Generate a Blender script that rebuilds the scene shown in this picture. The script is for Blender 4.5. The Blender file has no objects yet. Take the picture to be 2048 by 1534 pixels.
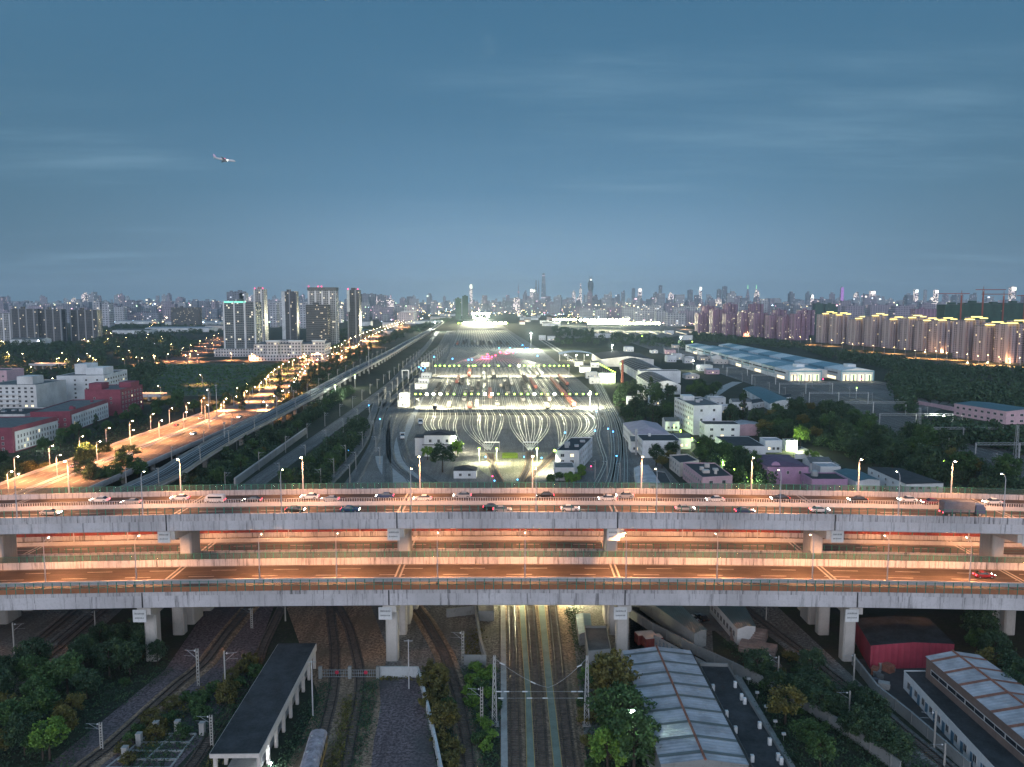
HAZE = 6e-5
import bpy, math, random
import numpy as np
from mathutils import Vector, Matrix
random.seed(7)
RNG = np.random.default_rng(11)
S = bpy.context.scene
COL = S.collection
R = math.radians
CAMH, F, PITCH = 80.0, 1600.0, R(5.85)
CP, SP = math.cos(PITCH), math.sin(PITCH)

# ---------------------------------------------------------------- camera
cam_d = bpy.data.cameras.new('camera')
cam = bpy.data.objects.new('camera', cam_d)
COL.objects.link(cam)
cam_d.sensor_width = 36
cam_d.lens = 36 * F / 2048
cam_d.clip_start = 1
cam_d.clip_end = 90000
cam.location = (0, 0, CAMH)
cam.rotation_euler = (R(90) - PITCH, 0, 0)
S.camera = cam

def ray(px, py):
    u, v = (px - 1024) / F, (767 - py) / F
    return Vector((u, CP + v * SP, -SP + v * CP))
def G(px, py, z=0.0):
    """survey helper: the point at height z seen at this place of the reference"""
    d = ray(px, py)
    t = (z - CAMH) / d.z
    return Vector((d.x * t, d.y * t, z))
def A(px, py, D):
    d = ray(px, py)
    t = D / d.y
    return Vector((d.x * t, D, CAMH + d.z * t))
def XA(px, py, D): return A(px, py, D).x
def ZA(py, D): return A(1024, py, D).z
def project(p):
    x, y, z = p[0], p[1], p[2] - CAMH
    f = y * CP - z * SP
    if f < 1: return (0, 0)
    return (1024 + F * x / f, 767 - F * (y * SP + z * CP) / f)

# ---------------------------------------------------------------- node helpers
class NT:
    def __init__(s, m):
        s.nt = m.node_tree
        s.nt.nodes.clear()
    def n(s, typ, **kw):
        nd = s.nt.nodes.new('ShaderNode' + typ)
        for k, v in kw.items(): setattr(nd, k, v)
        return nd
    def put(s, sock, v):
        if v is None: return
        if hasattr(v, 'is_output'): s.nt.links.new(v, sock)
        elif hasattr(v, '__len__'):
            sock.default_value = (*v, 1.0) if (len(v) == 3 and sock.type == 'RGBA') else v
        else: sock.default_value = v
    def m(s, op, a, b=None, c=None):
        nd = s.n('Math', operation=op)
        for i, v in enumerate((a, b, c)): s.put(nd.inputs[i], v)
        return nd.outputs[0]
    def mix(s, f, a, b, mode='MIX'):
        nd = s.n('Mix', data_type='RGBA', blend_type=mode)
        s.put(nd.inputs[0], f); s.put(nd.inputs[6], a); s.put(nd.inputs[7], b)
        return nd.outputs[2]
    def noise(s, vec, scale, detail=3, rough=.55):
        nd = s.n('TexNoise')
        s.put(nd.inputs['Vector'], vec)
        nd.inputs['Scale'].default_value = scale
        nd.inputs['Detail'].default_value = detail
        nd.inputs['Roughness'].default_value = rough
        return nd.outputs['Fac']
    def ramp(s, f, a, b):
        nd = s.n('MapRange', interpolation_type='SMOOTHSTEP')
        s.put(nd.inputs[0], f); nd.inputs[1].default_value = a; nd.inputs[2].default_value = b
        return nd.outputs[0]
    def coord(s, scale=None):
        c = s.n('TexCoord').outputs['Object']
        if scale:
            mp = s.n('Mapping'); mp.inputs['Scale'].default_value = scale
            s.put(mp.inputs['Vector'], c); return mp.outputs[0]
        return c
    def out(s, bsdf): s.nt.links.new(bsdf, s.n('OutputMaterial').inputs['Surface'])
    def bsdf(s, col, rough=.8, metal=0.0, normal=None, spec=None, emit=None, estr=None):
        b = s.n('BsdfPrincipled')
        s.put(b.inputs['Base Color'], col); s.put(b.inputs['Roughness'], rough); s.put(b.inputs['Metallic'], metal)
        if spec is not None: b.inputs['Specular IOR Level'].default_value = spec
        if normal is not None: s.put(b.inputs['Normal'], normal)
        if emit is not None:
            s.put(b.inputs['Emission Color'], emit); s.put(b.inputs['Emission Strength'], estr)
        return b.outputs[0]

def newmat(name):
    m = bpy.data.materials.new(name); m.use_nodes = True
    return m, NT(m)
def sc(c, k): return tuple(min(1, x * k) for x in c)

def plain(name, col, rough=.8, metal=0., var=.35, scale=.6, stretch=(1, 1, 1), bump=0, spec=None):
    """a base colour broken up by two octaves of wear"""
    m, t = newmat(name)
    v = t.coord(stretch)
    n = t.noise(v, scale, 5, .65)
    n2 = t.noise(v, scale * 9, 3, .6)
    f = t.ramp(t.m('ADD', t.m('MULTIPLY', n, .65), t.m('MULTIPLY', n2, .35)), .3, .7)
    c = t.mix(f, sc(col, 1 - var), sc(col, 1 + var))
    nrm = None
    if bump:
        bp = t.n('Bump'); bp.inputs['Strength'].default_value = bump; bp.inputs['Distance'].default_value = .1
        t.put(bp.inputs['Height'], n2); nrm = bp.outputs[0]
    t.out(t.bsdf(c, rough, metal, nrm, spec)); return m

def concrete(name, col, drip=.7, zscale=.12, xs=1.1, lo=.53):
    """cast concrete with rain streaks that run down it"""
    m, t = newmat(name)
    v = t.coord((xs, xs, zscale)); o = t.coord()
    st = t.ramp(t.noise(v, 1.0, 6, .75), lo, lo + .25)
    big = t.noise(o, .07, 4); fine = t.noise(o, 2.2, 4)
    c = t.mix(t.ramp(big, .3, .7), sc(col, .78), sc(col, 1.12))
    c = t.mix(t.m('MULTIPLY', t.ramp(fine, .45, .75), .3), c, sc(col, .6))
    c = t.mix(t.m('MULTIPLY', st, drip), c, (.035, .033, .036))
    t.out(t.bsdf(c, .85)); return m

def emit(name, col, strength, sample=False):
    m, t = newmat(name)
    e = t.n('Emission'); t.put(e.inputs[0], col); e.inputs[1].default_value = strength
    t.out(e.outputs[0])
    if not sample: m.cycles.emission_sampling = 'NONE'
    return m

def ribbed(name, col, axis=0, period=.5, depth=.35, rough=.55, metal=0., var=.15):
    """profiled sheet: ribs as a shading bump plus weathering"""
    m, t = newmat(name)
    o = t.coord(); sp = t.n('SeparateXYZ'); t.put(sp.inputs[0], o)
    w = t.m('SINE', t.m('MULTIPLY', sp.outputs[axis], 2 * math.pi / period))
    n = t.noise(o, .25, 5, .65)
    c = t.mix(t.ramp(n, .3, .7), sc(col, 1 - var), sc(col, 1 + var))
    c = t.mix(t.m('MULTIPLY', t.ramp(w, .55, 1.), .3), c, sc(col, .55))
    bp = t.n('Bump'); bp.inputs['Strength'].default_value = depth; bp.inputs['Distance'].default_value = .08
    t.put(bp.inputs['Height'], w)
    t.out(t.bsdf(c, rough, metal, bp.outputs[0])); return m

def facade(name, wall, glass, bay=3., fl=3., ww=.6, wh=.5, lit=.06, litcol=(1, .85, .6), strength=2.0,
           pier=None, pier_n=0, var=.15, seed=0., litcol2=None, spandrel=None):
    """wall with a grid of panes, some with the lights on, by object coordinates"""
    m, t = newmat(name)
    tc = t.n('TexCoord')
    sp = t.n('SeparateXYZ'); t.put(sp.inputs[0], tc.outputs['Object'])
    sn = t.n('SeparateXYZ'); t.put(sn.inputs[0], tc.outputs['Normal'])
    side = t.m('GREATER_THAN', t.m('ABSOLUTE', sn.outputs[0]), .6)
    top = t.m('GREATER_THAN', t.m('ABSOLUTE', sn.outputs[2]), .6)
    u = t.m('ADD', t.m('MULTIPLY', sp.outputs[0], t.m('SUBTRACT', 1., side)), t.m('MULTIPLY', sp.outputs[1], side))
    u = t.m('DIVIDE', u, bay); w = t.m('DIVIDE', sp.outputs[2], fl)
    fu, fw = t.m('FRACT', u), t.m('FRACT', w)
    iu, iw = t.m('FLOOR', u), t.m('FLOOR', w)
    inu = t.m('LESS_THAN', t.m('ABSOLUTE', t.m('SUBTRACT', fu, .5)), ww / 2)
    inw = t.m('LESS_THAN', t.m('ABSOLUTE', t.m('SUBTRACT', fw, .5)), wh / 2)
    win = t.m('MULTIPLY', t.m('MULTIPLY', inu, inw), t.m('SUBTRACT', 1., top))
    cb = t.n('CombineXYZ')
    oi = t.n('ObjectInfo')
    t.put(cb.inputs[0], t.m('ADD', iu, t.m('MULTIPLY', side, 31.7))); t.put(cb.inputs[1], iw)
    t.put(cb.inputs[2], t.m('ADD', t.m('MULTIPLY', oi.outputs['Random'], 97.), seed))
    wn = t.n('TexWhiteNoise'); t.put(wn.inputs['Vector'], cb.outputs[0])
    on = t.m('MULTIPLY', t.m('LESS_THAN', wn.outputs['Value'], lit), win)
    nz = t.noise(tc.outputs['Object'], .06, 4)
    c = t.mix(t.ramp(nz, .3, .7), sc(wall, 1 - var), sc(wall, 1 + var))
    if spandrel: c = t.mix(inu, c, spandrel)
    if pier:
        pu = t.m('LESS_THAN', t.m('FRACT', t.m('DIVIDE', iu, pier_n)), 1. / pier_n - .01)
        win = t.m('MULTIPLY', win, t.m('SUBTRACT', 1., pu))
        on = t.m('MULTIPLY', on, t.m('SUBTRACT', 1., pu))
        c = t.mix(t.m('MULTIPLY', pu, t.m('SUBTRACT', 1., top)), c, pier)
    gl = t.mix(wn.outputs['Value'], sc(glass, .6), sc(glass, 1.5))
    c = t.mix(win, c, gl)
    rough = t.m('SUBTRACT', .85, t.m('MULTIPLY', win, .6))
    lc = t.mix(t.m('FRACT', t.m('MULTIPLY', wn.outputs['Value'], 731.)), litcol, litcol2 or sc(litcol, .8))
    t.out(t.bsdf(c, rough, 0., emit=lc, estr=t.m('MULTIPLY', on, strength)))
    m.cycles.emission_sampling = 'NONE'
    return m

# ---------------------------------------------------------------- mesh helpers
class MB:
    def __init__(s): s.v = []; s.f = []; s.mi = []
    def quad(s, a, b, c, d, mi=0):
        n = len(s.v); s.v += [tuple(a), tuple(b), tuple(c), tuple(d)]; s.f.append((n, n + 1, n + 2, n + 3)); s.mi.append(mi)
    def poly(s, pts, mi=0):
        n = len(s.v); s.v += [tuple(p) for p in pts]; s.f.append(tuple(range(n, n + len(pts)))); s.mi.append(mi)
    def box(s, x0, x1, y0, y1, z0, z1, mi=0):
        n = len(s.v)
        s.v += [(x0, y0, z0), (x1, y0, z0), (x1, y1, z0), (x0, y1, z0), (x0, y0, z1), (x1, y0, z1), (x1, y1, z1), (x0, y1, z1)]
        for f in ((3, 2, 1, 0), (4, 5, 6, 7), (0, 1, 5, 4), (1, 2, 6, 5), (2, 3, 7, 6), (3, 0, 4, 7)):
            s.f.append(tuple(n + i for i in f)); s.mi.append(mi)
        return s
    def prism(s, pts, z0, z1, mi=0, mitop=None):
        """vertical extrusion of a plan outline (counter-clockwise)"""
        n = len(s.v); k = len(pts)
        s.v += [(p[0], p[1], z0) for p in pts] + [(p[0], p[1], z1) for p in pts]
        for i in range(k):
            j = (i + 1) % k
            s.f.append((n + i, n + j, n + k + j, n + k + i)); s.mi.append(mi)
        s.f.append(tuple(n + k + i for i in range(k))); s.mi.append(mi if mitop is None else mitop)
        s.f.append(tuple(n + k - 1 - i for i in range(k))); s.mi.append(mi)
        return s
    def sweep(s, path, prof, mi=0, cap=True, closed=True):
        """prof: (lateral, up) outline carried along path, kept upright"""
        path = [Vector(p) for p in path]
        k = len(prof); n = len(s.v)
        for i, p in enumerate(path):
            a = path[max(0, i - 1)]; b = path[min(len(path) - 1, i + 1)]
            t = (b - a); t.z = 0
            t = t.normalized() if t.length > 1e-6 else Vector((0, 1, 0))
            r = Vector((t.y, -t.x, 0))
            for l, u in prof: s.v.append(tuple(p + r * l + Vector((0, 0, u))))
        kk = k if closed else k - 1
        for i in range(len(path) - 1):
            for j in range(kk):
                a = n + i * k + j; b = n + i * k + (j + 1) % k
                s.f.append((a, b, b + k, a + k)); s.mi.append(mi)
        if cap and closed:
            s.f.append(tuple(n + j for j in reversed(range(k)))); s.mi.append(mi)
            e = n + (len(path) - 1) * k
            s.f.append(tuple(e + j for j in range(k))); s.mi.append(mi)
        return s
    def tube(s, pts, r0, r1=None, seg=6, mi=0):
        pts = [Vector(p) for p in pts]; r1 = r0 if r1 is None else r1
        n = len(s.v); m = len(pts)
        for i, p in enumerate(pts):
            t = (pts[min(m - 1, i + 1)] - pts[max(0, i - 1)]).normalized()
            a = Vector((0, 0, 1)) if abs(t.z) < .9 else Vector((1, 0, 0))
            e1 = t.cross(a).normalized(); e2 = t.cross(e1)
            r = r0 + (r1 - r0) * i / max(1, m - 1)
            for k in range(seg):
                an = 2 * math.pi * k / seg
                s.v.append(tuple(p + e1 * math.cos(an) * r + e2 * math.sin(an) * r))
        for i in range(m - 1):
            for k in range(seg):
                a = n + i * seg + k; b = n + i * seg + (k + 1) % seg
                s.f.append((a, b, b + seg, a + seg)); s.mi.append(mi)
        s.f.append(tuple(n + k for k in reversed(range(seg)))); s.mi.append(mi)
        s.f.append(tuple(n + (m - 1) * seg + k for k in range(seg))); s.mi.append(mi)
        return s
    def lathe(s, prof, seg=12, c=(0, 0, 0), mi=0):
        n = len(s.v); m = len(prof)
        for r, z in prof:
            for k in range(seg):
                an = 2 * math.pi * k / seg
                s.v.append((c[0] + r * math.cos(an), c[1] + r * math.sin(an), c[2] + z))
        for i in range(m - 1):
            for k in range(seg):
                a = n + i * seg + k; b = n + i * seg + (k + 1) % seg
                s.f.append((a, b, b + seg, a + seg)); s.mi.append(mi)
        s.f.append(tuple(n + k for k in reversed(range(seg)))); s.mi.append(mi)
        s.f.append(tuple(n + (m - 1) * seg + k for k in range(seg))); s.mi.append(mi)
        return s
    def ball(s, c, r, seg=8, rings=5, mi=0, sq=(1, 1, 1)):
        n = len(s.v)
        for i in range(1, rings):
            th = math.pi * i / rings
            for k in range(seg):
                an = 2 * math.pi * k / seg
                s.v.append((c[0] + sq[0] * r * math.sin(th) * math.cos(an), c[1] + sq[1] * r * math.sin(th) * math.sin(an), c[2] + sq[2] * r * math.cos(th)))
        for i in range(rings - 2):
            for k in range(seg):
                a = n + i * seg + k; b = n + i * seg + (k + 1) % seg
                s.f.append((b, a, a + seg, b + seg)); s.mi.append(mi)
        s.f.append(tuple(n + k for k in range(seg))); s.mi.append(mi)
        s.f.append(tuple(n + (rings - 2) * seg + k for k in reversed(range(seg)))); s.mi.append(mi)
        return s
    def mesh(s, name, mats):
        me = bpy.data.meshes.new(name)
        me.from_pydata(s.v, [], s.f)
        for m in (mats if isinstance(mats, (list, tuple)) else [mats]): me.materials.append(m)
        if any(s.mi): me.polygons.foreach_set('material_index', s.mi)
        me.update(); return me

def link(name, data, parent=None, loc=None, rot=None):
    o = bpy.data.objects.new(name, data); COL.objects.link(o)
    if parent is not None: o.parent = parent
    if loc is not None: o.location = loc
    if rot is not None: o.rotation_euler = rot
    return o
def obj(name, mb, mats, parent=None, loc=None, rot=None):
    return link(name, mb.mesh(name, mats) if isinstance(mb, MB) else mb, parent, loc, rot)
def tag(o, label, cat, group=None):
    o['label'] = label; o['category'] = cat
    if group: o['group'] = group
    return o
def thing(name, label, cat, loc=(0, 0, 0), rz=0., group=None):
    o = link(name, None, None, loc, (0, 0, rz)); o.empty_display_size = .5
    return tag(o, label, cat, group)
def wpart(name, mb, mats, root):
    """a part whose mesh is in world coordinates, under an unrotated root"""
    return obj(name, mb, mats, root, tuple(-c for c in root.location))
def structure(name, mb, mats):
    o = obj(name, mb, mats); o['kind'] = 'structure'; return o
def stuff(o): o['kind'] = 'stuff'; return o
KIDS = {}
def dup(root, loc, rz=0., label=None, group=None, scale=None):
    def cp(o, par):
        c = o.copy(); COL.objects.link(c)
        if par is not None: c.parent = par
        for ch in o.children: cp(ch, c)
        return c
    r = cp(root, None); r.location = loc; r.rotation_euler = (0, 0, rz)
    if scale: r.scale = scale if hasattr(scale, '__len__') else (scale,) * 3
    if label: r['label'] = label
    if group: r['group'] = group
    return r
def nth(i):
    a = 'zeroth first second third fourth fifth sixth seventh eighth ninth tenth eleventh twelfth thirteenth fourteenth fifteenth sixteenth seventeenth eighteenth nineteenth'.split()
    if i < 20: return a[i]
    tens = ['', '', 'twent', 'thirt', 'fort', 'fift', 'sixt', 'sevent', 'eight', 'ninet'][i // 10]
    return tens + 'ieth' if i % 10 == 0 else tens + 'y-' + a[i % 10]
def order(objs, text, key='left', start=1):
    """label a row one by one; {n} becomes the place counted from the left (or from the front)"""
    ks = {'left': lambda o: project(o.location)[0], 'front': lambda o: o.location.y}[key]
    for i, o in enumerate(sorted(objs, key=ks)): o['label'] = text.replace('{n}', nth(i + start))

def smooth(pts, step=None, n=6):
    """Catmull-Rom through the given points"""
    P = [Vector(p) for p in pts]; out = []
    for i in range(len(P) - 1):
        a, b, c, d = P[max(0, i - 1)], P[i], P[i + 1], P[min(len(P) - 1, i + 2)]
        k = n if step is None else max(2, int((c - b).length / step))
        for j in range(k):
            t = j / k
            out.append(.5 * ((2 * b) + (c - a) * t + (2 * a - 5 * b + 4 * c - d) * t * t + (3 * b - a - 3 * c + d) * t ** 3))
    out.append(P[-1]); return out
def resample(path, step):
    out = [path[0]]; acc = 0.
    for a, b in zip(path[:-1], path[1:]):
        L = (b - a).length
        if L < 1e-9: continue
        pos = step - acc
        while pos <= L: out.append(a.lerp(b, pos / L)); pos += step
        acc = L - (pos - step)
    return out
def interp(x, xs, ys): return float(np.interp(x, xs, ys))

LK = 3.6
def spot(name, loc, power, col, parent=None, ang=150, blend=.6, rad=.4, rot=(0, 0, 0), data={}):
    key = (name, power, col, ang, blend, rad)
    if key not in data:
        l = bpy.data.lights.new(name, 'SPOT'); l.energy = power * LK; l.color = col; l.spot_size = R(ang); l.spot_blend = blend
        l.shadow_soft_size = rad; data[key] = l
    return link(name, data[key], parent, loc, rot)
def point(name, loc, power, col, parent=None, rad=.5, data={}):
    key = (name, power, col, rad)
    if key not in data:
        l = bpy.data.lights.new(name, 'POINT'); l.energy = power * LK; l.color = col; l.shadow_soft_size = rad; data[key] = l
    return link(name, data[key], parent, loc)

SODIUM = (1., .43, .165)
FLOOD = (1., .93, .62)

# ---------------------------------------------------------------- materials
M = {}
def roadmat(name, col):
    m, t = newmat(name); o = t.coord(); sp = t.n('SeparateXYZ'); t.put(sp.inputs[0], o)
    w = t.m('SINE', t.m('MULTIPLY', sp.outputs[1], 2 * math.pi / 1.85))
    a = t.noise(t.coord((.02, .6, 1)), 1., 5, .6); b = t.noise(o, .12, 5, .65); d = t.noise(o, 1.6, 4, .7)
    c = t.mix(t.ramp(b, .35, .65), sc(col, .7), sc(col, 1.4))
    c = t.mix(t.m('MULTIPLY', t.ramp(w, 0., 1.), .35), c, sc(col, .45))
    c = t.mix(t.m('MULTIPLY', t.ramp(a, .5, .68), .5), c, sc(col, 1.9))
    c = t.mix(t.m('MULTIPLY', t.ramp(d, .55, .75), .5), c, sc(col, .4))
    br = t.n('TexBrick'); t.put(br.inputs['Vector'], t.coord((.07, .27, 1))); br.inputs['Scale'].default_value = 1.; br.inputs['Mortar Size'].default_value = 0.
    br.inputs['Color1'].default_value = (.75, .75, .75, 1); br.inputs['Color2'].default_value = (1.15, 1.15, 1.15, 1)
    c = t.mix(1., c, br.outputs['Color'], 'MULTIPLY')
    t.out(t.bsdf(c, .75)); return m
M['asphalt'] = roadmat('asphalt', (.056, .040, .034))
M['asphalt_dark'] = plain('asphalt_dark', (.05, .05, .052), .85, var=.35, scale=.12)
M['concrete'] = concrete('concrete', (.55, .52, .52), .5)
M['concrete_old'] = concrete('concrete_old', (.53, .51, .53), .9, .06, 1.1, .505)
M['parapet'] = concrete('parapet', (.52, .49, .50), .95, .1, 1.6, .46)
M['pier'] = concrete('pier', (.50, .47, .44), .8, .05, 1.)
M['wallgrey'] = concrete('wallgrey', (.27, .28, .28), .7, .4, .6)
M['white'] = concrete('white_render', (.70, .72, .74), .32, .15, .7)
M['white_dirty'] = concrete('white_dirty', (.62, .62, .62), .45, .2, .8)
M['cream'] = plain('cream_render', (.58, .53, .5), .8, var=.14, scale=.3)
M['pink'] = plain('pink_render', (.55, .37, .42), .8, var=.15, scale=.3)
M['purple'] = plain('purple_render', (.40, .24, .38), .8, var=.15, scale=.3)
M['redwall'] = plain('dark_red_render', (.23, .055, .085), .8, var=.2, scale=.25)
M['lilacroof'] = ribbed('lilac_roof', (.40, .34, .40), 0, .6)
M['roofdark'] = plain('roof_dark', (.035, .038, .042), .8, var=.4, scale=.35)
M['roofgrey'] = plain('roof_grey', (.12, .13, .135), .8, var=.35, scale=.3)
M['roofteal'] = ribbed('roof_teal', (.06, .135, .165), 0, .5)
M['roofblue'] = ribbed('roof_blue', (.16, .30, .38), 1, 2.4, .15)
M['roofpale'] = ribbed('roof_pale', (.62, .68, .72), 1, 2.4, .15)
M['sheet'] = ribbed('roof_sheet', (.40, .40, .44), 1, .9, .25, .5, 0., .3)
M['sheetlight'] = ribbed('roof_sheet_strip', (.13, .15, .15), 1, .9, .25)
M['rust'] = plain('rust', (.26, .11, .075), .8, var=.4, scale=1.)
M['glass'] = plain('window_glass', (.03, .035, .045), .15, var=.4, scale=.7, spec=.6)
M['frame'] = plain('window_frame', (.5, .5, .5), .6, var=.1)
M['steel'] = plain('galvanised', (.42, .43, .45), .45, .5, var=.2, scale=1.2)
M['paintpole'] = plain('pole_grey', (.5, .5, .52), .5, .2, var=.15, scale=.8)
M['mast'] = concrete('mast_concrete', (.38, .37, .35), .5, .4, 2.)
M['dark'] = plain('dark_metal', (.03, .03, .034), .6, var=.3)
M['rail'] = plain('rail_steel', (.72, .70, .62), .40, .9, var=.2, scale=.4)
M['rail_near'] = plain('rail_worn', (.035, .028, .025), .45, .2, var=.4, scale=.5)
M['wallpale'] = concrete('wallpale', (.52, .55, .57), .5, .4, .6)
M['railrust'] = plain('rail_rusty', (.05, .038, .034), .6, .3, var=.3, scale=.7)
M['sleeper'] = plain('sleeper', (.105, .085, .075), .9, var=.5, scale=.9)
M['greenpost'] = plain('green_post', (.03, .19, .14), .6, var=.25)
M['greenmesh'] = plain('green_mesh', (.05, .11, .085), .7, var=.3)
M['orangepanel'] = ribbed('orange_panel', (.33, .13, .06), 0, .28, .5)
M['redpanel'] = ribbed('red_panel', (.22, .045, .035), 0, .9, .4)
M['paint'] = plain('road_paint', (.34, .31, .29), .7, var=.25, scale=.9)
M['bark'] = plain('bark', (.055, .042, .034), .95, var=.35, scale=2.)
M['brickred'] = plain('chimney_brick', (.22, .07, .055), .9, var=.25, scale=1.)
M['soil'] = plain('soil', (.10, .085, .075), .95, var=.4, scale=.12)
M['rubble'] = plain('rubble', (.15, .135, .13), .95, var=.6, scale=.5)
M['logs'] = plain('logs', (.24, .18, .16), .9, var=.35, scale=.6)
M['blue'] = plain('blue_paint', (.08, .17, .25), .6, var=.2)
M['tarp'] = plain('tarp', (.12, .13, .16), .7, var=.3)
M['blackroof'] = plain('black_felt', (.030, .033, .038), .75, var=.7, scale=.25)
M['green_walk'] = plain('green_walkway', (.17, .22, .19), .85, var=.25, scale=.25)
M['slab'] = plain('pale_slab', (.34, .34, .34), .85, var=.25, scale=.3)
M['yellowedge'] = plain('yellow_edge', (.45, .32, .12), .8, var=.25)
M['sod'] = emit('sodium_glass', (1., .55, .24), 200)
M['sod_far'] = emit('sodium_glass_far', (1., .50, .20), 90)
M['white_lamp'] = emit('floodlight_glass', (1., 1., .62), 90)
M['green_lamp'] = emit('floodlight_glass_green', (.52, 1., .10), 11)
M['cool_lamp'] = emit('cool_lamp', (.75, .85, 1.), 120)
M['red_lamp'] = emit('signal_red', (1., .05, .16), 14)
M['blue_lamp'] = emit('signal_blue', (.08, .42, 1.), 9)
M['lime_lamp'] = emit('lime_lamp', (.55, 1., .12), 10)
M['warm_pane'] = emit('warm_pane', (1., .8, .5), 2.2)
M['lime_pane'] = emit('lime_pane', (.85, 1., .55), 1.8)
M['headlight'] = emit('headlight_glass', (1., .97, .8), 60)
M['taillight'] = emit('taillight_glass', (1., .06, .1), 14)

def leafmat(name, col, var=.45):
    m, t = newmat(name)
    g = t.n('NewGeometry'); oi = t.n('ObjectInfo')
    f = t.m('ADD', t.m('MULTIPLY', g.outputs['Random Per Island'], .65), t.m('MULTIPLY', oi.outputs['Random'], .35))
    c = t.mix(f, sc(col, 1 - var), sc(col, 1 + var))
    n = t.noise(t.coord(), .55, 3)
    c = t.mix(t.m('MULTIPLY', t.ramp(n, .5, .66), .6), c, (col[0] * 1.9, col[1] * 1.6, col[2] * .9))
    c = t.mix(t.m('MULTIPLY', t.ramp(n, .5, .34), .6), c, sc(col, .4))
    t.out(t.bsdf(c, .7, spec=.2)); return m
M['leaf'] = leafmat('leaf', (.064, .122, .048))
M['leaf_dark'] = leafmat('leaf_dark', (.045, .082, .047))
M['leaf_olive'] = leafmat('leaf_olive', (.125, .118, .042))
M['leaf_bright'] = leafmat('leaf_bright', (.13, .24, .05))
# ================================================================ sky and light
W = bpy.data.worlds.new('World'); S.world = W; W.use_nodes = True
t = NT(W)
geo = t.n('TexCoord').outputs['Generated']
spx = t.n('SeparateXYZ'); t.put(spx.inputs[0], geo)
dx, dy, dz = spx.outputs
cr = t.n('ValToRGB'); t.put(cr.inputs[0], t.m('MAXIMUM', dz, 0.))
els = cr.color_ramp.elements
stops = [(0, (.38, .57, .79)), (.04, (.21, .38, .575)), (.13, (.086, .225, .385)), (.22, (.052, .168, .30)), (.36, (.040, .145, .265)), (.6, (.09, .225, .37)), (1, (.12, .27, .42))]
els[0].position, els[0].color = stops[0][0], (*stops[0][1], 1)
els[1].position, els[1].color = stops[-1][0], (*stops[-1][1], 1)
for p, c in stops[1:-1]:
    e = els.new(p); e.color = (*c, 1)
low = t.m('SUBTRACT', 1., t.ramp(dz, .02, .42))
offaxis = t.m('MULTIPLY', t.ramp(t.m('ABSOLUTE', t.m('SUBTRACT', dx, .03)), .10, .62), low)
c = t.mix(t.m('MULTIPLY', offaxis, .9), cr.outputs[0], (.040, .125, .20))
# thin cirrus, laid out on a flat layer overhead
zz = t.m('ADD', t.m('MAXIMUM', dz, 0.), .06)
cb = t.n('CombineXYZ')
t.put(cb.inputs[0], t.m('DIVIDE', dx, zz)); t.put(cb.inputs[1], t.m('MULTIPLY', t.m('DIVIDE', dy, zz), 1.0))
mp = t.n('Mapping'); t.put(mp.inputs['Vector'], cb.outputs[0])
mp.inputs['Rotation'].default_value = (0, 0, R(14)); mp.inputs['Scale'].default_value = (.38, 1.15, 1)
mp.inputs['Location'].default_value = (3.1, 1.7, 0)
cl = t.ramp(t.noise(mp.outputs[0], .9, 7, .62), .44, .74)
big = t.ramp(t.noise(cb.outputs[0], .28, 3, .5), .42, .68)
c = t.mix(t.m('MULTIPLY', t.m('MULTIPLY', cl, big), 1.), c, (.20, .36, .50))
# after-glow of the set sun behind the viewer
back = t.m('MULTIPLY', t.ramp(t.m('MULTIPLY', dy, -1.), -.1, .9), t.m('SUBTRACT', 1., t.ramp(dz, .05, .8)))
c = t.mix(back, c, (1.85, 1.98, 2.26))
sky = t.n('TexSky', sky_type='NISHITA'); sky.sun_disc = False
sky.sun_elevation = R(3); sky.sun_rotation = R(200)
bg = t.n('Background'); t.put(bg.inputs[0], c); bg.inputs[1].default_value = 1.0
bg2 = t.n('Background'); t.put(bg2.inputs[0], sky.outputs[0]); bg2.inputs[1].default_value = .006
ad = t.n('AddShader'); t.nt.links.new(bg.outputs[0], ad.inputs[0]); t.nt.links.new(bg2.outputs[0], ad.inputs[1])
t.nt.links.new(ad.outputs[0], t.n('OutputWorld').inputs['Surface'])

sun = bpy.data.lights.new('sun', 'SUN'); sun.energy = .35; sun.angle = R(25); sun.color = (1., .9, .95)
link('sun', sun, None, (0, -50, 200), (R(72), 0, R(-20)))

S.view_settings.view_transform = 'Standard'; S.view_settings.look = 'None'
S.view_settings.exposure = 0; S.view_settings.gamma = 1
S.cycles.use_denoising = True
S.cycles.max_bounces = 5; S.cycles.diffuse_bounces = 2; S.cycles.glossy_bounces = 2
S.cycles.transparent_max_bounces = 8; S.cycles.volume_bounces = 1
S.cycles.caustics_reflective = False; S.cycles.caustics_refractive = False
S.cycles.sample_clamp_indirect = 4; S.cycles.sample_clamp_direct = 300

# ================================================================ ground
def groundmat():
    m, t = newmat('ground')
    o = t.coord()
    a = t.noise(o, .012, 5, .6); b = t.noise(o, .15, 5, .65); d = t.noise(o, 1.3, 4, .6)
    c = t.mix(t.ramp(a, .35, .65), (.030, .040, .030), (.062, .058, .048))
    c = t.mix(t.ramp(b, .4, .7), c, (.045, .060, .036))
    c = t.mix(t.m('MULTIPLY', t.ramp(d, .5, .7), .5), c, (.10, .088, .075))
    t.out(t.bsdf(c, .95, spec=.1)); return m
mb = MB(); mb.quad((-22500, -1200, 0), (22500, -1200, 0), (22500, 28800, 0), (-22500, 28800, 0))
structure('ground', mb, groundmat())

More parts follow.
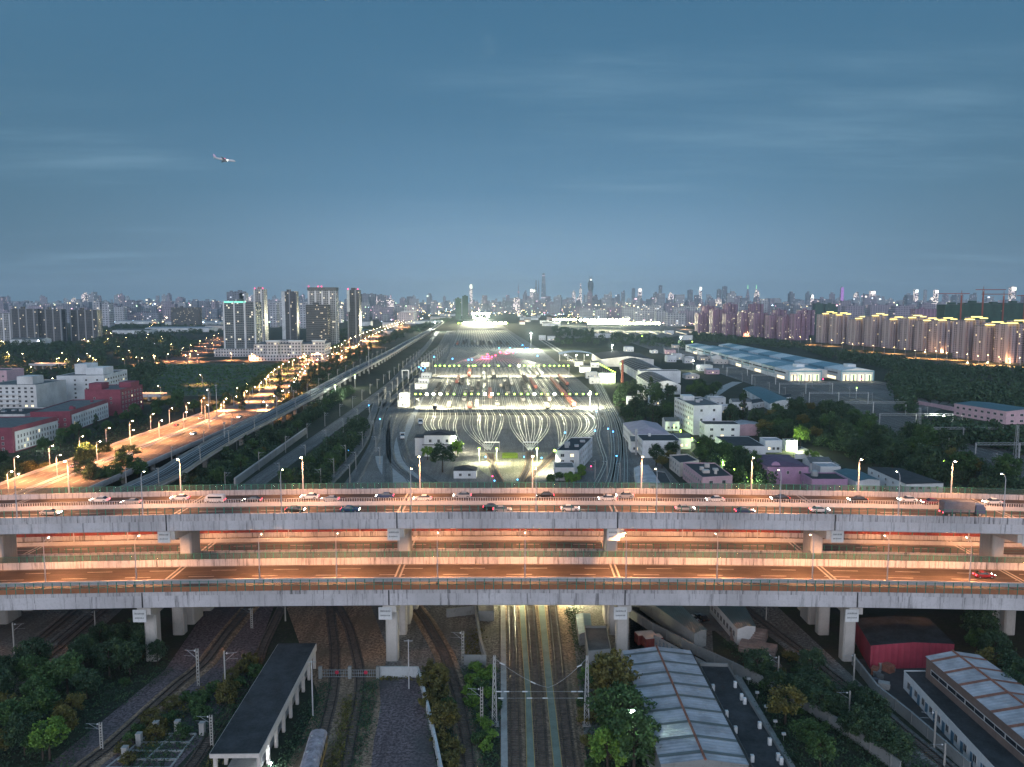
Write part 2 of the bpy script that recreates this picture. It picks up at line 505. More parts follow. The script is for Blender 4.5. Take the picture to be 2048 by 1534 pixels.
def gravelmat(name, col, patch=(.07, .068, .06)):
    m, t = newmat(name)
    o = t.coord()
    a = t.noise(o, .05, 5, .6); d = t.noise(o, 1.8, 5, .7); st = t.noise(t.coord((.6, .02, 1)), 1., 4, .6)
    c = t.mix(t.ramp(d, .35, .68), sc(col, .4), sc(col, 1.6))
    c = t.mix(t.m('MULTIPLY', t.ramp(a, .45, .65), .75), c, patch)
    c = t.mix(t.m('MULTIPLY', t.ramp(st, .45, .7), .5), c, sc(col, .4))
    t.out(t.bsdf(c, .9, spec=.2)); return m
M['gravel'] = gravelmat('gravel', (.20, .195, .19), (.125, .122, .115))
M['gravel_brown'] = gravelmat('gravel_brown', (.30, .21, .15), (.17, .14, .10))
M['sand'] = gravelmat('sand', (.34, .32, .24), (.20, .21, .12))
M['grass'] = plain('grass', (.055, .082, .05), .95, var=.5, scale=.05)
M['reddirt'] = gravelmat('red_dirt', (.165, .13, .14), (.085, .085, .085))

def sheet(name, pts, z, mat):
    mb = MB(); mb.poly([(p[0], p[1], z) for p in pts]); return structure(name, mb, mat)
def pxs(*p, z=0): return [G(a, b, z) for a, b in p]
YL = ([140, 300, 430, 560, 840, 1300, 2200, 3600], [-30, -72, -78, -86, -90, -112, -150, -215])
YR = ([140, 300, 430, 560, 840, 1300, 2200, 3600], [38, 74, 74, 76, 68, 50, -5, -80])
ds = [140, 180, 230, 300, 360, 430, 500, 560, 700, 840, 1050, 1300, 1700, 2200, 2900, 3600]
sheet('yard_ballast', [(interp(d, *YR), d) for d in ds] + [(interp(d, *YL), d) for d in reversed(ds)], .05, M['gravel'])
sheet('sand_patch', pxs((955, 905), (1095, 905), (1100, 930), (1062, 968), (1000, 968), (960, 940)), .10, M['sand'])
sheet('grass_field', pxs((330, 727), (652, 727), (640, 745), (585, 768), (470, 792), (330, 792), (250, 760)), .06, M['grass'])
sheet('grass_field', pxs((1800, 738), (1900, 738), (1935, 752), (1840, 764)), .06, M['grass'])
sheet('catwalk_shadow_strip', [(-66, 561), (69, 561), (69, 570), (-66, 570)], .09, plain('painted_shadow', (.022, .022, .022), .95, var=.5, scale=.3))  # dark sheet painted in for the shadow of the lamp bridge's catwalk
# foreground earth
sheet('gravel_bed', pxs((1000, 1180), (1130, 1180), (1150, 1300), (1178, 1560), (1000, 1560)), .06, M['gravel_brown'])
sheet('gravel_bed', pxs((560, 1180), (730, 1180), (775, 1300), (762, 1400), (742, 1560), (560, 1560), (640, 1400)), .06, M['gravel_brown'])
sheet('gravel_bed', pxs((440, 1180), (560, 1180), (480, 1400), (330, 1560), (60, 1560), (330, 1340)), .05, M['reddirt'])
sheet('gravel_bed', pxs((-60, 1230), (150, 1205), (260, 1205), (120, 1330), (-60, 1440)), .055, M['gravel'])
sheet('gravel_bed', pxs((1470, 1200), (1540, 1200), (1930, 1560), (1840, 1560), (1600, 1330)), .05, M['gravel'])
sheet('rubble_ground', pxs((815, 1205), (965, 1205), (975, 1330), (900, 1340), (840, 1250)), .045, M['rubble'])
sheet('rubble_ground', pxs((1430, 1262), (1500, 1250), (1570, 1340), (1500, 1320)), .05, M['rubble'])
sheet('junk_yard_floor', pxs((1712, 1318), (1850, 1316), (2060, 1560), (1945, 1560), (1820, 1430)), .05, M['asphalt_dark'])
sheet('service_yard', pxs((1260, 1215), (1290, 1215), (1420, 1330), (1260, 1330)), .05, M['asphalt_dark'])
sheet('car_park', pxs((1350, 1195), (1445, 1195), (1470, 1262), (1400, 1262)), .06, M['roofgrey'])

# ================================================================ railway tracks
BAL = [(-2.5, 0), (2.5, 0), (1.75, .34), (-1.75, .34)]
def track(pts, label, near=True, railw=.17, z=0., group=None, sleepers=True, railmat='rail_near', step=5., ballast=None):
    path = resample(smooth(pts, step=step), step)
    mid = path[len(path) // 2]
    root = thing('railway_track', label, 'railway track', (mid.x, mid.y, 0), 0, group)
    zb = z + (.34 if ballast else .02)
    if ballast:
        mb = MB(); mb.sweep([p + Vector((0, 0, z + .01)) for p in path], BAL); wpart('ballast', mb, M[ballast], root)
    if sleepers:
        mb = MB(); sp = resample(path, .62 if near else .75)
        for i in range(len(sp) - 1):
            a, b = sp[i], sp[i + 1]
            tt = (b - a).normalized(); r = Vector((tt.y, -tt.x, 0)); n = len(mb.v)
            for u, hz in ((-.14, 0), (.14, 0), (.14, .14), (-.14, .14)):
                for l in (-1.25, 1.25):
                    q = a + tt * u + r * l; mb.v.append((q.x, q.y, q.z + zb + hz))
            for f in ((0, 1, 3, 2), (2, 3, 5, 4), (4, 5, 7, 6), (6, 7, 1, 0), (0, 2, 4, 6), (1, 7, 5, 3)):
                mb.f.append(tuple(n + k for k in f)); mb.mi.append(0)
        stuff(wpart('sleeper', mb, M['sleeper'], root))
        zb += .14
    h = railw / 2
    for sd in (-.75, .75):
        mb = MB(); mb.sweep([p + Vector((0, 0, zb)) for p in path], [(sd - h, 0), (sd + h, 0), (sd + h, .16), (sd - h, .16)])
        wpart('rail', mb, M[railmat], root)
    return root

T = lambda *p, z=0: [G(a, b, z) for a, b in p]
# foreground tracks
lead = {}
track(T((1031.5, 1560), (1028, 1400), (1023, 1212), (1014, 1060), (1003, 975), (990, 945), (978, 905)), 'straight track left of the two green walkways, running under the flyover into the yard fan', ballast='gravel_brown')
track(T((1086, 1560), (1076, 1400), (1060, 1212), (1050, 1080), (1041, 975), (1056, 936), (1060, 903)), 'middle of the three straight tracks, between the two green walkways', ballast='gravel_brown')
track(T((1142, 1560), (1124, 1400), (1104, 1212), (1085, 1080), (1056, 972), (1077, 940), (1117, 900)), 'brown ballasted track right of both green walkways', ballast='gravel_brown')
track(T((941, 1570), (936, 1508), (930, 1468), (922, 1422), (913, 1383), (901.5, 1346), (888, 1309), (871.5, 1279), (850, 1242), (829, 1215), (800, 1180)), 'sharply curving single track beside the grey walled yard', ballast='gravel_brown')
track(T((625, 1570), (638, 1500), (650, 1452), (661, 1411), (669, 1365), (670, 1323), (669, 1288), (663, 1249), (661, 1217), (660, 1180)), 'track through the gate with the stationary railcar on it', railmat='railrust')
track(T((690, 1570), (693, 1534), (700, 1491), (709, 1445), (718, 1399), (721, 1360), (717, 1328), (709, 1295), (698, 1256), (679, 1219), (655, 1180)), 'empty weedy track through the gate beside the railcar track', railmat='railrust')
track(T((370, 1550), (400, 1508), (423, 1468), (453, 1422), (485, 1376), (511, 1337), (525, 1295), (543, 1258), (561, 1221), (580, 1180)), 'track passing along the far side of the dark roofed platform', railmat='railrust')
track(T((130, 1570), (170, 1534), (215, 1501), (261, 1459), (311, 1413), (360, 1369), (411, 1328), (446, 1279), (492, 1224), (530, 1180)), 'lone diagonal track between the bushes and the concrete frame', ballast='gravel_brown')
track(T((-60, 1393), (0, 1351), (69, 1291), (138, 1233), (190, 1190)), 'outer track of the double line running out under the flyover', ballast='gravel', railmat='railrust')
track(T((-60, 1433), (0, 1388), (115, 1302), (196, 1233), (250, 1190)), 'inner track of the double line running out under the flyover', ballast='gravel', railmat='railrust')
track(T((1465, 1195), (1500, 1225), (1553, 1268), (1615, 1314), (1660, 1351), (1703, 1383), (1749, 1418), (1794, 1458), (1834, 1490), (1883, 1530), (1925, 1565)), 'single track running between two long concrete walls', ballast='gravel')

# floodlit marshalling yard
XC = ([400, 545, 600, 837, 1000, 1220, 1450, 2200, 3500], [1, 1.5, -3, -11, -18, -28, -42, -80, -165])
def xc(d): return interp(d, *XC)
def spreadf(d): return interp(d, [0, 1000, 1190, 1240, 1440, 3500], [1, 1, .42, .42, 1.05, 1.05])
OFF = [(i - 11.5) * 5.26 for i in range(24)]
APEX = [(926, 897), (978, 901), (1060, 901), (1120, 894)]
GRP = [0] * 5 + [1] * 6 + [2] * 6 + [3] * 7
yard = []
def slotx(i, d): return xc(d) + OFF[i] * spreadf(d)
for i in range(24):
    a = G(*APEX[GRP[i]]); xs = slotx(i, 548); gi = GRP[i]
    P0, P1, P2, P3 = Vector((xs, 548, 0)), Vector((xs, 492, 0)), Vector((a.x + (xs - a.x) * .42, 462, 0)), Vector((a.x, a.y, 0))
    pts = []
    for k in range(17):
        s_ = 1 - k / 16
        pts.append(P0 * (1 - s_) ** 3 + P1 * 3 * s_ * (1 - s_) ** 2 + P2 * 3 * s_ * s_ * (1 - s_) + P3 * s_ ** 3)
    pts += [Vector((slotx(i, d), d, 0)) for d in (570, 600, 700, 837, 950, 1000, 1050, 1120, 1190, 1240, 1300, 1380, 1440, 1600, 1900, 2250)]
    pts = [p + Vector((0, 0, .004 * (i % 7))) for p in pts]
    yard.append(track(pts, '', near=False, railw=.27, z=.06, sleepers=False, railmat='rail', group='parallel sidings of the floodlit yard', step=7))
order(yard, '{n} siding from the left among the curving tracks of the floodlit yard')
# running lines beside the yard
side = []
for k, (pts, lab) in enumerate([
    ([(-112, 180), (-114, 230), (-116, 345), (-117, 574), (-121, 800), (-135, 1044), (-160, 1500), (-205, 2200)], 'left rail line of the pair on the low bank beside the slatted wall'),
    ([(-107, 180), (-109, 230), (-111, 345), (-112, 574), (-116, 800), (-130, 1044), (-155, 1500), (-200, 2200)], 'right rail line of the pair on the low bank beside the slatted wall'),
    (T((640, 985), (655, 969), (700, 921), (730, 876), (745, 830), (775, 774), (850, 714), (895, 680)), 'track curving away from the thicket toward the yard throat'),
    (T((700, 985), (718, 945), (750, 880), (762, 830), (790, 772), (858, 716), (900, 682)), 'second track of the group curving past the thicket'),
    (T((775, 985), (775, 894), (775, 840), (787, 810), (817, 771), (846, 744), (885, 712)), 'track bending close past the row of small white huts'),
    (T((905, 985), (850, 952), (818, 925), (806, 894), (802, 866), (812, 836), (846, 785)), 'loop track with the little locomotives beside the white station house'),
    (T((880, 990), (830, 962), (786, 925), (778, 885), (783, 845), (800, 805)), 'outer loop track beside the pale concrete strip'),
    (T((1180, 990), (1210, 930), (1204, 900), (1196, 870), (1199, 845), (1185, 800)), 'track curving around the right end of the yard fan'),
    (T((1205, 990), (1222, 945), (1226, 900), (1222, 860), (1215, 830), (1195, 790)), 'second track outside the yard fan beside the white office block'),
    (T((1228, 990), (1234, 940), (1240, 900), (1236, 865), (1215, 815), (1160, 735), (1080, 680)), 'third track outside the yard fan beneath the mast'),
    (T((1250, 990), (1252, 940), (1250, 900), (1244, 860), (1222, 812), (1170, 735), (1088, 680)), 'outermost track right of the yard fan, next to the sheds'),
]):
    pts = [Vector((p[0], p[1], 0)) for p in pts]
    track(pts, lab, near=False, railw=.2, z=.05, sleepers=False, ballast='gravel', railmat='rail' if k > 6 else 'rail_near', step=8)
for k in range(5):
    pts = [Vector((x - k * 5.2 - 78, d, 0)) for d, x in ((600, 0), (700, -1), (837, -3), (1044, -10), (1500, -36), (2200, -78))]
    side.append(track(pts, '', near=False, railw=.2, z=.05, sleepers=False, ballast='gravel', railmat='rail_near', step=20, group='running lines left of the yard'))
order(side, '{n} running line from the left between the low bank and the yard')
# right-hand main line, dead straight
mains = []
for k in range(8):
    x = 238 + k * 4.8
    pts = [Vector((x + (8 if k > 5 else 0) * max(0, (d - 700) / 600), d, 0)) for d in (280, 340, 420, 520, 640, 760, 900, 1100, 1400, 1800, 2300)]
    mains.append(track(pts, '', near=False, railw=.18, z=.05, sleepers=False, ballast='gravel', railmat='railrust', step=20, group='straight main line tracks in front of the blue depot'))
order(mains, '{n} track from the left of the straight main line in front of the blue depot')
dep = []
for k, x1 in enumerate((285, 293, 301, 309, 338, 346, 354, 362)):
    pts = [Vector((275 + k, 505, 0)), Vector((279 + k * 3, 570, 0)), Vector((x1 - 6 + k, 650, 0)), Vector((x1, 740, 0)), Vector((x1, 812, 0))]
    dep.append(track(pts, '', near=False, railw=.18, z=.07, sleepers=False, ballast='gravel', step=10, group='tracks fanning into the blue depot'))
order(dep, '{n} of the tracks fanning out into the doors of the blue depot')
sheet('main_line_bed', [(232, 270), (281, 270), (281, 480), (300, 560), (370, 740), (370, 806), (300, 806), (285, 1300), (285, 2300), (232, 2300)], .045, M['gravel'])

# ================================================================ freight wagons
def make_wagon(kind):
    L, w = 12.6, 3.0
    root = thing('freight_wagon', 'wagon', 'freight wagon')
    mb = MB()
    if kind == 'gondola':
        mb.box(-w / 2, w / 2, -L / 2, L / 2, 1.1, 1.35)
        for x in (-w / 2, w / 2 - .12): mb.box(x, x + .12, -L / 2, L / 2, 1.352, 3.1)
        for y in (-L / 2, L / 2 - .12): mb.box(-w / 2 + .122, w / 2 - .122, y, y + .12, 1.352, 3.1)
        for k in range(9):
            y = -L / 2 + .6 + k * 1.42
            mb.box(-w / 2 - .1, -w / 2 - .002, y, y + .16, 1.2, 3.05); mb.box(w / 2 + .002, w / 2 + .1, y, y + .16, 1.2, 3.05)
        mb.box(-w / 2 + .13, w / 2 - .13, -L / 2 + .13, L / 2 - .13, 1.36, 2.5, 1)
        obj('body', mb, [M['wag_' + kind], M['coal']], root)
    elif kind == 'boxcar':
        mb.sweep([(0, -L / 2, 1.1), (0, L / 2, 1.1)], [(-w / 2, 0), (w / 2, 0), (w / 2, 2.5), (w / 4, 3.0), (-w / 4, 3.0), (-w / 2, 2.5)])
        for y in (-4.2, 4.2 - .14): mb.box(w / 2 + .002, w / 2 + .08, y, y + .14, 1.3, 3.4); mb.box(-w / 2 - .08, -w / 2 - .002, y, y + .14, 1.3, 3.4)
        obj('body', mb, M['wag_' + kind], root)
        mb = MB(); mb.box(w / 2 + .01, w / 2 + .1, -1.3, 1.3, 1.25, 3.3); mb.box(-w / 2 - .1, -w / 2 - .01, -1.3, 1.3, 1.25, 3.3)
        obj('sliding_door', mb, M['rust'], root)
    elif kind == 'tank':
        mb.tube([(0, -L / 2 + .4, 2.6), (0, L / 2 - .4, 2.6)], 1.4, seg=12); mb.lathe([(.5, 0), (.5, .4), (.3, .5)], 8, (0, 0, 3.9))
        obj('tank', mb, M['wag_' + kind], root)
        obj('underframe', MB().box(-1.2, 1.2, -L / 2, L / 2, .95, 1.15), M['dark'], root)
    else:
        obj('body', MB().box(-w / 2, w / 2, -L / 2, L / 2, 1.05, 1.3), M['wag_flat'], root)
        mb = MB()
        for y in (-L / 2 + .15, .15): mb.box(-1.22, 1.22, y, y + 5.95, 1.303, 3.85)
        obj('container', mb, M['wag_cont'], root)
    mb = MB()
    for y in (-4.3, 4.3):
        mb.box(-.95, .95, y - 1.2, y + 1.2, .45, .85)
    obj('bogie', mb, M['dark'], root)
    return root
M['coal'] = plain('coal_load', (.03, .03, .032), .95, var=.6, scale=.7)
M['wag_gondola'] = plain('wagon_dark', (.05, .05, .055), .7, var=.4, scale=.5)
M['wag_boxcar'] = plain('wagon_red', (.19, .06, .05), .75, var=.35, scale=.5)
M['wag_tank'] = plain('wagon_tank', (.20, .21, .22), .5, .2, var=.3, scale=.5)
M['wag_flat'] = plain('wagon_flat', (.10, .09, .085), .8, var=.3)
M['wag_cont'] = plain('wagon_container', (.27, .25, .22), .7, var=.35, scale=.3)
WAG = {}
KDESC = {'gondola': 'dark open-topped freight wagon', 'boxcar': 'rusty red covered freight wagon', 'tank': 'grey tank wagon', 'flat': 'flat wagon with two pale containers'}
NTRK = {}
def string(i, d0, n, kind):
    for k in range(n):
        d = d0 + k * 14.2
        x = slotx(i, d); x2 = slotx(i, d + 5); ang = math.atan2(-(x2 - x), 5)
        lab = f"{KDESC[kind]}, {nth(k + 1)} of its string on the {nth(i + 1)} yard siding"
        if d0 > 1100: lab = f"far {KDESC[kind].replace('freight ', '')}, {nth(k + 1)} of its string beyond the throat on siding {nth(i + 1)}"
        g = 'freight wagons standing in the yard'
        if kind not in WAG:
            o = make_wagon(kind); o.location = (x, d, .22); o.rotation_euler = (0, 0, ang); o['label'] = lab; o['group'] = g; WAG[kind] = o
        else: dup(WAG[kind], (x, d, .22), ang, lab, g)
for a in [(1, 592, 1, 'gondola'), (3, 606, 1, 'flat'), (6, 598, 1, 'boxcar'), (7, 604, 2, 'flat'), (17, 596, 1, 'flat'), (10, 612, 1, 'gondola'),
          (21, 606, 15, 'boxcar'), (22, 700, 5, 'gondola'), (18, 640, 5, 'flat'), (17, 730, 6, 'boxcar'), (16, 790, 9, 'gondola'), (19, 850, 7, 'gondola'), (20, 870, 6, 'tank'),
          (2, 690, 4, 'gondola'), (3, 780, 4, 'boxcar'), (4, 770, 3, 'gondola'), (7, 720, 4, 'gondola'), (8, 800, 6, 'tank'), (6, 700, 2, 'gondola'), (11, 745, 2, 'flat'), (1, 650, 3, 'gondola'),
          (5, 640, 5, 'gondola'), (9, 660, 4, 'boxcar'), (12, 690, 6, 'gondola'), (13, 760, 6, 'tank'), (14, 640, 3, 'gondola'), (15, 700, 6, 'gondola'), (23, 760, 6, 'boxcar'), (0, 700, 5, 'gondola'), (10, 830, 6, 'gondola'), (5, 850, 6, 'boxcar'), (3, 1500, 7, 'gondola'), (4, 1560, 6, 'gondola'), (6, 1480, 9, 'gondola'), (7, 1520, 5, 'tank'), (9, 1470, 9, 'gondola'), (10, 1490, 7, 'gondola'), (12, 1465, 8, 'gondola'), (13, 1500, 8, 'tank'), (15, 1470, 8, 'gondola'), (16, 1510, 6, 'gondola'), (18, 1480, 5, 'gondola'), (1, 1480, 6, 'boxcar')]:
    string(*a)

# ================================================================ lamp bridges over the yard
def lamp_bridge(label, D, x0, x1, z, lamps, brights, legs, power, size=1.1, aim=0, every=1):
    root = thing('lamp_bridge', label, 'lamp bridge', (x0, D, 0), 0, 'lamp bridges across the yard')
    mb = MB(); h = 1.3
    n = int((x1 - x0) / 3)
    for yy in (-.6, .6):
        mb.tube([(0, yy, z - 1.6), (x1 - x0, yy, z - 1.6)], .09, seg=4); mb.tube([(0, yy, z - 1.6 + h), (x1 - x0, yy, z - 1.6 + h)], .09, seg=4)
        for k in range(n):
            xa, xb = (x1 - x0) * k / n, (x1 - x0) * (k + 1) / n
            mb.tube([(xa, yy, z - 1.6 + (h if k % 2 else 0)), (xb, yy, z - 1.6 + (0 if k % 2 else h))], .05, seg=4)
    obj('truss', mb, M['dark'], root)
    obj('catwalk', MB().box(0, x1 - x0, -.5, .5, z - 1.75, z - 1.68), M['steel'], root)
    for lx in legs:
        mb = MB()
        for yy in (-.6, .6): mb.tube([(lx - x0, yy * 2, 0), (lx - x0, yy, z - 1.6)], .14, seg=5)
        for k in range(5): mb.tube([(lx - x0, -1.1 + .1 * k, z * .18 * k), (lx - x0, 1. - .1 * k, z * .18 * (k + 1) - .3)], .05, seg=4)
        obj('leg', mb, M['steel'], root)
    for k, lx in enumerate(lamps):
        s_ = size * (1.5 if k in brights else 1.)
        mb = MB(); mb.ball((0, 0, 0), s_ * .5, 8, 6, 0, (1, .8, .85)); mb.box(-.06, .06, -.06, .06, -s_ * .5 - .4, -s_ * .4, 1)
        obj('floodlight', mb, [M['white_lamp'] if k in brights else M['green_lamp'], M['steel']], root, (lx - x0, 0, z + .2))
        if k % every == 0:
            p = power * (1.9 if k in brights else .8) * (1 if k % 3 or aim == 0 else .22)
            spot('flood_beam', (lx - x0, 1.2 if k % 3 else -1.2, z - .1), p, FLOOD, root, 150 if aim == 0 else 122, 1., .6, (R(aim if k % 3 else -aim), 0, 0))
    return root
def zl(s): return [780 + v / 3.334 for v in s]
Z1 = zl([170, 203, 245, 290, 337, 382, 427, 500, 544, 590, 633, 680, 722, 777, 830, 875, 920, 963, 1010, 1052, 1097, 1148, 1200, 1243, 1288, 1330, 1378])
lamp_bridge('long lamp bridge nearest the track fan, with large white and small green lamps', 583, XA(827, 788, 583), XA(1200, 788, 583), 12.3,
            [XA(p, 788, 583) for p in Z1], {2, 3, 4, 10, 11, 17, 20, 25}, [XA(p, 788, 583) for p in (829, 928, 1011, 1125, 1197)], 34000, 1.35, 80)
Z2 = zl([303, 333, 364, 397, 428, 460, 525, 553, 568, 629, 660, 723, 799, 860, 895, 926, 960, 992, 1028, 1066, 1095, 1128, 1158, 1188])
lamp_bridge('second lamp bridge with a row of small green lamps before the throat', 837, XA(869, 732, 837), XA(1140, 732, 837), 12.7,
            [XA(p, 732, 837) for p in Z2], {13}, [XA(p, 732, 837) for p in (871, 950, 1040, 1138)], 70000, 1.8, 80)
Z3 = [917, 924, 928, 932, 937, 943, 950, 957, 963, 969, 975, 981, 988, 993, 999, 1004, 1010, 1014]
lamp_bridge('bright white lamp bridge at the far end of the yard', 2180, XA(914, 647, 2180), XA(1017, 647, 2180), ZA(646.5, 2180),
            [XA(p, 647, 2180) for p in Z3], set(range(2, 17)), [XA(p, 647, 2180) for p in (916, 950, 985, 1015)], 800000, 4.4, 0, 2)
# high mast cluster further back
for k, (px, py, D) in enumerate([(948, 636, 2900), (955, 640, 2700), (962, 637, 2800), (969, 641, 2600), (976, 635, 2900)]):
    p = A(px, py, D)
    root = thing('high_mast_light', f"{nth(k + 1)} dazzling high mast light from the left behind the far lamp bridge", 'light mast', (p.x, D, 0), 0, 'dazzling masts behind the far lamp bridge')
    obj('mast', MB().tube([(0, 0, 0), (0, 0, p.z)], .5, .25), M['steel'], root)
    obj('lamp_ring', MB().lathe([(2, 0), (5, 1.6), (5, 5), (2, 6.6)], 10), M['white_lamp'], root, (0, 0, p.z))
    point('mast_beam', (0, -3, p.z - 1), 500000, FLOOD, root, 2.)
p0, p1 = A(944, 627, 3500), A(979, 627, 3500)
lamp_bridge('distant lamp bridge glaring at the end of the tracks', 3500, p0.x, p1.x, p0.z, [p0.x + (p1.x - p0.x) * (k + .5) / 12 for k in range(12)], set(range(12)), [p0.x, p1.x], 500000, 6.5, 0, 3)
# ================================================================ the stacked elevated highway
XS = [x * 5. for x in range(-38, 39)]
def sag(x): return -1.35 * (x / 115.) ** 2
PATH = [Vector((x, 0, sag(x))) for x in XS]
def along(mb, prof, mi=0, path=PATH): mb.sweep(path, [(-y, z) for y, z in prof], mi)
def rect(y0, y1, z0, z1): return [(y1, z0), (y0, z0), (y0, z1), (y1, z1)]
BENTS = [-127., -80.5, -26.8, 24.6, 75.2, 120.]
def sub(x0, x1, n=1):
    return [Vector((x0 + (x1 - x0) * k / n, 0, sag(x0 + (x1 - x0) * k / n))) for k in range(n + 1)]
def viaduct(label, y0, y1, zroad, zg0, zg1, zp, lanes, barriers, zf=None):
    root = thing('elevated_highway', label, 'elevated road', (0, y0, 0), 0, 'stacked decks of the elevated highway')
    mb = MB(); along(mb, [(y1, zg0 + .5), (y1 - .6, zg0), (y0 + .5, zg0), (y0, zg0 + .25), (y0, zg1), (y1, zg1)])
    wpart('girder', mb, M['concrete_old'], root)
    mb = MB(); along(mb, rect(y0 + .36, y1 - .36, zg1 + .004, zroad)); wpart('road_surface', mb, M['asphalt'], root)
    for a, b in ((y0 - .06, y0 + .34), (y1 - .34, y1 + .06)):
        mb = MB(); along(mb, rect(a, b, zg1 + .004 if a > y0 else (zf or zg1 - .1), zp)); wpart('parapet', mb, M['parapet'], root)
    if zf: mb = MB(); along(mb, rect(y0 - .03, y0 + .34, zg1 - .3, zf - .004)); wpart('fascia', mb, M['concrete_old'], root)
    for yb in barriers:
        mb = MB(); along(mb, [(yb + .3, zroad + .004), (yb - .3, zroad + .004), (yb - .1, zroad + .95), (yb + .1, zroad + .95)])
        wpart('crash_barrier', mb, M['concrete'], root)
    mb = MB()
    for yl, dash in lanes:
        if dash:
            x = -185. + (yl * 7) % 9
            while x < 185: mb.sweep(sub(x, x + 6, 2), [(-yl - .16, zroad + .004), (-yl + .16, zroad + .004), (-yl + .16, zroad + .012), (-yl - .16, zroad + .012)]); x += 15.
        else: along(mb, rect(yl - .09, yl + .09, zroad + .004, zroad + .012))
    wpart('lane_marking', mb, M['paint'], root)
    mb = MB()
    for bx in BENTS:
        for s_ in (-.55, .55):
            mb.box(bx + s_ - .22, bx + s_ + .22, y0 + .5, y1 - .5, zroad + sag(bx) - .3, zroad + sag(bx) + .022)
        mb.box(bx - .3, bx + .3, y0 + .5, y1 - .5, zroad + sag(bx) - .3, zroad + sag(bx) + .016, 1)
    wpart('expansion_joint', mb, [M['paint'], M['dark']], root)
    mb = MB()
    for bx in BENTS: mb.box(bx - .14, bx + .14, y0 - .10, y0 - .064, zg0 + .3 + sag(bx), zp + sag(bx) - .05)
    for x in range(-185, 186, 9): mb.box(x - .03, x + .03, y0 - .075, y0 - .064, zg1 - .05 + sag(x), zp + sag(x) - .02)
    wpart('facing_joint', mb, M['dark'], root)
    return root
D1, D2, D3 = (168.5, 191.), (199., 215.), (182., 206.)
viaduct('near lower deck of the stacked highway, orange lit and empty, crossing the whole view', *D1, 16., 14., 15.75, 17.7, [(183.1, 1), (187.5, 1), (179.8, 0), (190.2, 0)], [178.6], 16.9)
viaduct('far lower deck of the stacked highway, seen dimly between the piers under the upper deck', *D2, 16., 14., 15.75, 17.2, [(203.2, 1), (206.6, 1), (199.9, 0), (209.4, 0)], [210.4], 16.2)
viaduct('upper deck of the stacked highway carrying the moving traffic', *D3, 30., 27.2, 29.8, 31.35, [(186.2, 1), (189.6, 1), (198.2, 1), (201.6, 1), (193., 0), (195.1, 0)], [194.])

def fence(label, y, z0, post_h, gap, panels, posts=True, postmat='greenpost', w=.09):
    root = thing('fence', label, 'fence', (0, y, 0), 0, 'fences along the highway decks')
    me = MB().box(-w, w, -.05, .05, 0, post_h).mesh('post', M[postmat])
    n = int(122 / gap); extra = MB(); xs = [k * gap for k in range(-n, n + 1)]
    xs = sorted(xs, key=abs)
    for k, x in enumerate(xs):
        if posts and k < 100: link('post', me, root, (x, 0, z0 + sag(x)))
        else: extra.box(x - w, x + w, -.05, .05, z0 + sag(x), z0 + sag(x) + post_h)
    for x in range(-185, 186, 17):
        if abs(x) > 124: extra.box(x - w, x + w, -.05, .05, z0 + sag(x), z0 + sag(x) + post_h)
    ex = obj('post', extra, M[postmat], root); stuff(ex)
    for a, b, th, mat, nm in panels:
        mb = MB(); along(mb, rect(-th / 2, th / 2, z0 + a, z0 + b)); obj(nm, mb, M[mat], root)
    return root
def meshmat():
    m, t = newmat('fence_mesh')
    tr = t.n('BsdfTransparent'); b = t.bsdf((.05, .10, .085), .7)
    mx = t.n('MixShader'); mx.inputs[0].default_value = .42
    t.nt.links.new(tr.outputs[0], mx.inputs[1]); t.nt.links.new(b, mx.inputs[2]); t.out(mx.outputs[0]); return m
M['fmesh'] = meshmat()
walk_shade = MB(); along(walk_shade, rect(169., 178.1, 16.012, 16.05)); structure('walkway', walk_shade, M['roofdark'])  # shade behind the crash barrier, put into a dark sheet over the walkway
fence('green posted fence with orange panels on the near parapet of the near lower deck', 168.6, 17.7, 2.4, 2.0, [(.02, 1.1, .04, 'orangepanel', 'panel'), (1.1, 1.16, .07, 'greenpost', 'rail'), (2.2, 2.26, .07, 'greenpost', 'rail')])
fence('see-through green fence on the far parapet of the near lower deck', 190.8, 17.7, 1.5, 1.95, [(.02, 1.45, .02, 'fmesh', 'mesh'), (1.45, 1.5, .05, 'greenpost', 'rail')])
fence('short dark posts on the near parapet of the far lower deck', 199.1, 17.2, 1.5, 1.9, [(1.42, 1.48, .05, 'greenpost', 'rail'), (.6, .64, .04, 'greenpost', 'rail')])
fence('dark red barrier fence on the far parapet of the far lower deck', 214.9, 17.2, 1.5, 3.8, [(.05, 1.35, .05, 'redpanel', 'panel')], False)
fence('green posts on the near parapet of the upper deck', 182.1, 31.35, 1.6, 1.97, [(1.5, 1.56, .05, 'greenpost', 'rail'), (.7, .74, .04, 'greenpost', 'rail')])
fence('see-through green noise fence on the far parapet of the upper deck', 205.9, 31.35, 1.55, 1.8, [(.02, 1.5, .02, 'fmesh', 'mesh'), (1.5, 1.55, .05, 'greenpost', 'rail')])
# picket guard on the upper median
root = thing('median_railing', 'low picket railing standing on the median barrier of the upper deck', 'railing', (0, 194, 0))
mb = MB()
for k in range(-230, 231):
    x = k * .6; mb.box(x - .07, x + .07, -.03, .03, 30.95 + sag(x), 31.75 + sag(x))
o = obj('picket', mb, M['concrete'], root); stuff(o)
mb = MB(); along(mb, rect(-.04, .04, 31.76, 31.84)); obj('rail', mb, M['steel'], root)

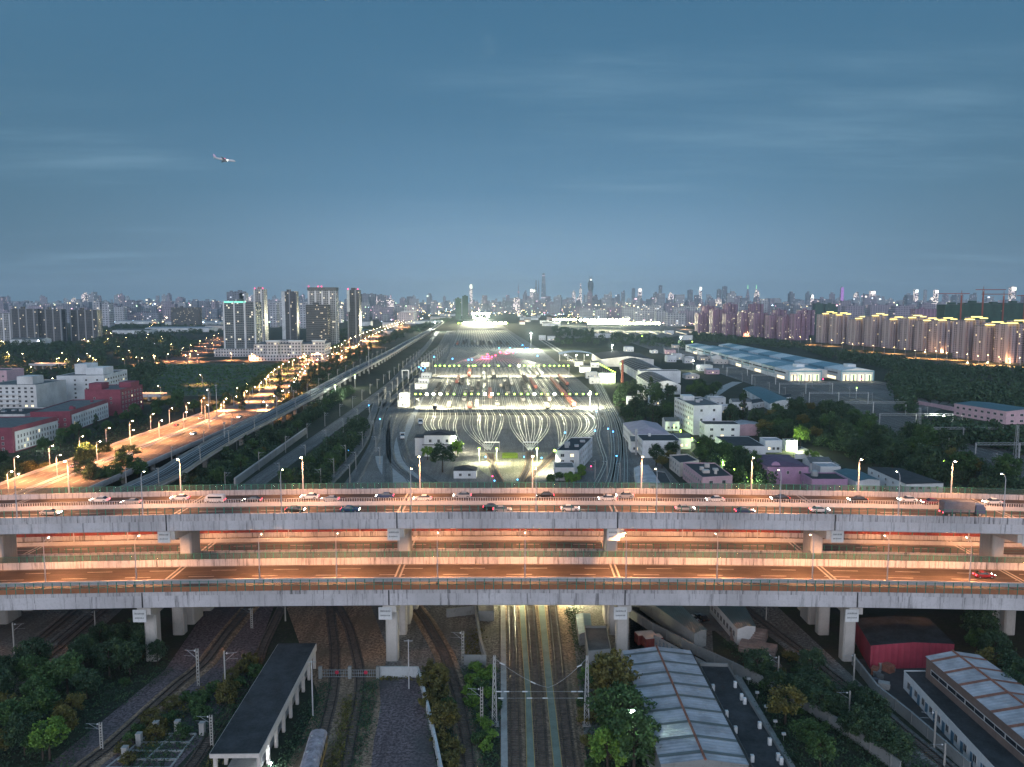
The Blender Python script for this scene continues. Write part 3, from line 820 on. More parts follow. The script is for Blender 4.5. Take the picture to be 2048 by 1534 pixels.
# piers
def pier(label, x, cols, capy, zc0, zc1, w=2.7):
    root = thing('bridge_pier', label, 'bridge pier', (x, cols[0][0], 0), 0, 'concrete piers of the highway')
    s_ = sag(x)
    for a, b in cols:
        mb = MB(); c = .35
        mb.prism([(x - w / 2 + c, a), (x + w / 2 - c, a), (x + w / 2, a + c), (x + w / 2, b - c), (x + w / 2 - c, b), (x - w / 2 + c, b), (x - w / 2, b - c), (x - w / 2, a + c)], -.2, zc0 + s_ + .3)
        wpart('column', mb, M['pier'], root)
    y0, y1 = capy; ya, yb = cols[0][0], cols[-1][1]
    mb = MB()
    out = [(y0, zc0 + 1.0), (ya, zc0), (yb, zc0), (y1, zc0 + 1.0), (y1, zc1), (y0, zc1)]
    n = len(mb.v)
    for xx in (x - w / 2 - .15, x + w / 2 + .15): mb.v += [(xx, yy, zz + s_) for yy, zz in out]
    for i in range(6): j = (i + 1) % 6; mb.f.append((n + i, n + j, n + 6 + j, n + 6 + i)); mb.mi.append(0)
    mb.f.append(tuple(n + i for i in reversed(range(6)))); mb.f.append(tuple(n + 6 + i for i in range(6))); mb.mi += [0, 0]
    wpart('pier_cap', mb, M['pier'], root)
    return root
pn, pu, pf, sg = [], [], [], []
for i, x in enumerate(BENTS):
    pn.append(pier('', x, [(171.4, 174.1), (185.6, 188.3)], (168.9, 190.4), 11.5, 13.995))
    pu.append(pier('', x, [(192., 198.)], (182.6, 205.4), 24.2, 27.195, 2.9))
    pf.append(pier('', x + 1, [(200.6, 203.2), (210.4, 213.)], (199.5, 214.5), 11.8, 13.995))
order(pn, '{n} pier from the left carrying the near lower deck')
order(pu, '{n} tall pier from the left holding up the upper deck, between the lower decks')
order(pf, '{n} pier from the left under the shadowy far lower deck')
def board(x, y, z, k):
    root = thing('pier_sign', '', 'sign', (x, y, z), 0, 'white boards hung at the pier tops')
    obj('panel', MB().box(-1.45, 1.45, -.06, .06, -1.4, 1.4), M['white_dirty'], root)
    rr = random.Random(k); mb = MB()
    for row, (zz, hh) in enumerate(((.55, .42), (-.45, .34))):
        u = -1.05
        while u < 1.0:
            wd = rr.uniform(.12, .3)
            mb.box(u, u + wd, -.072, -.062, zz - hh / 2, zz + hh / 2 * rr.uniform(.5, 1)); u += wd + rr.uniform(.03, .09)
            if rr.random() < .4: mb.box(u - .1, u + .05, -.07, -.062, zz - .03, zz + .05)
    obj('lettering', mb, M['wallgrey'], root)
    return root
s1 = [board(x - .9, 168.75, 12.3 + sag(x), k) for k, x in enumerate(BENTS)]
s2 = [board(x + (-.9 if x < 30 else .9), 182.45, 25.9 + sag(x), k + 9) for k, x in enumerate(BENTS)]
order(s1, '{n} white lettered board from the left at the pier tops of the near lower deck')
order(s2, '{n} white lettered board from the left at the pier tops of the upper deck')

# street lamps on the decks
def lamppost(name, h, reach, lit, power=0, beam=150, headmat='sod', r=.11, mat='paintpole', tilt=0):
    """arm reaches along +Y; the lantern looks down"""
    root = thing(name, 'lamp', 'street lamp')
    mb = MB(); mb.tube([(0, 0, 0), (0, 0, h * .5), (0, 0, h - 1.2)], r * 1.25, r * .8, 6); obj('pole', mb, M[mat], root)
    mb = MB(); mb.tube([(0, 0, h - 1.2), (0, reach * .12, h - .6), (0, reach * .45, h - .15), (0, reach, h)], r * .75, r * .5, 5); obj('arm', mb, M[mat], root)
    mb = MB()
    mb.prism([(-.2, reach - .2), (.2, reach - .2), (.26, reach + .55), (-.26, reach + .55)], h - .02, h + .16)
    hd = obj('lamp_head', mb, M['steel'], root)
    mb = MB(); mb.ball((0, reach + .2, h - .06), .34 if lit == 2 else .24, 8, 5, 0, (.8, 1, .55)); obj('lamp_glass', mb, M[headmat], hd)
    if power: spot('sodium_beam', (0, reach + .2, h - .25), power, SODIUM, root, beam, .7, .25, (R(tilt), 0, 0))
    return root
lp_near = lamppost('street_lamp', 10.2, 1.9, 1, 9000, 126, tilt=16)
rows = []
for px in (-150, 90, 272, 519, 673, 875, 1050, 1252, 1434, 1625, 1775, 1940, 2150):
    x = XA(px, 1160, 178.4); loc = (x, 178.6, 16.7 + sag(x))
    o = lp_near if not rows else dup(lp_near, loc, 0)
    o.location = loc; o['group'] = 'street lamps of the near lower deck'; rows.append(o)
order(rows, '{n} curved grey lamp post from the left on the near lower deck', start=0)
for o in rows:
    if 'zeroth' in o['label']: o['label'] = 'curved grey lamp post of the near lower deck just past the left picture edge'
lp_up = lamppost('street_lamp', 10., 1.4, 1, 6500, 120, tilt=26)
rows = []
for px in (-210, 33, 285, 563, 822, 1072, 1313, 1560, 1797, 2008, 2250):
    x = XA(px, 1028, 182.1); loc = (x, 182.25, 31.35 + sag(x))
    o = lp_up if not rows else dup(lp_up, loc, 0)
    o.location = loc; o['group'] = 'grey street lamps along the near side of the upper deck'; rows.append(o)
order(rows, '{n} slender grey lamp post from the left on the near parapet of the upper deck', start=0)
lp_far = lamppost('street_lamp', 8.8, 1.0, 2, 6500, 130, r=.16, mat='paintpole', tilt=14)
rows = []
for px in (-100, 137, 361, 606, 840, 1065, 1283, 1503, 1717, 1903, 2120):
    x = XA(px, 976, 205.6); loc = (x, 205.75, 31.35 + sag(x))
    o = lp_far if not rows else dup(lp_far, loc, R(180))
    o.location = loc; o.rotation_euler = (0, 0, R(180)); o['group'] = 'glowing street lamps along the far side of the upper deck'; rows.append(o)
order(rows, '{n} glowing lamp post from the left on the far parapet of the upper deck', start=0)
lp_back = lamppost('street_lamp', 8.6, 1.2, 1, 3200)
rows = []
for px in (-60, 147, 255, 392, 577, 720, 880, 1040, 1245, 1365, 1515, 1780, 1938, 2110):
    x = XA(px, 1066, 210.4); loc = (x, 210.4, 16.9 + sag(x))
    o = lp_back if not rows else dup(lp_back, loc, R(180))
    o.location = loc; o.rotation_euler = (0, 0, R(180)); o['group'] = 'street lamps of the far lower deck'; rows.append(o)
order(rows, '{n} half hidden lamp post from the left on the far lower deck', start=0)

# ================================================================ vehicles
def ext_y(mb, pts, y0, y1, mi=0, inset=0.):
    """side outline in x,z pushed across the width"""
    n = len(mb.v); k = len(pts)
    mb.v += [(p[0], y0, p[1]) for p in pts] + [(p[0], y1, p[1]) for p in pts]
    for i in range(k):
        j = (i + 1) % k; mb.f.append((n + i, n + j, n + k + j, n + k + i)); mb.mi.append(mi)
    mb.f.append(tuple(n + i for i in reversed(range(k)))); mb.f.append(tuple(n + k + i for i in range(k))); mb.mi += [mi, mi]
def make_car(paint, lights=True, van=False):
    root = thing('car' if not van else 'van', 'car', 'car' if not van else 'van')
    L = 2.25
    mb = MB()
    if van: ext_y(mb, [(-2.4, .35), (2.3, .35), (2.45, .6), (2.4, 1.05), (1.75, 1.95), (-2.35, 2.0), (-2.45, .7)], -.9, .9)
    else:
        ext_y(mb, [(-L, .42), (-2.1, .3), (2.1, .3), (L, .45), (L - .02, .68), (2.0, .82), (1.05, .92), (-1.6, .95), (-2.15, .9), (-L, .75)], -.88, .88)
        ext_y(mb, [(-1.05, 1.42), (-.9, 1.46), (.1, 1.46), (.25, 1.42)], -.66, .66)
    body = obj('body', mb, paint, root)
    mb = MB()
    if van: mb.box(-2.0, 1.5, -.912, .912, 1.2, 1.7); mb.quad((2.375, -.75, 1.12), (2.375, .75, 1.12), (1.84, .72, 1.86), (1.84, -.72, 1.86))
    else:
        n = len(mb.v)
        mb.v += [(-1.75, -.8, .93), (1.05, -.8, .925), (1.05, .8, .925), (-1.75, .8, .93), (-1.04, -.655, 1.418), (.24, -.655, 1.418), (.24, .655, 1.418), (-1.04, .655, 1.418)]
        for f in ((0, 1, 5, 4), (1, 2, 6, 5), (2, 3, 7, 6), (3, 0, 4, 7), (4, 5, 6, 7)): mb.f.append(tuple(n + i for i in f)); mb.mi.append(0)
    obj('windows', mb, M['glass'], root)
    wh = bpy.data.meshes.get('wheel')
    if not wh:
        w = MB(); w.tube([(0, -.1, 0), (0, .1, 0)], .33, seg=12); w.tube([(0, -.112, 0), (0, .112, 0)], .19, seg=8, mi=1); wh = w.mesh('wheel', [M['dark'], M['steel']])
    for x in (-1.38, 1.38):
        for y in (-.83, .83): link('wheel', wh, root, (x, y, .33))
    for y in (-.62, .62):
        obj('headlight', MB().box((2.4 if van else 2.2), (2.47 if van else 2.275), y - .18, y + .18, .58, .74), M['headlight'] if lights else M['frame'], root)
        obj('taillight', MB().box((-2.47 if van else -2.275), (-2.4 if van else -2.2), y - .18, y + .18, .66, .84), M['taillight'] if lights else M['rust'], root)
    return root
def make_bus(paint, lab):
    root = thing('bus', lab, 'bus')
    mb = MB(); ext_y(mb, [(-5.9, .4), (5.8, .4), (5.95, .9), (5.8, 2.9), (5.5, 3.1), (-5.8, 3.1), (-5.95, 2.8)], -1.24, 1.24); obj('body', mb, paint, root)
    obj('roof', MB().box(-5.4, 5.3, -1.1, 1.1, 3.102, 3.22), M['white'], root)
    for k in range(6): obj('window', MB().box(-5.3 + k * 1.75, -3.75 + k * 1.75, -1.255, 1.255, 1.5, 2.55), M['warm_pane'], root)
    obj('windscreen', MB().box(5.8, 5.92, -1.1, 1.1, 1.4, 2.5), M['glass'], root)
    wh = bpy.data.meshes.get('wheel')
    for x in (-3.4, 3.6):
        for y in (-1.15, 1.15): o = link('wheel', wh, root, (x, y, .48)); o.scale = (1.45, 1.5, 1.45)
    for y in (-.9, .9): obj('headlight', MB().box(5.9, 5.98, y - .2, y + .2, .7, .9), M['headlight'], root)
    return root
def make_truck(paint, lab):
    root = thing('truck', lab, 'truck')
    mb = MB(); ext_y(mb, [(2.6, .7), (4.9, .7), (5., 1.2), (4.8, 2.2), (4.3, 2.9), (2.6, 2.9)], -1.2, 1.2); obj('cab', mb, paint, root)
    obj('cargo_box', MB().box(-5., 2.3, -1.25, 1.25, 1.15, 3.7), M['tarp'], root)
    obj('windscreen', MB().box(4.55, 4.98, -1.05, 1.05, 1.7, 2.25), M['glass'], root)
    obj('chassis', MB().box(-4.9, 4.6, -.5, .5, .65, 1.1), M['dark'], root)
    wh = bpy.data.meshes.get('wheel')
    for x in (-3.8, -2.6, 3.6):
        for y in (-1.05, 1.05): o = link('wheel', wh, root, (x, y, .5)); o.scale = (1.5, 1.6, 1.5)
    for y in (-.85, .85):
        obj('headlight', MB().box(4.97, 5.04, y - .2, y + .2, .9, 1.1), M['headlight'], root)
        obj('taillight', MB().box(-5.06, -5.003, y - .2, y + .2, .9, 1.1), M['taillight'], root)
    return root
PAINTS = {n: plain('paint_' + n, c, .3, .3 if n != 'white' else 0., var=.05) for n, c in
          dict(white=(.75, .75, .76), silver=(.45, .46, .48), black=(.02, .02, .022), blue=(.05, .09, .2), red=(.28, .03, .04)).items()}
CARP = {}
def car(paint, loc, rz, label, group, lights=True, van=False):
    k = (paint, lights, van)
    if k not in CARP:
        o = make_car(PAINTS[paint], lights, van); CARP[k] = o
        o.location = loc; o.rotation_euler = (0, 0, rz); o['label'] = label; o['group'] = group
    else: o = dup(CARP[k], loc, rz, label, group)
    return o
far_lane = [(200, 'white', 201), (262, 'silver', 198), (360, 'white', 201.5), (505, 'black', 198), (620, 'white', 201), (660, 'silver', 198), (770, 'blue', 201), (845, 'white', 198), (925, 'silver', 201), (1090, 'black', 201), (1215, 'white', 198), (1250, 'silver', 201.3), (1430, 'white', 198), (1560, 'black', 200), (1715, 'black', 200.), (1815, 'white', 201), (1862, 'red', 199), (1985, 'white', 200.5)]
def seq(items, lane, direction, zz=30.):
    cnt = {}; made = []
    for px, pt, y in sorted(items):
        x = XA(px, 1000, y); cnt.setdefault(pt, []).append(1)
        o = car(pt, (x, y, zz + .02 + sag(x)), R(180) if direction < 0 else 0, '', 'cars on the upper deck'); made.append((pt, o))
    for pt in cnt:
        order([o for q, o in made if q == pt], ('{n} ' if len(cnt[pt]) > 1 else 'only ') + f'{pt} car' + (' from the left' if len(cnt[pt]) > 1 else '') + f' on the {lane}')
seq(far_lane, 'far carriageway of the upper deck', -1)
seq([(100, 'silver', 189.), (590, 'black', 188), (700, 'blue', 187.8), (985, 'black', 189.), (1005, 'silver', 187), (1140, 'white', 188), (1370, 'silver', 188.8), (1640, 'white', 189), (1490, 'blue', 187)], 'near carriageway of the upper deck', 1)
x = XA(430, 1000, 198.4); car('white', (x, 198.4, 30.02 + sag(x)), R(180), 'white van on the far carriageway of the upper deck', 'cars on the upper deck', True, True)
b = make_truck(PAINTS['blue'], 'large truck with a grey cargo box near the right end of the upper deck'); x = XA(1925, 1015, 187.9); b.location = (x, 187.9, 30.02 + sag(x))
x = XA(1968, 1148, 184.6); car('red', (x, 184.6, 16.02 + sag(x)), 0, 'lone dark red car on the near lower deck', 'cars on the near lower deck')
# ================================================================ buildings by their roof or base corners
WM = {}
def window_mesh(w, h, pane='glass'):
    k = (w, h, pane)
    if k not in WM:
        mb = MB(); f = min(.12, w * .12)
        mb.box(-w / 2, -w / 2 + f, -.07, .05, 0, h); mb.box(w / 2 - f, w / 2, -.07, .05, 0, h)
        mb.box(-w / 2 + f, w / 2 - f, -.07, .05, 0, f); mb.box(-w / 2 + f, w / 2 - f, -.07, .05, h - f, h)
        mb.box(-f / 3, f / 3, -.05, .04, f, h - f)
        mb.box(-w / 2 + f, -f / 3, -.03, .03, f, h - f, 1); mb.box(f / 3, w / 2 - f, -.03, .03, f, h - f, 1)
        WM[k] = mb.mesh('window', [M['frame'], M[pane]])
    return WM[k]
WCOUNT = {}
def windows(root, p0, p1, zs, n, w, h, lit=0., inset=1., name='window', rr=random.Random(5), litpane='warm_pane'):
    """n windows a row between two corners of a wall; they face the right-hand side of p0 -> p1"""
    p0, p1 = Vector((p0[0], p0[1], 0)), Vector((p1[0], p1[1], 0))
    t = (p1 - p0).normalized(); L = (p1 - p0).length; nrm = Vector((t.y, -t.x, 0))
    ang = math.atan2(t.y, t.x)
    for z in zs:
        for k in range(n):
            p = p0 + t * (inset + (L - 2 * inset) * (k + .5) / n) + nrm * .03
            c = WCOUNT.get(root.name, 0)
            if c >= 98: return
            WCOUNT[root.name] = c + 1
            link(name, window_mesh(w, h, litpane if rr.random() < lit else 'glass'), root, (p.x - root.location.x, p.y - root.location.y, z - root.location.z), (0, 0, ang))
def scaled(c, k, d=None):
    m = sum((Vector((p[0], p[1], 0)) for p in c), Vector()) / len(c)
    out = []
    for p in c:
        v = Vector((p[0], p[1], 0)) - m; L = v.length
        out.append(m + v * ((L + k) / L))
    return out
def building(name, label, cat, c, h, wall, roof, kind='flat', rise=1.5, over=.35, ridge='long', z0=0., group=None, parapet=.6):
    """c: corners front-left, front-right, back-right, back-left"""
    c = [Vector((p[0], p[1], 0)) for p in c]
    root = thing(name, label, cat, tuple(c[0]), 0, group)
    mb = MB(); mb.prism(c, z0 - .1, h); wpart('wall', mb, M[wall] if isinstance(wall, str) else wall, root)
    rm = M[roof] if isinstance(roof, str) else roof
    mb = MB()
    if kind == 'flat':
        mb.prism(scaled(c, -.25), h + .004, h + .12); wpart('roof', mb, rm, root)
        if parapet:
            mb = MB(); o, i = scaled(c, .06), scaled(c, -.24); n = len(mb.v)
            for pts in (o, i):
                for z in (h - .1, h + parapet): mb.v += [(p.x, p.y, z) for p in pts]
            for k in range(4):
                j = (k + 1) % 4
                mb.f += [(n + k, n + j, n + 4 + j, n + 4 + k), (n + 8 + j, n + 8 + k, n + 12 + k, n + 12 + j), (n + 4 + k, n + 4 + j, n + 12 + j, n + 12 + k)]; mb.mi += [0, 0, 0]
            wpart('parapet', mb, M[wall] if isinstance(wall, str) else wall, root)
    else:
        o = scaled(c, over)
        if ridge == 'long': a0, a1 = (o[0] + o[1]) / 2, (o[2] + o[3]) / 2      # ridge from front to back
        else: a0, a1 = (o[0] + o[3]) / 2, (o[1] + o[2]) / 2                     # ridge from left to right
        if kind == 'hip':
            d = (a1 - a0) * .22; a0, a1 = a0 + d, a1 - d
        e = [Vector((p.x, p.y, h + .02)) for p in o]; r0 = Vector((a0.x, a0.y, h + rise)); r1 = Vector((a1.x, a1.y, h + rise))
        if kind == 'arch':
            K = 8; L, Rr = [], []
            for k in range(K + 1):
                f = k / K; zz = h + .02 + rise * math.sin(math.pi * f)
                if ridge == 'long':
                    p, q = o[0].lerp(o[1], f), o[3].lerp(o[2], f)
                else: p, q = o[0].lerp(o[3], f), o[1].lerp(o[2], f)
                L.append(Vector((p.x, p.y, zz))); Rr.append(Vector((q.x, q.y, zz)))
            for k in range(K): mb.quad(L[k], L[k + 1], Rr[k + 1], Rr[k])
            mb.poly(list(reversed(L)), 1); mb.poly(Rr, 1)
        elif ridge == 'long':
            mb.quad(e[0], r0, r1, e[3]); mb.quad(r0, e[1], e[2], r1)
            mb.poly([e[0], e[1], r0], 0 if kind == 'hip' else 1); mb.poly([e[2], e[3], r1], 0 if kind == 'hip' else 1)
        else:
            mb.quad(e[0], e[1], r1, r0); mb.quad(e[2], e[3], r0, r1)
            mb.poly([e[0], r0, e[3]], 0 if kind == 'hip' else 1); mb.poly([e[1], e[2], r1], 0 if kind == 'hip' else 1)
        mb.poly(list(reversed(e)), 1)
        wpart('roof', mb, [rm, M[wall] if isinstance(wall, str) else wall], root)
    return root
def add(root, name, x0, x1, y0, y1, z0, z1, mat):
    return wpart(name, MB().box(x0, x1, y0, y1, z0, z1), M[mat], root)
def rc(x0, x1, y0, y1): return [(x0, y0), (x1, y0), (x1, y1), (x0, y1)]
def frontpx(px0, px1, py, depth, z=0.):
    """a block whose front base edge runs between two seen points of equal depth"""
    a, b = G(px0, py, z), G(px1, py, z)
    return rc(a.x, b.x, a.y, a.y + depth)
def toph(py, D): return ZA(py, D)

# ---- foreground: open platform shed with a dark roof
zr = 5.6
BLp, BRp, FRp, FLp = G(557, 1288, zr), G(632, 1287, zr), G(518, 1507, zr), G(420, 1508, zr)
root = thing('platform_shed', 'long open platform shed with a dark flat roof on white columns', 'platform shed', tuple(FLp - Vector((0, 0, zr))))
mb = MB(); mb.prism([FLp, FRp, BRp, BLp], zr - .25, zr + .12); wpart('roof', mb, M['blackroof'], root)
for a, b in ((FRp, BRp), (FLp, FRp), (BLp, FLp)):
    mb = MB(); t_ = (b - a).normalized(); nn = Vector((t_.y, -t_.x, 0)) * .12; e = .7
    mb.prism([a + nn, b + nn, b - nn, a - nn], zr - 1.5 if a is FRp else zr - .7, zr + .02); wpart('fascia', mb, M['cream'], root)
for side in ((FRp, BRp, -.4), (FLp, BLp, .4)):
    for k in range(9):
        p = side[0].lerp(side[1], (k + .12) / 8.3)
        wpart('column', MB().box(p.x + side[2] - .28, p.x + side[2] + .28, p.y + .3, p.y + .9, 0, zr - .26), M['cream'], root)
mb = MB(); q = [p + Vector((dx_, 0, 0)) for p, dx_ in ((FLp, 1.2), (FRp, -1.2), (BRp, -1.2), (BLp, 1.2))]
mb.prism(q, 0, .55); wpart('platform', mb, M['slab'], root)
# railcar under the camera
A0, A1 = G(637, 1457, 4.2), G(612, 1545, 4.2)
dv = (A0 - A1); ang = math.atan2(-dv.x, dv.y); Lc = 22.
def make_railcar():
    root = thing('railcar', 'old yellow sided railcar with a worn grey roof standing on the gate track', 'railcar', (A0.x, A0.y, 0), ang)
    w = 1.5
    mb = MB(); mb.sweep([(0, -Lc, 0), (0, 0, 0)], [(-w, 1.0), (w, 1.0), (w, 3.3), (-w, 3.3)]); obj('body', mb, plain('railcar_yellow', (.42, .26, .08), .6, var=.25, scale=.8), root)
    mb = MB(); mb.sweep([(0, -Lc - .05, 0), (0, .05, 0)], [(-w - .06, 3.3), (w + .06, 3.3), (w * .8, 3.85), (w * .35, 4.1), (-w * .35, 4.1), (-w * .8, 3.85)]); obj('roof', mb, plain('railcar_roof', (.33, .29, .32), .7, var=.55, scale=.7), root)
    for k in range(8): obj('roof_vent', MB().lathe([(.22, 0), (.3, .12), (.2, .3)], 8, (.75 if k % 2 else -.75, -2 - k * 2.5, 3.8)), M['steel'], root)
    me = MB().box(-.012, .012, -.6, .6, 0, .85).mesh('window', M['glass'])
    for k in range(10):
        for sd in (-w - .01, w + .01): link('window', me, root, (sd, -1.6 - k * 2.05, 2.15))
    obj('end_window', MB().box(-1.0, 1.0, .002, .03, 2.1, 2.95), M['glass'], root)
    for y in (-3, -Lc + 3): obj('bogie', MB().box(-1.1, 1.1, y - 1.5, y + 1.5, .4, .95), M['dark'], root)
    return root
make_railcar()
p = G(541, 1527, 1.2)
root = thing('ground_lamp', 'small white lamp glowing beside the shed columns', 'lamp', (p.x, p.y, 0))
obj('post', MB().tube([(0, 0, 0), (0, 0, 1.1)], .05), M['steel'], root); obj('bulb', MB().ball((0, 0, 1.25), .22), M['cool_lamp'], root)
point('bulb_light', (0, -.4, 1.4), 120, (.9, 1, .95), root, .2)

# ---- walled grey yard with pole, gate
def wall(label, pts, h, th=.25, mat='wallgrey', posts=0, cat='wall', name='boundary_wall', coping=True):
    path = [Vector((p[0], p[1], 0)) for p in pts]
    root = thing(name, label, cat, tuple(path[0]))
    mb = MB(); mb.sweep(path, [(-th / 2, -.05), (th / 2, -.05), (th / 2, h), (-th / 2, h)]); wpart('panel', mb, M[mat], root)
    if coping: mb = MB(); mb.sweep(path, [(-th / 2 - .08, h + .002), (th / 2 + .08, h + .002), (th / 2 + .08, h + .14), (-th / 2 - .08, h + .14)]); wpart('coping', mb, M[mat], root)
    if posts:
        me = MB().box(-.22, .22, -.22, .22, 0, h + .2).mesh('post', M[mat])
        for q in resample(path, posts)[:90]: link('post', me, root, q - path[0])
    return root
sheet('walled_yard_floor', pxs((757, 1352), (834, 1352), (880, 1560), (740, 1560), (748, 1480), (762, 1420)), .07, M['reddirt'])
wall('pale wall enclosing the grey yard right of the gate', T((757, 1355), (836, 1355), (843, 1378), (858, 1440), (876, 1524), (884, 1565)), 2.3, .3, 'wallpale', 6)
root = thing('rail_gate', 'low two leaf gate across both weedy tracks with red discs', 'gate', tuple(G(641, 1357)))
for px in (641, 700, 756):
    q = G(px, 1357); wpart('gate_post', MB().box(q.x - .35, q.x + .35, q.y - .35, q.y + .35, 0, 2.7), M['wallgrey'], root)
for a, b in ((645, 696), (704, 752)):
    q0, q1 = G(a, 1357), G(b, 1357); mb = MB()
    for z in (.4, 1.2, 1.9): mb.tube([(q0.x, q0.y, z), (q1.x, q1.y, z)], .05, seg=4)
    for k in range(12): xx = q0.x + (q1.x - q0.x) * k / 11; mb.tube([(xx, q0.y, .4), (xx, q0.y, 1.9)], .035, seg=4)
    wpart('gate_leaf', mb, M['steel'], root)
    mx = (q0.x + q1.x) / 2 + .4; mb = MB(); mb.tube([(mx, q0.y - .12, 1.4), (mx, q0.y - .06, 1.4)], .42, seg=14); wpart('red_disc', mb, plain('disc_red', (.5, .03, .07), .5), root)
# concrete pit by the curved track
wall('low concrete wall around the pit beside the curved track', T((893, 1235), (951, 1229), (962, 1300), (971, 1330), (928, 1330)), 2.2, .4, 'wallgrey', 0)
building('slab_hut', 'flat greenish concrete hut roof beside the left straight track', 'hut', [G(957, 1243), G(988, 1243), G(986, 1195), G(954, 1195)], 2.2, 'wallgrey', 'slab')
sheet('side_path', pxs((1002, 1560), (1016, 1560), (1010, 1180), (1001, 1180)), .5, M['slab'])
for nm, pts in (('walkway', ((1054, 1560), (1071, 1560), (1061, 1380), (1048, 1200), (1037, 1200), (1050, 1380))), ('walkway', ((1110, 1560), (1127, 1560), (1106, 1380), (1088, 1200), (1075, 1200), (1092, 1380)))):
    sheet(nm, pxs(*pts), .42, M['green_walk'])
    a = [G(x, y) for x, y in (pts[0], pts[5], pts[4])]; b_ = [G(x, y) for x, y in pts[1:4]]
    for e in (a, b_):
        mb = MB(); mb.sweep([Vector((q.x, q.y, .43)) for q in e], [(-.06, 0), (.06, 0), (.06, .02), (-.06, .02)]); structure('walkway_edge', mb, M['yellowedge'])

# ---- masts
def make_mast(h, reach=2.6, lattice=False, arms=1):
    root = thing('catenary_mast', 'mast', 'catenary mast')
    mb = MB()
    if lattice:
        for s_ in (-.22, .22): mb.box(s_ - .07, s_ + .07, -.12, .12, 0, h)
        k = .4
        while k < h - .2: mb.box(-.15, .15, -.1, .1, k, k + .22); k += .75
    else: mb.tube([(0, 0, 0), (0, 0, h)], .2, .15, 8)
    obj('pole', mb, M['mast'], root)
    for a in range(arms):
        sx = -1 if a == 0 else 1; mb = MB()
        mb.tube([(sx * .2, 0, h - .5), (sx * reach, 0, h - .3)], .045, seg=4); mb.tube([(sx * .2, 0, h - 2.0), (sx * reach * .8, 0, h - .35)], .045, seg=4)
        mb.tube([(sx * .6, 0, h - 1.6), (sx * (reach + .2), 0, h - 1.5)], .03, seg=4)
        cn = obj('cantilever', mb, M['steel'], root)
        obj('insulator', MB().lathe([(.06, 0), (.13, .1), (.06, .2), (.13, .3), (.06, .4)], 6, (sx * .55, 0, h - .65)), M['white'], cn)
    return root
MAST = {}
def mast(px, pyb, pyt, label='', lattice=False, arms=1, rz=0., group='catenary masts of the foreground tracks'):
    g = G(px, pyb); h = max(4.5, ZA(pyt, g.y)); key = (lattice, arms)
    if key not in MAST:
        o = make_mast(8., lattice=lattice, arms=arms); MAST[key] = o
    else: o = dup(MAST[key], (0, 0, 0))
    o.location = g; o.rotation_euler = (0, 0, rz); o.scale = (1, 1, h / 8.); o['label'] = label; o['group'] = group
    return o
fm = [mast(*a) for a in [
    (2, 1418, 1332, 'plain round catenary mast cut by the left picture edge'), (29, 1307, 1245, 'round catenary mast under the flyover between the double line and the wall', False, 1, R(180)),
    (191, 1262, 1222, 'short looking catenary mast just below the girder by the double line'), (397, 1372, 1297, 'holed concrete mast beside the lone diagonal track', True),
    (204, 1503, 1445, 'holed concrete mast with cantilever at the foot of the diagonal track', True), (451, 1381, 1302, 'grey mast with arm reaching right over weeds behind the platform shed', False, 1, R(180)),
    (504, 1257, 1216, 'holed mast standing under the near girder by the diagonal track', True), (571, 1242, 1214, 'thin mast below the near girder above the platform shed'),
    (424, 1492, 1430, 'holed mast close to the front left corner of the platform shed', True), (963.5, 1448, 1374, 'holed concrete mast in the hedge left of the three straight tracks', True),
    (926, 1328, 1262, 'holed mast at the corner of the concrete pit', True), (1555.7, 1367, 1312, 'mast beside the long grey wall right of the striped roof'),
    (1697.5, 1441, 1382, 'mast standing right in front of the right hand single track'), (1868, 1496, 1421, 'mast against the wall of the low white office row'),
    (1888, 1536, 1490, 'mast at the bottom edge beside the right hand wall'), (1707, 1365, 1308, 'mast next to the pier by the red walled shed'), (1532, 1243, 1216, 'mast just under the girder beside the stacked logs')]]
def lattice_tower(label, px, pyb, pyt):
    g = G(px, pyb); h = ZA(pyt, g.y)
    root = thing('lattice_mast', label, 'lattice mast', tuple(g), 0, 'lattice masts carrying the head span')
    mb = MB(); w0, w1 = .95, .32; n = 11
    def c(k, i):
        w = w0 + (w1 - w0) * k / n; return Vector((w * (-.5, .5, .5, -.5)[i], w * (-.5, -.5, .5, .5)[i], h * k / n))
    for i in range(4): mb.tube([c(0, i), c(n, i)], .06, seg=4)
    for k in range(n):
        for i in range(4):
            j = (i + 1) % 4; mb.tube([c(k, i), c(k + 1, j)], .035, seg=3); mb.tube([c(k, j), c(k + 1, i)], .035, seg=3)
    obj('frame', mb, M['frame'], root)
    obj('footing', MB().box(-.8, .8, -.8, .8, 0, .3), M['slab'], root)
    return g, h
g0, h0 = lattice_tower('left lattice mast of the head span over the three straight tracks', 989, 1450, 1311)
g1, h1 = lattice_tower('right lattice mast of the head span, in front of the round trees', 1173, 1450, 1311)
root = thing('head_span', 'sagging wires with insulators strung between the two lattice masts', 'overhead wires', (g0.x, g0.y, h0 - .5))
P0, P1 = Vector((0, 0, 0)), Vector((g1.x - g0.x, g1.y - g0.y, h1 - h0)); mb = MB()
pts = [P0.lerp(P1, k / 12) - Vector((0, 0, 5.8 * (1 - (abs(k / 12 - .58) / (.58 if k < 7 else .42)) ** 1.4))) for k in range(13)]
mb.tube(pts, .04, seg=4); obj('span_wire', mb, M['steel'], root)
mb = MB()
for zz in (-6.6, -7.9): mb.tube([P0 + Vector((0, 0, zz)), P1 + Vector((0, 0, zz))], .03, seg=4)
obj('cross_wire', mb, M['steel'], root)
me = MB().tube([(-.5, 0, 0), (.5, 0, 0)], .11, seg=6).mesh('insulator', M['white'])
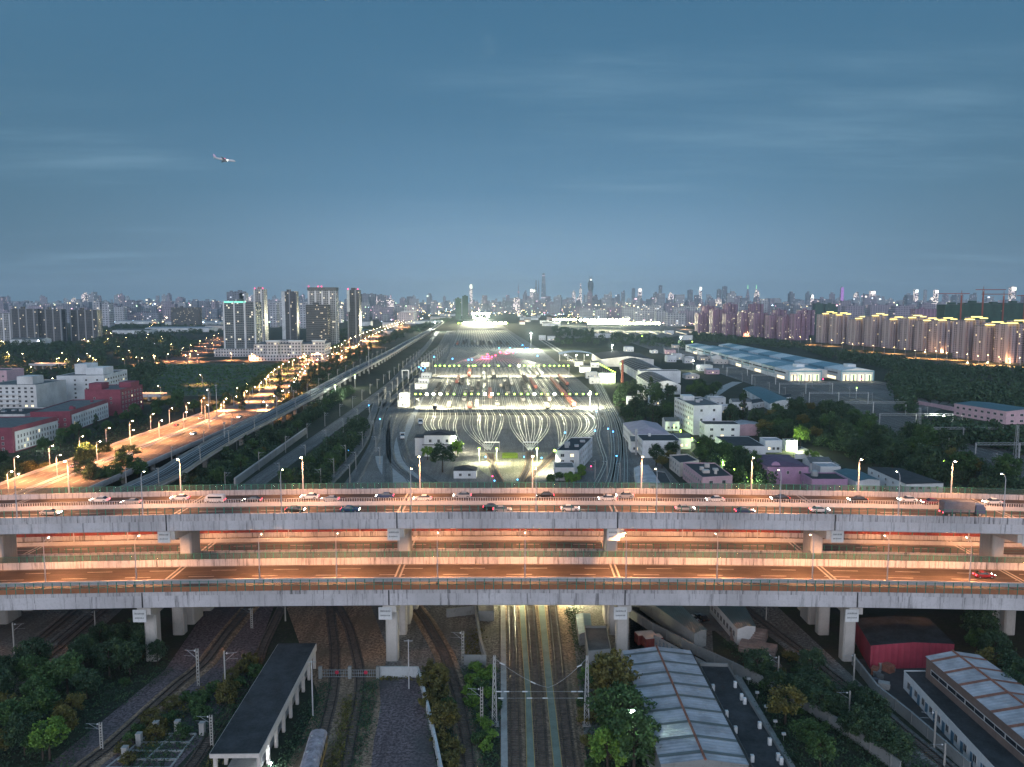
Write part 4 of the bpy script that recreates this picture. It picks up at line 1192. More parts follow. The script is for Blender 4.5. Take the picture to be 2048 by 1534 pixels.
for f, zz in ((.05, -6.6), (.13, -6.6), (.33, -6.6), (.86, -6.6), (.93, -6.6), (.07, -7.9), (.38, -7.9), (.55, -7.9), (.93, -7.9)): link('insulator', me, root, P0.lerp(P1, f) + Vector((0, 0, zz)))
for i, k in ((1, 0), (5, 0), (11, 0)): link('insulator', me, root, pts[i], (0, R(25 if i < 6 else -25), 0))
# running wires over the three straight tracks
for lab, top, bot in (('left', 1031, 1022.5), ('middle', 1085, 1060), ('right', 1140, 1104)):
    a, b_ = G(bot, 1212), G(top, 1560)
    root = thing('contact_wire', f'thin contact wire over the {lab} straight track', 'overhead wire', (a.x, a.y, 6.2), 0, 'contact wires')
    mb = MB(); mb.tube([Vector((0, 40, 0)), b_ - a], .02, seg=3); obj('wire', mb, M['dark'], root)
    mb = MB(); mb.tube([Vector((0, 40, 1.3)), (b_ - a) * .5 + Vector((0, 0, 1.0)), b_ - a + Vector((0, 0, 1.3))], .02, seg=3); obj('catenary', mb, M['dark'], root)
def pole(label, px, pyb, pyt, lamp=None, cross=True):
    g = G(px, pyb); h = ZA(pyt, g.y)
    root = thing('utility_pole', label, 'pole', tuple(g))
    obj('shaft', MB().tube([(0, 0, 0), (0, 0, h)], .16, .1, 7), M['paintpole'], root)
    if cross: obj('crossarm', MB().box(-.9, .9, -.06, .06, h - .35, h - .22), M['steel'], root)
    if lamp:
        obj('lamp_head', MB().box(-.75, -.3, -.3, .25, h - .5, h - .1), M[lamp], root)
        spot('pole_beam', (-.6, -.4, h - .7), 2600, (.7, 1., .72), root, 150, .8, .3, (R(-15), R(-20), 0))
    return root
pole('slim pole with a crossarm standing in the grey walled yard', 818, 1378, 1279)
pole('slim pole beside the right front of the platform shed', 626, 1435, 1321)
pole('tall lamp pole with a greenish white lamp among the trees left of the striped roof', 1268, 1536, 1420, 'cool_lamp', False)
def track_lamp(px, py, label):
    g = G(px, py)
    root = thing('track_lamp', label, 'lamp', (g.x, g.y, 0)); obj('post', MB().tube([(0, 0, 0), (0, 0, 5)], .07), M['steel'], root)
    obj('lamp_head', MB().ball((0, 0, 5.1), .22), M['green_lamp'], root)
    point('lamp_glow', (0, 0, 4.8), 4600, (1., .88, .48), root, .3)
track_lamp(1034, 1200, 'small yellow-green lamp under the flyover between the straight tracks')
track_lamp(1140, 1205, 'small yellow-green lamp under the flyover beside the right straight track')

# ---- striped warehouse and its neighbours
def strip_roof(root, FL, FR, BR, BL, h, rise, n, mat='sheetlight', lift=.05):
    o = scaled([FL, FR, BR, BL], .45)
    for k in range(n):
        f0 = (k + .42) / n; f1 = f0 + .17 / n * (8 / n) ** -.1
        mb = MB()
        for fa, fb, s0, s1 in ((0, .492, 0, .984), (.508, 1, .984, 0)):
            q = []
            for f, s_, a in ((f0, s0, fa), (f0, s1, fb), (f1, s1, fb), (f1, s0, fa)):
                p_ = o[0].lerp(o[3], f).lerp(o[1].lerp(o[2], f), a); q.append((p_.x, p_.y, h + rise * s_ + lift))
            mb.quad(*q)
        wpart('skylight_strip', mb, M[mat], root)
    a, b_ = (o[0] + o[1]) / 2, (o[2] + o[3]) / 2
    mb = MB(); mb.tube([(a.x, a.y, h + rise + .06), (b_.x, b_.y, h + rise + .06)], .22, seg=6); wpart('ridge_pipe', mb, M['rust'], root)
zr = 7.
FL, FR, BR, BL = G(1322, 1526, zr), G(1497, 1528, zr), G(1381, 1302, zr), G(1246, 1303, zr)
root = building('striped_warehouse', 'large warehouse with pale lilac roof crossed by dark strips, rusty ridge pipe along it', 'warehouse', [FL, FR, BR, BL], zr, 'wallgrey', 'sheet', 'gable', .9)
strip_roof(root, FL, FR, BR, BL, zr, .9, 9)
mb = MB(); o_ = scaled([FL, FR, BR, BL], .45)
mb.tube([(o_[1].x, o_[1].y, zr), (o_[2].x, o_[2].y, zr)], .14, seg=5); wpart('gutter', mb, M['dark'], root)
# dark flat roof beside it with vents
zr = 3.6
c4 = [G(1515, 1560, zr), G(1592, 1560, zr), G(1455, 1334, zr), G(1398, 1332, zr)]
root = building('felt_roofed_annex', 'long low annex with a black felt roof and white vent boxes beside the striped warehouse', 'annex', c4, zr, 'wallgrey', 'blackroof', parapet=.8)
for px, py in ((1426, 1382), (1453, 1435), (1471, 1467), (1504, 1525), (1470, 1376), (1483, 1401), (1489, 1409), (1519, 1458), (1539, 1491), (1556, 1522), (1562, 1530)):
    q = G(px, py, zr); wpart('vent_box', MB().box(q.x - .28, q.x + .28, q.y - .28, q.y + .28, zr + .13, zr + 1.35), M['white'], root)
# floodlamps along the path
for k, (px, py) in enumerate(((1497, 1369), (1514, 1397), (1532, 1425), (1550, 1455), (1567, 1481))):
    g = G(px, py); root = thing('path_light', f'{nth(k + 1)} little white box lamp from the top along the path by the black roof', 'lamp', tuple(g), 0, 'box lamps along the path')
    obj('post', MB().tube([(0, 0, 0), (0, 0, 1.2)], .05), M['steel'], root); obj('box', MB().box(-.35, .35, -.2, .2, 1.1, 1.5), M['white'], root)
sheet('garden_path', pxs((1590, 1560), (1606, 1560), (1480, 1350), (1468, 1350)), .1, M['slab'])
wall('long stained concrete wall running diagonally behind the striped warehouse', T((1240, 1222), (1300, 1262), (1380, 1305), (1450, 1338), (1500, 1362), (1556, 1392), (1607, 1418), (1714, 1486), (1800, 1550)), 2.3, .25, 'wallgrey', 5)
a, b_ = G(1311, 1292), G(1420, 1352); dv = b_ - a; ang = math.atan2(dv.y, dv.x)
root = thing('slogan_board', 'long pale board with illegible dark lettering in front of the concrete wall', 'sign', (a.x - .6, a.y - .8, 0), ang)
Lb = dv.length; obj('panel', MB().box(0, Lb, -.08, .08, .5, 3.1), M['slab'], root); mb = MB(); rr = random.Random(3)
for k in range(int(Lb / 1.3)):
    x0 = .5 + k * 1.3
    for s_ in range(4): zz = rr.uniform(1., 2.5); xx = x0 + rr.uniform(0, .5); mb.box(xx, xx + rr.uniform(.1, .5), -.095, -.085, zz, zz + .14)
    mb.box(x0 + .3, x0 + .42, -.092, -.085, 1., 2.6)
obj('lettering', mb, M['blue'], root)
# teal roofed buildings below the deck
zr = 4.
root = building('teal_roofed_office', 'white walled low office with a dark teal roof under the flyover', 'office', [G(1475, 1257, zr), G(1511, 1252, zr), G(1480, 1195, zr), G(1420, 1195, zr)], zr, 'white_dirty', 'roofteal', 'gable', .5)
windows(root, G(1420, 1195, zr), G(1475, 1257, zr), [1.2], 8, 1.4, 1.5)
root = building('teal_roofed_store', 'long brick store with a narrow teal roof behind the diagonal wall', 'store', [G(1389, 1266, zr), G(1413, 1259, zr), G(1340, 1190, zr), G(1280, 1190, zr)], zr, 'wallgrey', 'roofteal', 'gable', .4)
building('tin_lean_to', 'blue tin lean-to roof beside the thin pier', 'shed', [G(1158, 1268, 3), G(1183, 1262, 3), G(1180, 1228, 3), G(1152, 1230, 3)], 3, 'wallgrey', 'roofblue', 'gable', .3)
building('concrete_hut', 'square concrete hut with a flat dusty roof behind the third pier', 'hut', [G(1177, 1307, 3.6), G(1222, 1303, 3.6), G(1213, 1256, 3.6), G(1169, 1256, 3.6)], 3.6, 'wallgrey', 'roofgrey')
building('tin_lean_to', 'small blue tin roof in front of the concrete hut', 'shed', [G(1192, 1325, 2.6), G(1223, 1320, 2.6), G(1218, 1304, 2.6), G(1190, 1306, 2.6)], 2.6, 'wallgrey', 'roofblue', 'gable', .3)
g = G(1381, 1242); car('silver', (g.x, g.y, .1), R(120), 'grey car parked beside the teal roofed office', 'parked cars under the flyover', False)
g = G(1404, 1240); car('black', (g.x, g.y, .1), R(105), 'black car parked beside the teal roofed office', 'parked cars under the flyover', False)
for k, (px, py, ang, lab) in enumerate(((1290, 1285, .2, 'rear red cargo container behind the striped warehouse'), (1305, 1292, .2, 'front red cargo container behind the striped warehouse'))):
    g = G(px, py); root = thing('cargo_container', lab, 'container', tuple(g), ang)
    obj('body', MB().box(-2.2, 2.2, -1.2, 1.2, 0, 2.3), M['redpanel'], root); obj('lid', MB().box(-2.1, 2.1, -1.1, 1.1, 2.302, 2.45), M['cream'], root)
for k, (px, py, n, lab) in enumerate(((1498, 1278, 5, 'tall stack of pale logs beside the right hand track'), (1516, 1302, 3, 'lower heap of logs in front of the tall log stack'))):
    g = G(px, py); root = thing('log_stack', lab, 'log stack', tuple(g), R(-25)); mb = MB()
    for r_ in range(n):
        for c_ in range(9 - r_): mb.tube([(-4, (c_ + r_ * .5) * .6 - 2.5, .3 + r_ * .52), (4, (c_ + r_ * .5) * .6 - 2.5, .3 + r_ * .52)], .29, seg=7)
    obj('log', mb, M['logs'], root)['kind'] = 'stuff'
g = G(1530, 1325); root = thing('white_drum', 'pale toppled drum lying in the rubble by the track', 'drum', tuple(g), .5); obj('drum', MB().tube([(-1.4, 0, .8), (1.4, 0, .8)], .8, seg=12), M['white'], root)
# red walled shed, right warehouse, offices
zr = 5.4
c4 = [G(1742, 1291, zr), G(1909, 1288, zr), G(1856, 1236, zr), G(1711, 1238, zr)]
root = building('red_walled_shed', 'wide shed with a dark roof and crimson sheet walls below the flyover', 'shed', c4, zr, ribbed('crimson_sheet', (.34, .045, .075), 0, 1.4, .5), 'blackroof', 'gable', .6, over=.15)
zr = 8.
FL, FR, BR, BL = G(2075, 1500, zr), G(2230, 1500, zr), G(1959, 1311, zr), G(1853, 1314, zr)
root = building('brown_warehouse', 'brown walled warehouse with a pale striped roof cut by the right edge', 'warehouse', [FL, FR, BR, BL], zr, plain('brown_wall', (.17, .125, .11), .85, var=.2, scale=.2), 'sheet', 'gable', 1.)
strip_roof(root, FL, FR, BR, BL, zr, 1., 7, 'rust')
windows(root, BL, FL, [5.2], 5, 6., 1.1, inset=2)
zr = 3.6
c4 = [G(2010, 1560, zr), G(2080, 1560, zr), G(1850, 1343, zr), G(1808, 1343, zr)]
root = building('white_office_row', 'low white office row with a black flat roof beside the brown warehouse', 'office', c4, zr, 'white', 'blackroof', parapet=.25)
windows(root, c4[3], c4[0], [1.0], 11, 1.3, 1.5)
me = MB().box(-.5, .5, -.04, .04, 0, 2.2).mesh('door', M['blue'])
p0, p1 = Vector((c4[3].x, c4[3].y, 0)), Vector((c4[0].x, c4[0].y, 0)); tt = (p1 - p0).normalized()
for k in range(10):
    q = p0.lerp(p1, (k + 1.05) / 11) + Vector((tt.y, -tt.x, 0)) * .03; link('door', me, root, q - root.location, (0, 0, math.atan2(tt.y, tt.x)))
wall('weathered wall between the right hand track and the white office row', T((1706, 1330), (1754, 1392), (1816, 1442), (1939, 1550)), 2.2, .25, 'wallgrey', 5)
rr = random.Random(21)
for k in range(16):
    px, py = rr.uniform(1730, 1775), rr.uniform(1322, 1378)
    if px > 1722 + (py - 1322) * .9 + 30: px -= 20
    g = G(px + (py - 1320) * .5, py); root = thing('scrap_crate', '', 'crate', tuple(g), rr.uniform(0, 3), 'scrap crates in the junk yard')
    a_, b2, h_ = rr.uniform(.5, 1.2), rr.uniform(.4, .9), rr.uniform(.6, 1.6)
    mb = MB(); mb.box(-a_, a_, -b2, b2, 0, h_); mb.box(-a_ - .06, a_ + .06, -b2 - .06, b2 + .06, h_ + .002, h_ + .1)
    obj('box', mb, M[rr.choice(['slab', 'wallgrey', 'tarp', 'rust', 'roofgrey'])], root); root['label'] = 'scrap crate dumped in the yard in front of the red walled shed'
# concrete frame in the lower left
for k, (px, py) in enumerate(((313, 1468), (356, 1466), (405, 1470), (279, 1492), (251, 1520))):
    g = G(px, py); root = thing('concrete_stub', f'{nth(k + 1)} stubby pale concrete post on the overgrown foundation', 'post', tuple(g), 0, 'stubby posts on the overgrown foundation')
    obj('shaft', MB().prism([(-.45, -.45), (.45, -.45), (.45, .45), (-.45, .45)], 0, 2.3), M['slab'], root); obj('cap', MB().box(-.5, .5, -.5, .5, 2.302, 2.5), M['slab'], root)
mb = MB()
for k in range(5):
    a, b_ = G(300 - k * 22, 1470 + k * 17), G(392 - k * 13, 1470 + k * 17); mb.sweep([Vector((a.x, a.y, 0)), Vector((b_.x, b_.y, 0))], [(-.15, 0), (.15, 0), (.15, .35), (-.15, .35)])
for px in (300, 346, 392):
    a, b_ = G(px, 1470), G(px - (88 if px < 330 else 70 if px < 370 else 52), 1538); mb.sweep([Vector((a.x, a.y, 0)), Vector((b_.x, b_.y, 0))], [(-.15, 0), (.15, 0), (.15, .32), (-.15, .32)])
root = thing('foundation_frame', 'overgrown concrete foundation grid beside the diagonal track', 'foundation', tuple(G(300, 1500))); wpart('beams', mb, M['slab'], root)
# ================================================================ buildings around the yard
def units(root, c, h, n, seed=1, mat='steel'):
    """rooftop plant boxes"""
    rr = random.Random(seed)
    for k in range(n):
        f, g_ = rr.uniform(.15, .85), rr.uniform(.2, .8)
        p = Vector((*c[0][:2], 0)).lerp(Vector((*c[1][:2], 0)), f).lerp(Vector((*c[3][:2], 0)).lerp(Vector((*c[2][:2], 0)), f), g_)
        s_ = rr.uniform(.5, 1.4)
        wpart('roof_unit', MB().box(p.x - s_, p.x + s_, p.y - s_, p.y + s_, h + .13, h + rr.uniform(.8, 2.)), M[mat], root)
c = rc(-45.5, -30.5, 409, 421)
r_ = building('station_house', 'white two storey station house with dark eaves at the left foot of the yard fan', 'station house', c, 11.2, 'white', 'roofdark', 'hip', 1.6, over=.9)
o = scaled(c, 1.4); mb = MB(); mb.prism([o[0], o[1], Vector((o[1].x, c[1][1] - .01, 0)), Vector((o[0].x, c[0][1] - .01, 0))], 6.1, 6.4); wpart('eave', mb, M['roofdark'], r_)
windows(r_, c[0], c[1], [2.2, 7.4], 3, 1.5, 1.7); add(r_, 'wing', -50.5, -45.52, 411, 420, 0, 9.5, 'white_dirty'); add(r_, 'wing_roof', -50.8, -45.53, 410.6, 420.4, 9.51, 9.9, 'roofdark')
for z in (10.2, 7.6):
    obj('floodlight', MB().ball((0, 0, 0), .75), M['white_lamp'], r_, Vector((-29.7, 408.6, z)) - r_.location)
spot('flood_beam', Vector((-29, 408, 9)) - r_.location, 16000, FLOOD, r_, 160, .8, .5, (R(35), R(-35), 0))
c = [(20.5, 371), (31.5, 371), (41.5, 408), (30.5, 408)]
r_ = building('signal_office', 'white three storey office, black roofed, at the right foot of the yard fan', 'office', c, 9.8, 'white', 'roofdark')
windows(r_, c[1], c[2], [1.2, 4.2, 7.2], 8, 1.3, 1.5); windows(r_, c[0], c[1], [4.2, 7.2], 2, 1.8, 1.6, .3); units(r_, c, 9.8, 5, 4)
obj('floodlight', MB().ball((0, 0, 0), .6), M['green_lamp'], r_, Vector((20, 370.4, 10.4)) - r_.location)
spot('flood_beam', Vector((18.5, 368, 9.6)) - r_.location, 15000, FLOOD, r_, 165, .8, .5, (R(20), R(35), 0))
c = rc(19.3, 28., 353, 366)
r_ = building('gate_lodge', 'low white lodge in front of the black roofed white office block', 'lodge', c, 5.4, 'white', 'roofgrey'); windows(r_, c[0], c[1], [1.4], 2, 1.6, 1.5, .5)
c = rc(-26.5, -16.3, 357, 365)
r_ = building('small_hut', 'small white hut with a dark hipped roof near the left station house', 'hut', c, 3.6, 'white', 'roofdark', 'hip', 1.6); windows(r_, c[0], c[1], [1.1], 2, 1.3, 1.3)
for k, px in enumerate((958.5, 993.6, 1074)):
    g = G(px, 926); root = thing('yard_light_pole', f'{nth(k + 1)} glowing pole from the left standing before the track fan', 'light pole', tuple(g), 0, 'glowing poles before the track fan')
    obj('pole', MB().tube([(0, 0, 0), (0, 0, 7.2)], .22), M['white'], root); obj('lamp_head', MB().box(-.5, .5, -.3, .3, 7.2, 7.6), M['green_lamp'], root)
    spot('yard_beam', (0, -.3, 7.), 7500, (1., 1., .62), root, 165, .8, .4)
g = G(1020, 916); root = thing('clipped_hedge', 'clipped lime green hedge between the two track leads', 'hedge', tuple(g))
mb = MB(); mb.box(-4., 4., -1.5, 0, 0, 1.3); mb.prism([(-4, 0.05), (4, 0.05), (3, 3), (-3, 3)], 0, 2.4)
obj('clipped_body', mb, plain('hedge_lime', (.16, .24, .03), .9, var=.5, scale=2.5), root)
for k, (px, py) in enumerate(((984, 902), (1061, 902))):
    g = G(px, py); root = thing('signal_gantry', f'small white signal gantry over the {"left" if k == 0 else "right"} pair of leads', 'signal gantry', tuple(g))
    obj('leg', MB().box(-4, -3.8, -.1, .1, 0, 4.6), M['steel'], root); obj('leg', MB().box(3.8, 4, -.1, .1, 0, 4.6), M['steel'], root); obj('beam', MB().box(-4.1, 4.1, -.15, .15, 4.6, 5.1), M['white'], root)
# row of white huts at the left of the yard
for k, (px, py, w_) in enumerate(((806, 815, 8), (808, 800, 8), (842, 779, 11), (847, 768, 10), (852, 757, 10), (850, 734, 9))):
    g = G(px, py); c = rc(g.x - w_ / 2, g.x + w_ / 2, g.y, g.y + 9)
    r_ = building('track_hut', f'{nth(k + 1)} little white flat roofed hut from the front beside the left edge of the yard', 'hut', c, 4.8, 'white', 'roofgrey', group='huts along the left edge of the yard'); windows(r_, c[0], c[1], [1.3], 3, 1.3, 1.4, .2)
g = G(811, 757); root = thing('rail_portal', 'white portal frame over the tracks near the left huts', 'portal', tuple(g))
obj('leg', MB().box(-3.8, -3, -.4, .4, 0, 8), M['white'], root); obj('leg', MB().box(3, 3.8, -.4, .4, 0, 8), M['white'], root); obj('beam', MB().box(-3.9, 3.9, -.45, .45, 8.002, 9), M['white'], root)
for k, (px, py) in enumerate(((841, 851), (805, 880))):
    g = G(px, py); root = thing('shunting_engine', ('rear' if k == 0 else 'front') + ' small white fronted shunting engine beside the left station house', 'locomotive', tuple(g), R(8))
    obj('body', MB().box(-1.4, 1.4, 0, 9, 1., 2.9), M['blue'], root); obj('cab', MB().box(-1.5, 1.5, .3, 3., 1.002, 4.1), M['white'], root)
    obj('nose', MB().box(-1.2, 1.2, -.5, -.002, 1., 2.4), M['white'], root); obj('windscreen', MB().box(-1.1, 1.1, .24, .298, 2.9, 3.8), M['glass'], root); obj('bogie', MB().box(-1, 1, .5, 8.5, .35, .98), M['dark'], root)

# ---- the works and offices right of the yard
def lw(r_, c, zs, n, w=1.5, h=1.6, lit=.05): windows(r_, c[3], c[0], zs, n, w, h, lit)
c = [(109, 476), (127, 480), (124, 522), (106, 518)]
r_ = building('office_block', 'tallest white block, five storeys, among the trees right of the yard', 'office block', c, 17.3, 'white', 'roofgrey')
lw(r_, c, [1.5, 4.9, 8.3, 11.7, 14.6], 11, 1.7, 1.7); windows(r_, c[0], c[1], [8.3, 14.], 2, 1.6, 1.6); units(r_, c, 17.3, 4, 2); add(r_, 'stair_head', 109, 116, 505, 515, 17.43, 20.2, 'white')
c = rc(112, 132.5, 460, 473)
r_ = building('office_block', 'white three storey block with a black roof just in front of the tallest white block', 'office block', c, 8.8, 'white', 'roofdark', parapet=.3); windows(r_, c[0], c[1], [1.4, 5.2], 3, 1.9, 1.6, .2); lw(r_, c, [1.4, 5.2], 3)
c = rc(134, 150, 474, 490)
r_ = building('pink_store', 'small pink walled store with a grey sheet roof right of the white blocks', 'store', c, 6.4, 'pink', 'sheet', 'gable', .8)
c = rc(113, 131.5, 409, 440)
r_ = building('white_store', 'low white store with a wide black flat roof among trees', 'store', c, 5.2, 'white', 'blackroof', parapet=.3); windows(r_, c[0], c[1], [1.6], 2, 1.6, 1.4)
c = rc(66, 86, 428, 470)
r_ = building('lilac_roofed_house', 'white house with a long lilac hipped roof beside the outer tracks', 'house', c, 8.2, 'white', 'lilacroof', 'hip', 3.2, ridge='long', over=.8); lw(r_, c, [1.5, 4.8], 9)
c = rc(67, 86.5, 405, 424)
r_ = building('white_house', 'two storey white house with a dark roof in front of the lilac hipped roof', 'house', c, 8.8, 'white', 'roofdark', parapet=.3); windows(r_, c[0], c[1], [1.5, 5.0], 2, 1.3, 1.7); lw(r_, c, [1.5, 5.0], 4); units(r_, c, 8.8, 1, 8, 'white')
def roofpx(name, label, cat, p4, h, wall, roof, kind='flat', rise=1.2, ridge='long', win=None, lwin=None, **kw):
    c = [G(a, b, h) for a, b in p4]
    r_ = building(name, label, cat, c, h, wall, roof, kind, rise, ridge=ridge, **kw)
    if win: windows(r_, c[0], c[1], *win)
    if lwin: windows(r_, c[3], c[0], *lwin)
    return r_, c
r_, c = roofpx('cream_block', 'cream and pink two storey block with a dark cluttered flat roof by the flyover', 'block', [(1405, 957), (1465, 954), (1430, 928), (1366, 927)], 7., 'pink', 'roofdark', win=([4.3], 2, 1.7, 1.6), lwin=([1.2, 4.3], 9, 1.3, 1.5)); units(r_, c, 7, 5, 3, 'cream')
r_, c = roofpx('cream_block', 'smaller pinkish block with a black roof behind the cluttered flat roof', 'block', [(1360, 928), (1398, 923), (1375, 910), (1339, 912)], 6., 'cream', 'roofdark', lwin=([1.2, 3.9], 4, 1.3, 1.4))
roofpx('grey_roofed_shed', 'long pale sheet roofed shed beside the outer track next to the flyover', 'shed', [(1275, 971), (1324, 971), (1297, 930), (1268, 936)], 4., 'white_dirty', 'sheet', 'gable', .8)
roofpx('dark_roofed_shed', 'dark flat roofed shed right of the long pale sheet roof', 'shed', [(1303, 973), (1345, 972), (1330, 946), (1297, 941)], 3.6, 'wallgrey', 'roofdark')
c = rc(112, 130, 345, 372)
r_ = building('purple_villa', 'purple painted villa with a rounded gable near the flyover', 'villa', c, 8., 'purple', plain('purple_roof', (.12, .07, .12), .7), 'hip', 1.4, over=.5); lw(r_, c, [1.4, 4.7], 6, 1.2, 1.5); windows(r_, c[0], c[1], [4.7], 3, 1.2, 1.5)
wpart('round_gable', MB().tube([(116, 346, 8.0), (116, 347, 8.0)], 2., seg=14), M['purple'], r_)
c = rc(126, 141, 330, 343)
r_ = building('purple_annex', 'lower purple annex with dark roof and steel tank before the purple villa', 'annex', c, 5.4, 'purple', 'roofdark', parapet=.5); lw(r_, c, [1.2], 3, 1.1, 1.4); windows(r_, c[0], c[1], [1.2], 3, 1.1, 1.4)
wpart('water_tank', MB().lathe([(1.5, 5.53), (1.5, 7.6), (.4, 8.1)], 14, (130, 338, 0)), M['steel'], r_)
roofpx('blue_roofed_house', 'white house with a blue sheet roof between the purple villa and the dark roofed house', 'house', [(1712, 963), (1760, 960), (1715, 940), (1668, 941)], 5., 'white', 'roofteal', 'gable', .8, win=([1.2], 3, 1.8, 1.4), lwin=([1.2], 5, 1.2, 1.3))
roofpx('dark_roofed_house', 'wide white house with a black hipped roof behind two upper deck lamp posts', 'house', [(1812, 968), (1887, 966), (1800, 936), (1736, 934)], 6., 'white', 'roofdark', 'hip', 1.2, win=([1.2, 3.6], 4, 1.4, 1.2), lwin=([1.2, 3.6], 5, 1.2, 1.2))
g = G(1572, 902); c = rc(g.x, g.x + 6, g.y, g.y + 6)
r_ = building('lit_gatehouse', 'small gatehouse lit lime white beside a bright tree', 'gatehouse', c, 5.5, 'white', 'roofgrey', parapet=.2); point('gate_light', (3, -3.5, 5.), 5000, (.9, 1., .55), r_, .3); obj('lamp', MB().ball((3, -.4, 4.6), .3), M['lime_lamp'], r_)
g = G(1590, 918); c = rc(g.x, g.x + 9, g.y, g.y + .6); building('sign_wall', 'short pale wall in front of the lime lit gatehouse', 'wall', c, 2.6, 'white', 'slab', parapet=0)
# arched works
def arch(name, label, c, h, rise, n, lab=None):
    r_ = building(name, label, 'workshop', c, h, 'white', 'roofdark', 'arch', rise); lw(r_, c, [h - 2.6], n, 2., 1.4)
    o = scaled(c, .5)
    for k in range(9):
        f = (k + .5) / 9; mb = MB(); pts = []
        for j in range(9): a = j / 8; p_ = o[0].lerp(o[3], f).lerp(o[1].lerp(o[2], f), a); pts.append((p_.x, p_.y, h + .1 + rise * math.sin(math.pi * a)))
        mb.tube(pts, .18, seg=4); wpart('roof_rib', mb, M['steel'], r_)
    return r_
c = rc(122, 146, 688, 780)
r_ = arch('arched_workshop', 'white fronted workshop with a dark arched roof and three front windows', c, 8., 4., 9); windows(r_, c[0], c[1], [3.4], 3, 4.4, 2.2, inset=2)
mb = MB(); rr = random.Random(2)
for k in range(8): x_ = 125 + k * 2.3; mb.box(x_, x_ + 1.2, 687.9, 687.96, 7.0, 8.1)
wpart('lettering', mb, M['wallgrey'], r_)
arch('arched_workshop', 'longer arched workshop behind the white box hall', rc(128, 158, 802, 950), 9., 4.5, 12)
building('white_hall', 'plain white box hall between the two arched workshops', 'hall', rc(126, 166, 784, 800), 11.5, 'white', 'roofgrey')
building('dark_roof_workshop', 'broad dark roofed workshop behind the chimney', 'workshop', rc(110, 175, 985, 1100), 9, 'white_dirty', 'roofdark', 'gable', 4)
g = G(1244.5, 768); root = thing('chimney', 'tall thin red brick chimney beside the arched workshops', 'chimney', tuple(g)); obj('shaft', MB().lathe([(1.5, 0), (1.0, 22.5)], 12), M['brickred'], root); obj('rim', MB().lathe([(1.2, 22.5), (1.25, 23.3)], 12), M['brickred'], root)
g = G(1198, 766); c = rc(g.x, g.x + 16, g.y, g.y + 10)
r_ = building('lit_workshop', 'small workshop with lime lit glazing beside the yard', 'workshop', c, 9., 'white', 'roofgrey'); windows(r_, c[0], c[1], [.8, 3.6], 4, 3.2, 2.3, 1., litpane='lime_pane'); point('shop_light', (8, -4, 6), 9000, (.85, 1., .5), r_, .5)
g = G(1119, 722); root = thing('platform_canopy', 'white arched canopy lit from below at the yard throat', 'canopy', tuple(g)); mb = MB()
for k in range(8):
    a, b_ = k / 8, (k + 1) / 8; mb.quad((46 * a, 0, 9 + 3 * math.sin(math.pi * a)), (46 * b_, 0, 9 + 3 * math.sin(math.pi * b_)), (46 * b_, 40, 9 + 3 * math.sin(math.pi * b_)), (46 * a, 40, 9 + 3 * math.sin(math.pi * a)))
obj('roof', mb, M['white'], root)
for k in range(5): obj('column', MB().box(k * 11, k * 11 + .6, 0, .6, 0, 9.), M['white'], root)
for k in range(3): obj('lamp', MB().ball((8 + k * 15, 2, 8), .7), M['white_lamp'], root)
point('canopy_light', (22, 6, 6), 22000, (1., .9, .6), root, 1.)
r19, c = roofpx('curved_blue_hall', 'low hall with a broad blue roof in front of the grove', 'hall', [(1540, 808), (1588, 803), (1530, 777), (1486, 777)], 5., 'white', 'roofteal', 'arch', 2., lwin=([1.5], 6, 2, 1.5))
c = [G(1489, 821), G(1582, 804), G(1580, 798), G(1487, 812)]; r_ = building('long_white_row', 'long thin white row house with a black roof before the curved blue hall', 'row house', c, 4.2, 'white', 'roofdark', 'gable', 1., ridge='side'); windows(r_, c[0], c[1], [1.2], 14, 1.2, 1.4)
c = [(323, 518), (352, 522), (340, 565), (312, 560)]
r_ = building('pink_factory', 'pinkish two storey factory with a teal roof at the right edge', 'factory', c, 8.6, 'pink', 'roofteal', 'gable', 1.2, ridge='long'); lw(r_, c, [1.2, 5.2], 8, 2.4, 1.6); windows(r_, c[0], c[1], [1.2, 5.2], 4, 2.4, 1.6)
wall('pinkish boundary wall running up to the pinkish factory', T((1828, 808), (1917, 824)), 3., .3, 'pink', 0)
# scattered small works buildings
rr = random.Random(31); small = []
for k in range(70):
    px, py = rr.uniform(1140, 1430), rr.uniform(694, 800)
    if py > 762 and px > 1232: continue
    if px < 1245 and (py < 728 or px < 1140 + (py - 728) * .95): continue
    if px < 1300 and py > 728: continue
    if py > 700 and 1240 < px < 1365 and 728 < py: px = rr.uniform(1370, 1430)
    g = G(px, py); w_, d_, h_ = rr.uniform(9, 20), rr.uniform(8, 18), rr.uniform(4, 8)
    if any((g - q).length < 19 for q in small): continue
    if 105 < g.x + w_ and g.x < 176 and 690 < g.y < 1105: continue
    small.append(g); c = rc(g.x, g.x + w_, g.y, g.y + d_)
    r_ = building('works_building', 'x', 'works building', c, h_, rr.choice(['white', 'white', 'white_dirty', 'cream', 'pink']), rr.choice(['roofgrey', 'roofdark', 'roofteal', 'sheet']), rr.choice(['flat', 'gable', 'hip']), 1.4, ridge=rr.choice(['long', 'side']), group='small works buildings behind the arched workshops')
    windows(r_, c[0], c[1], [1.3], 3, 1.4, 1.4, .2)
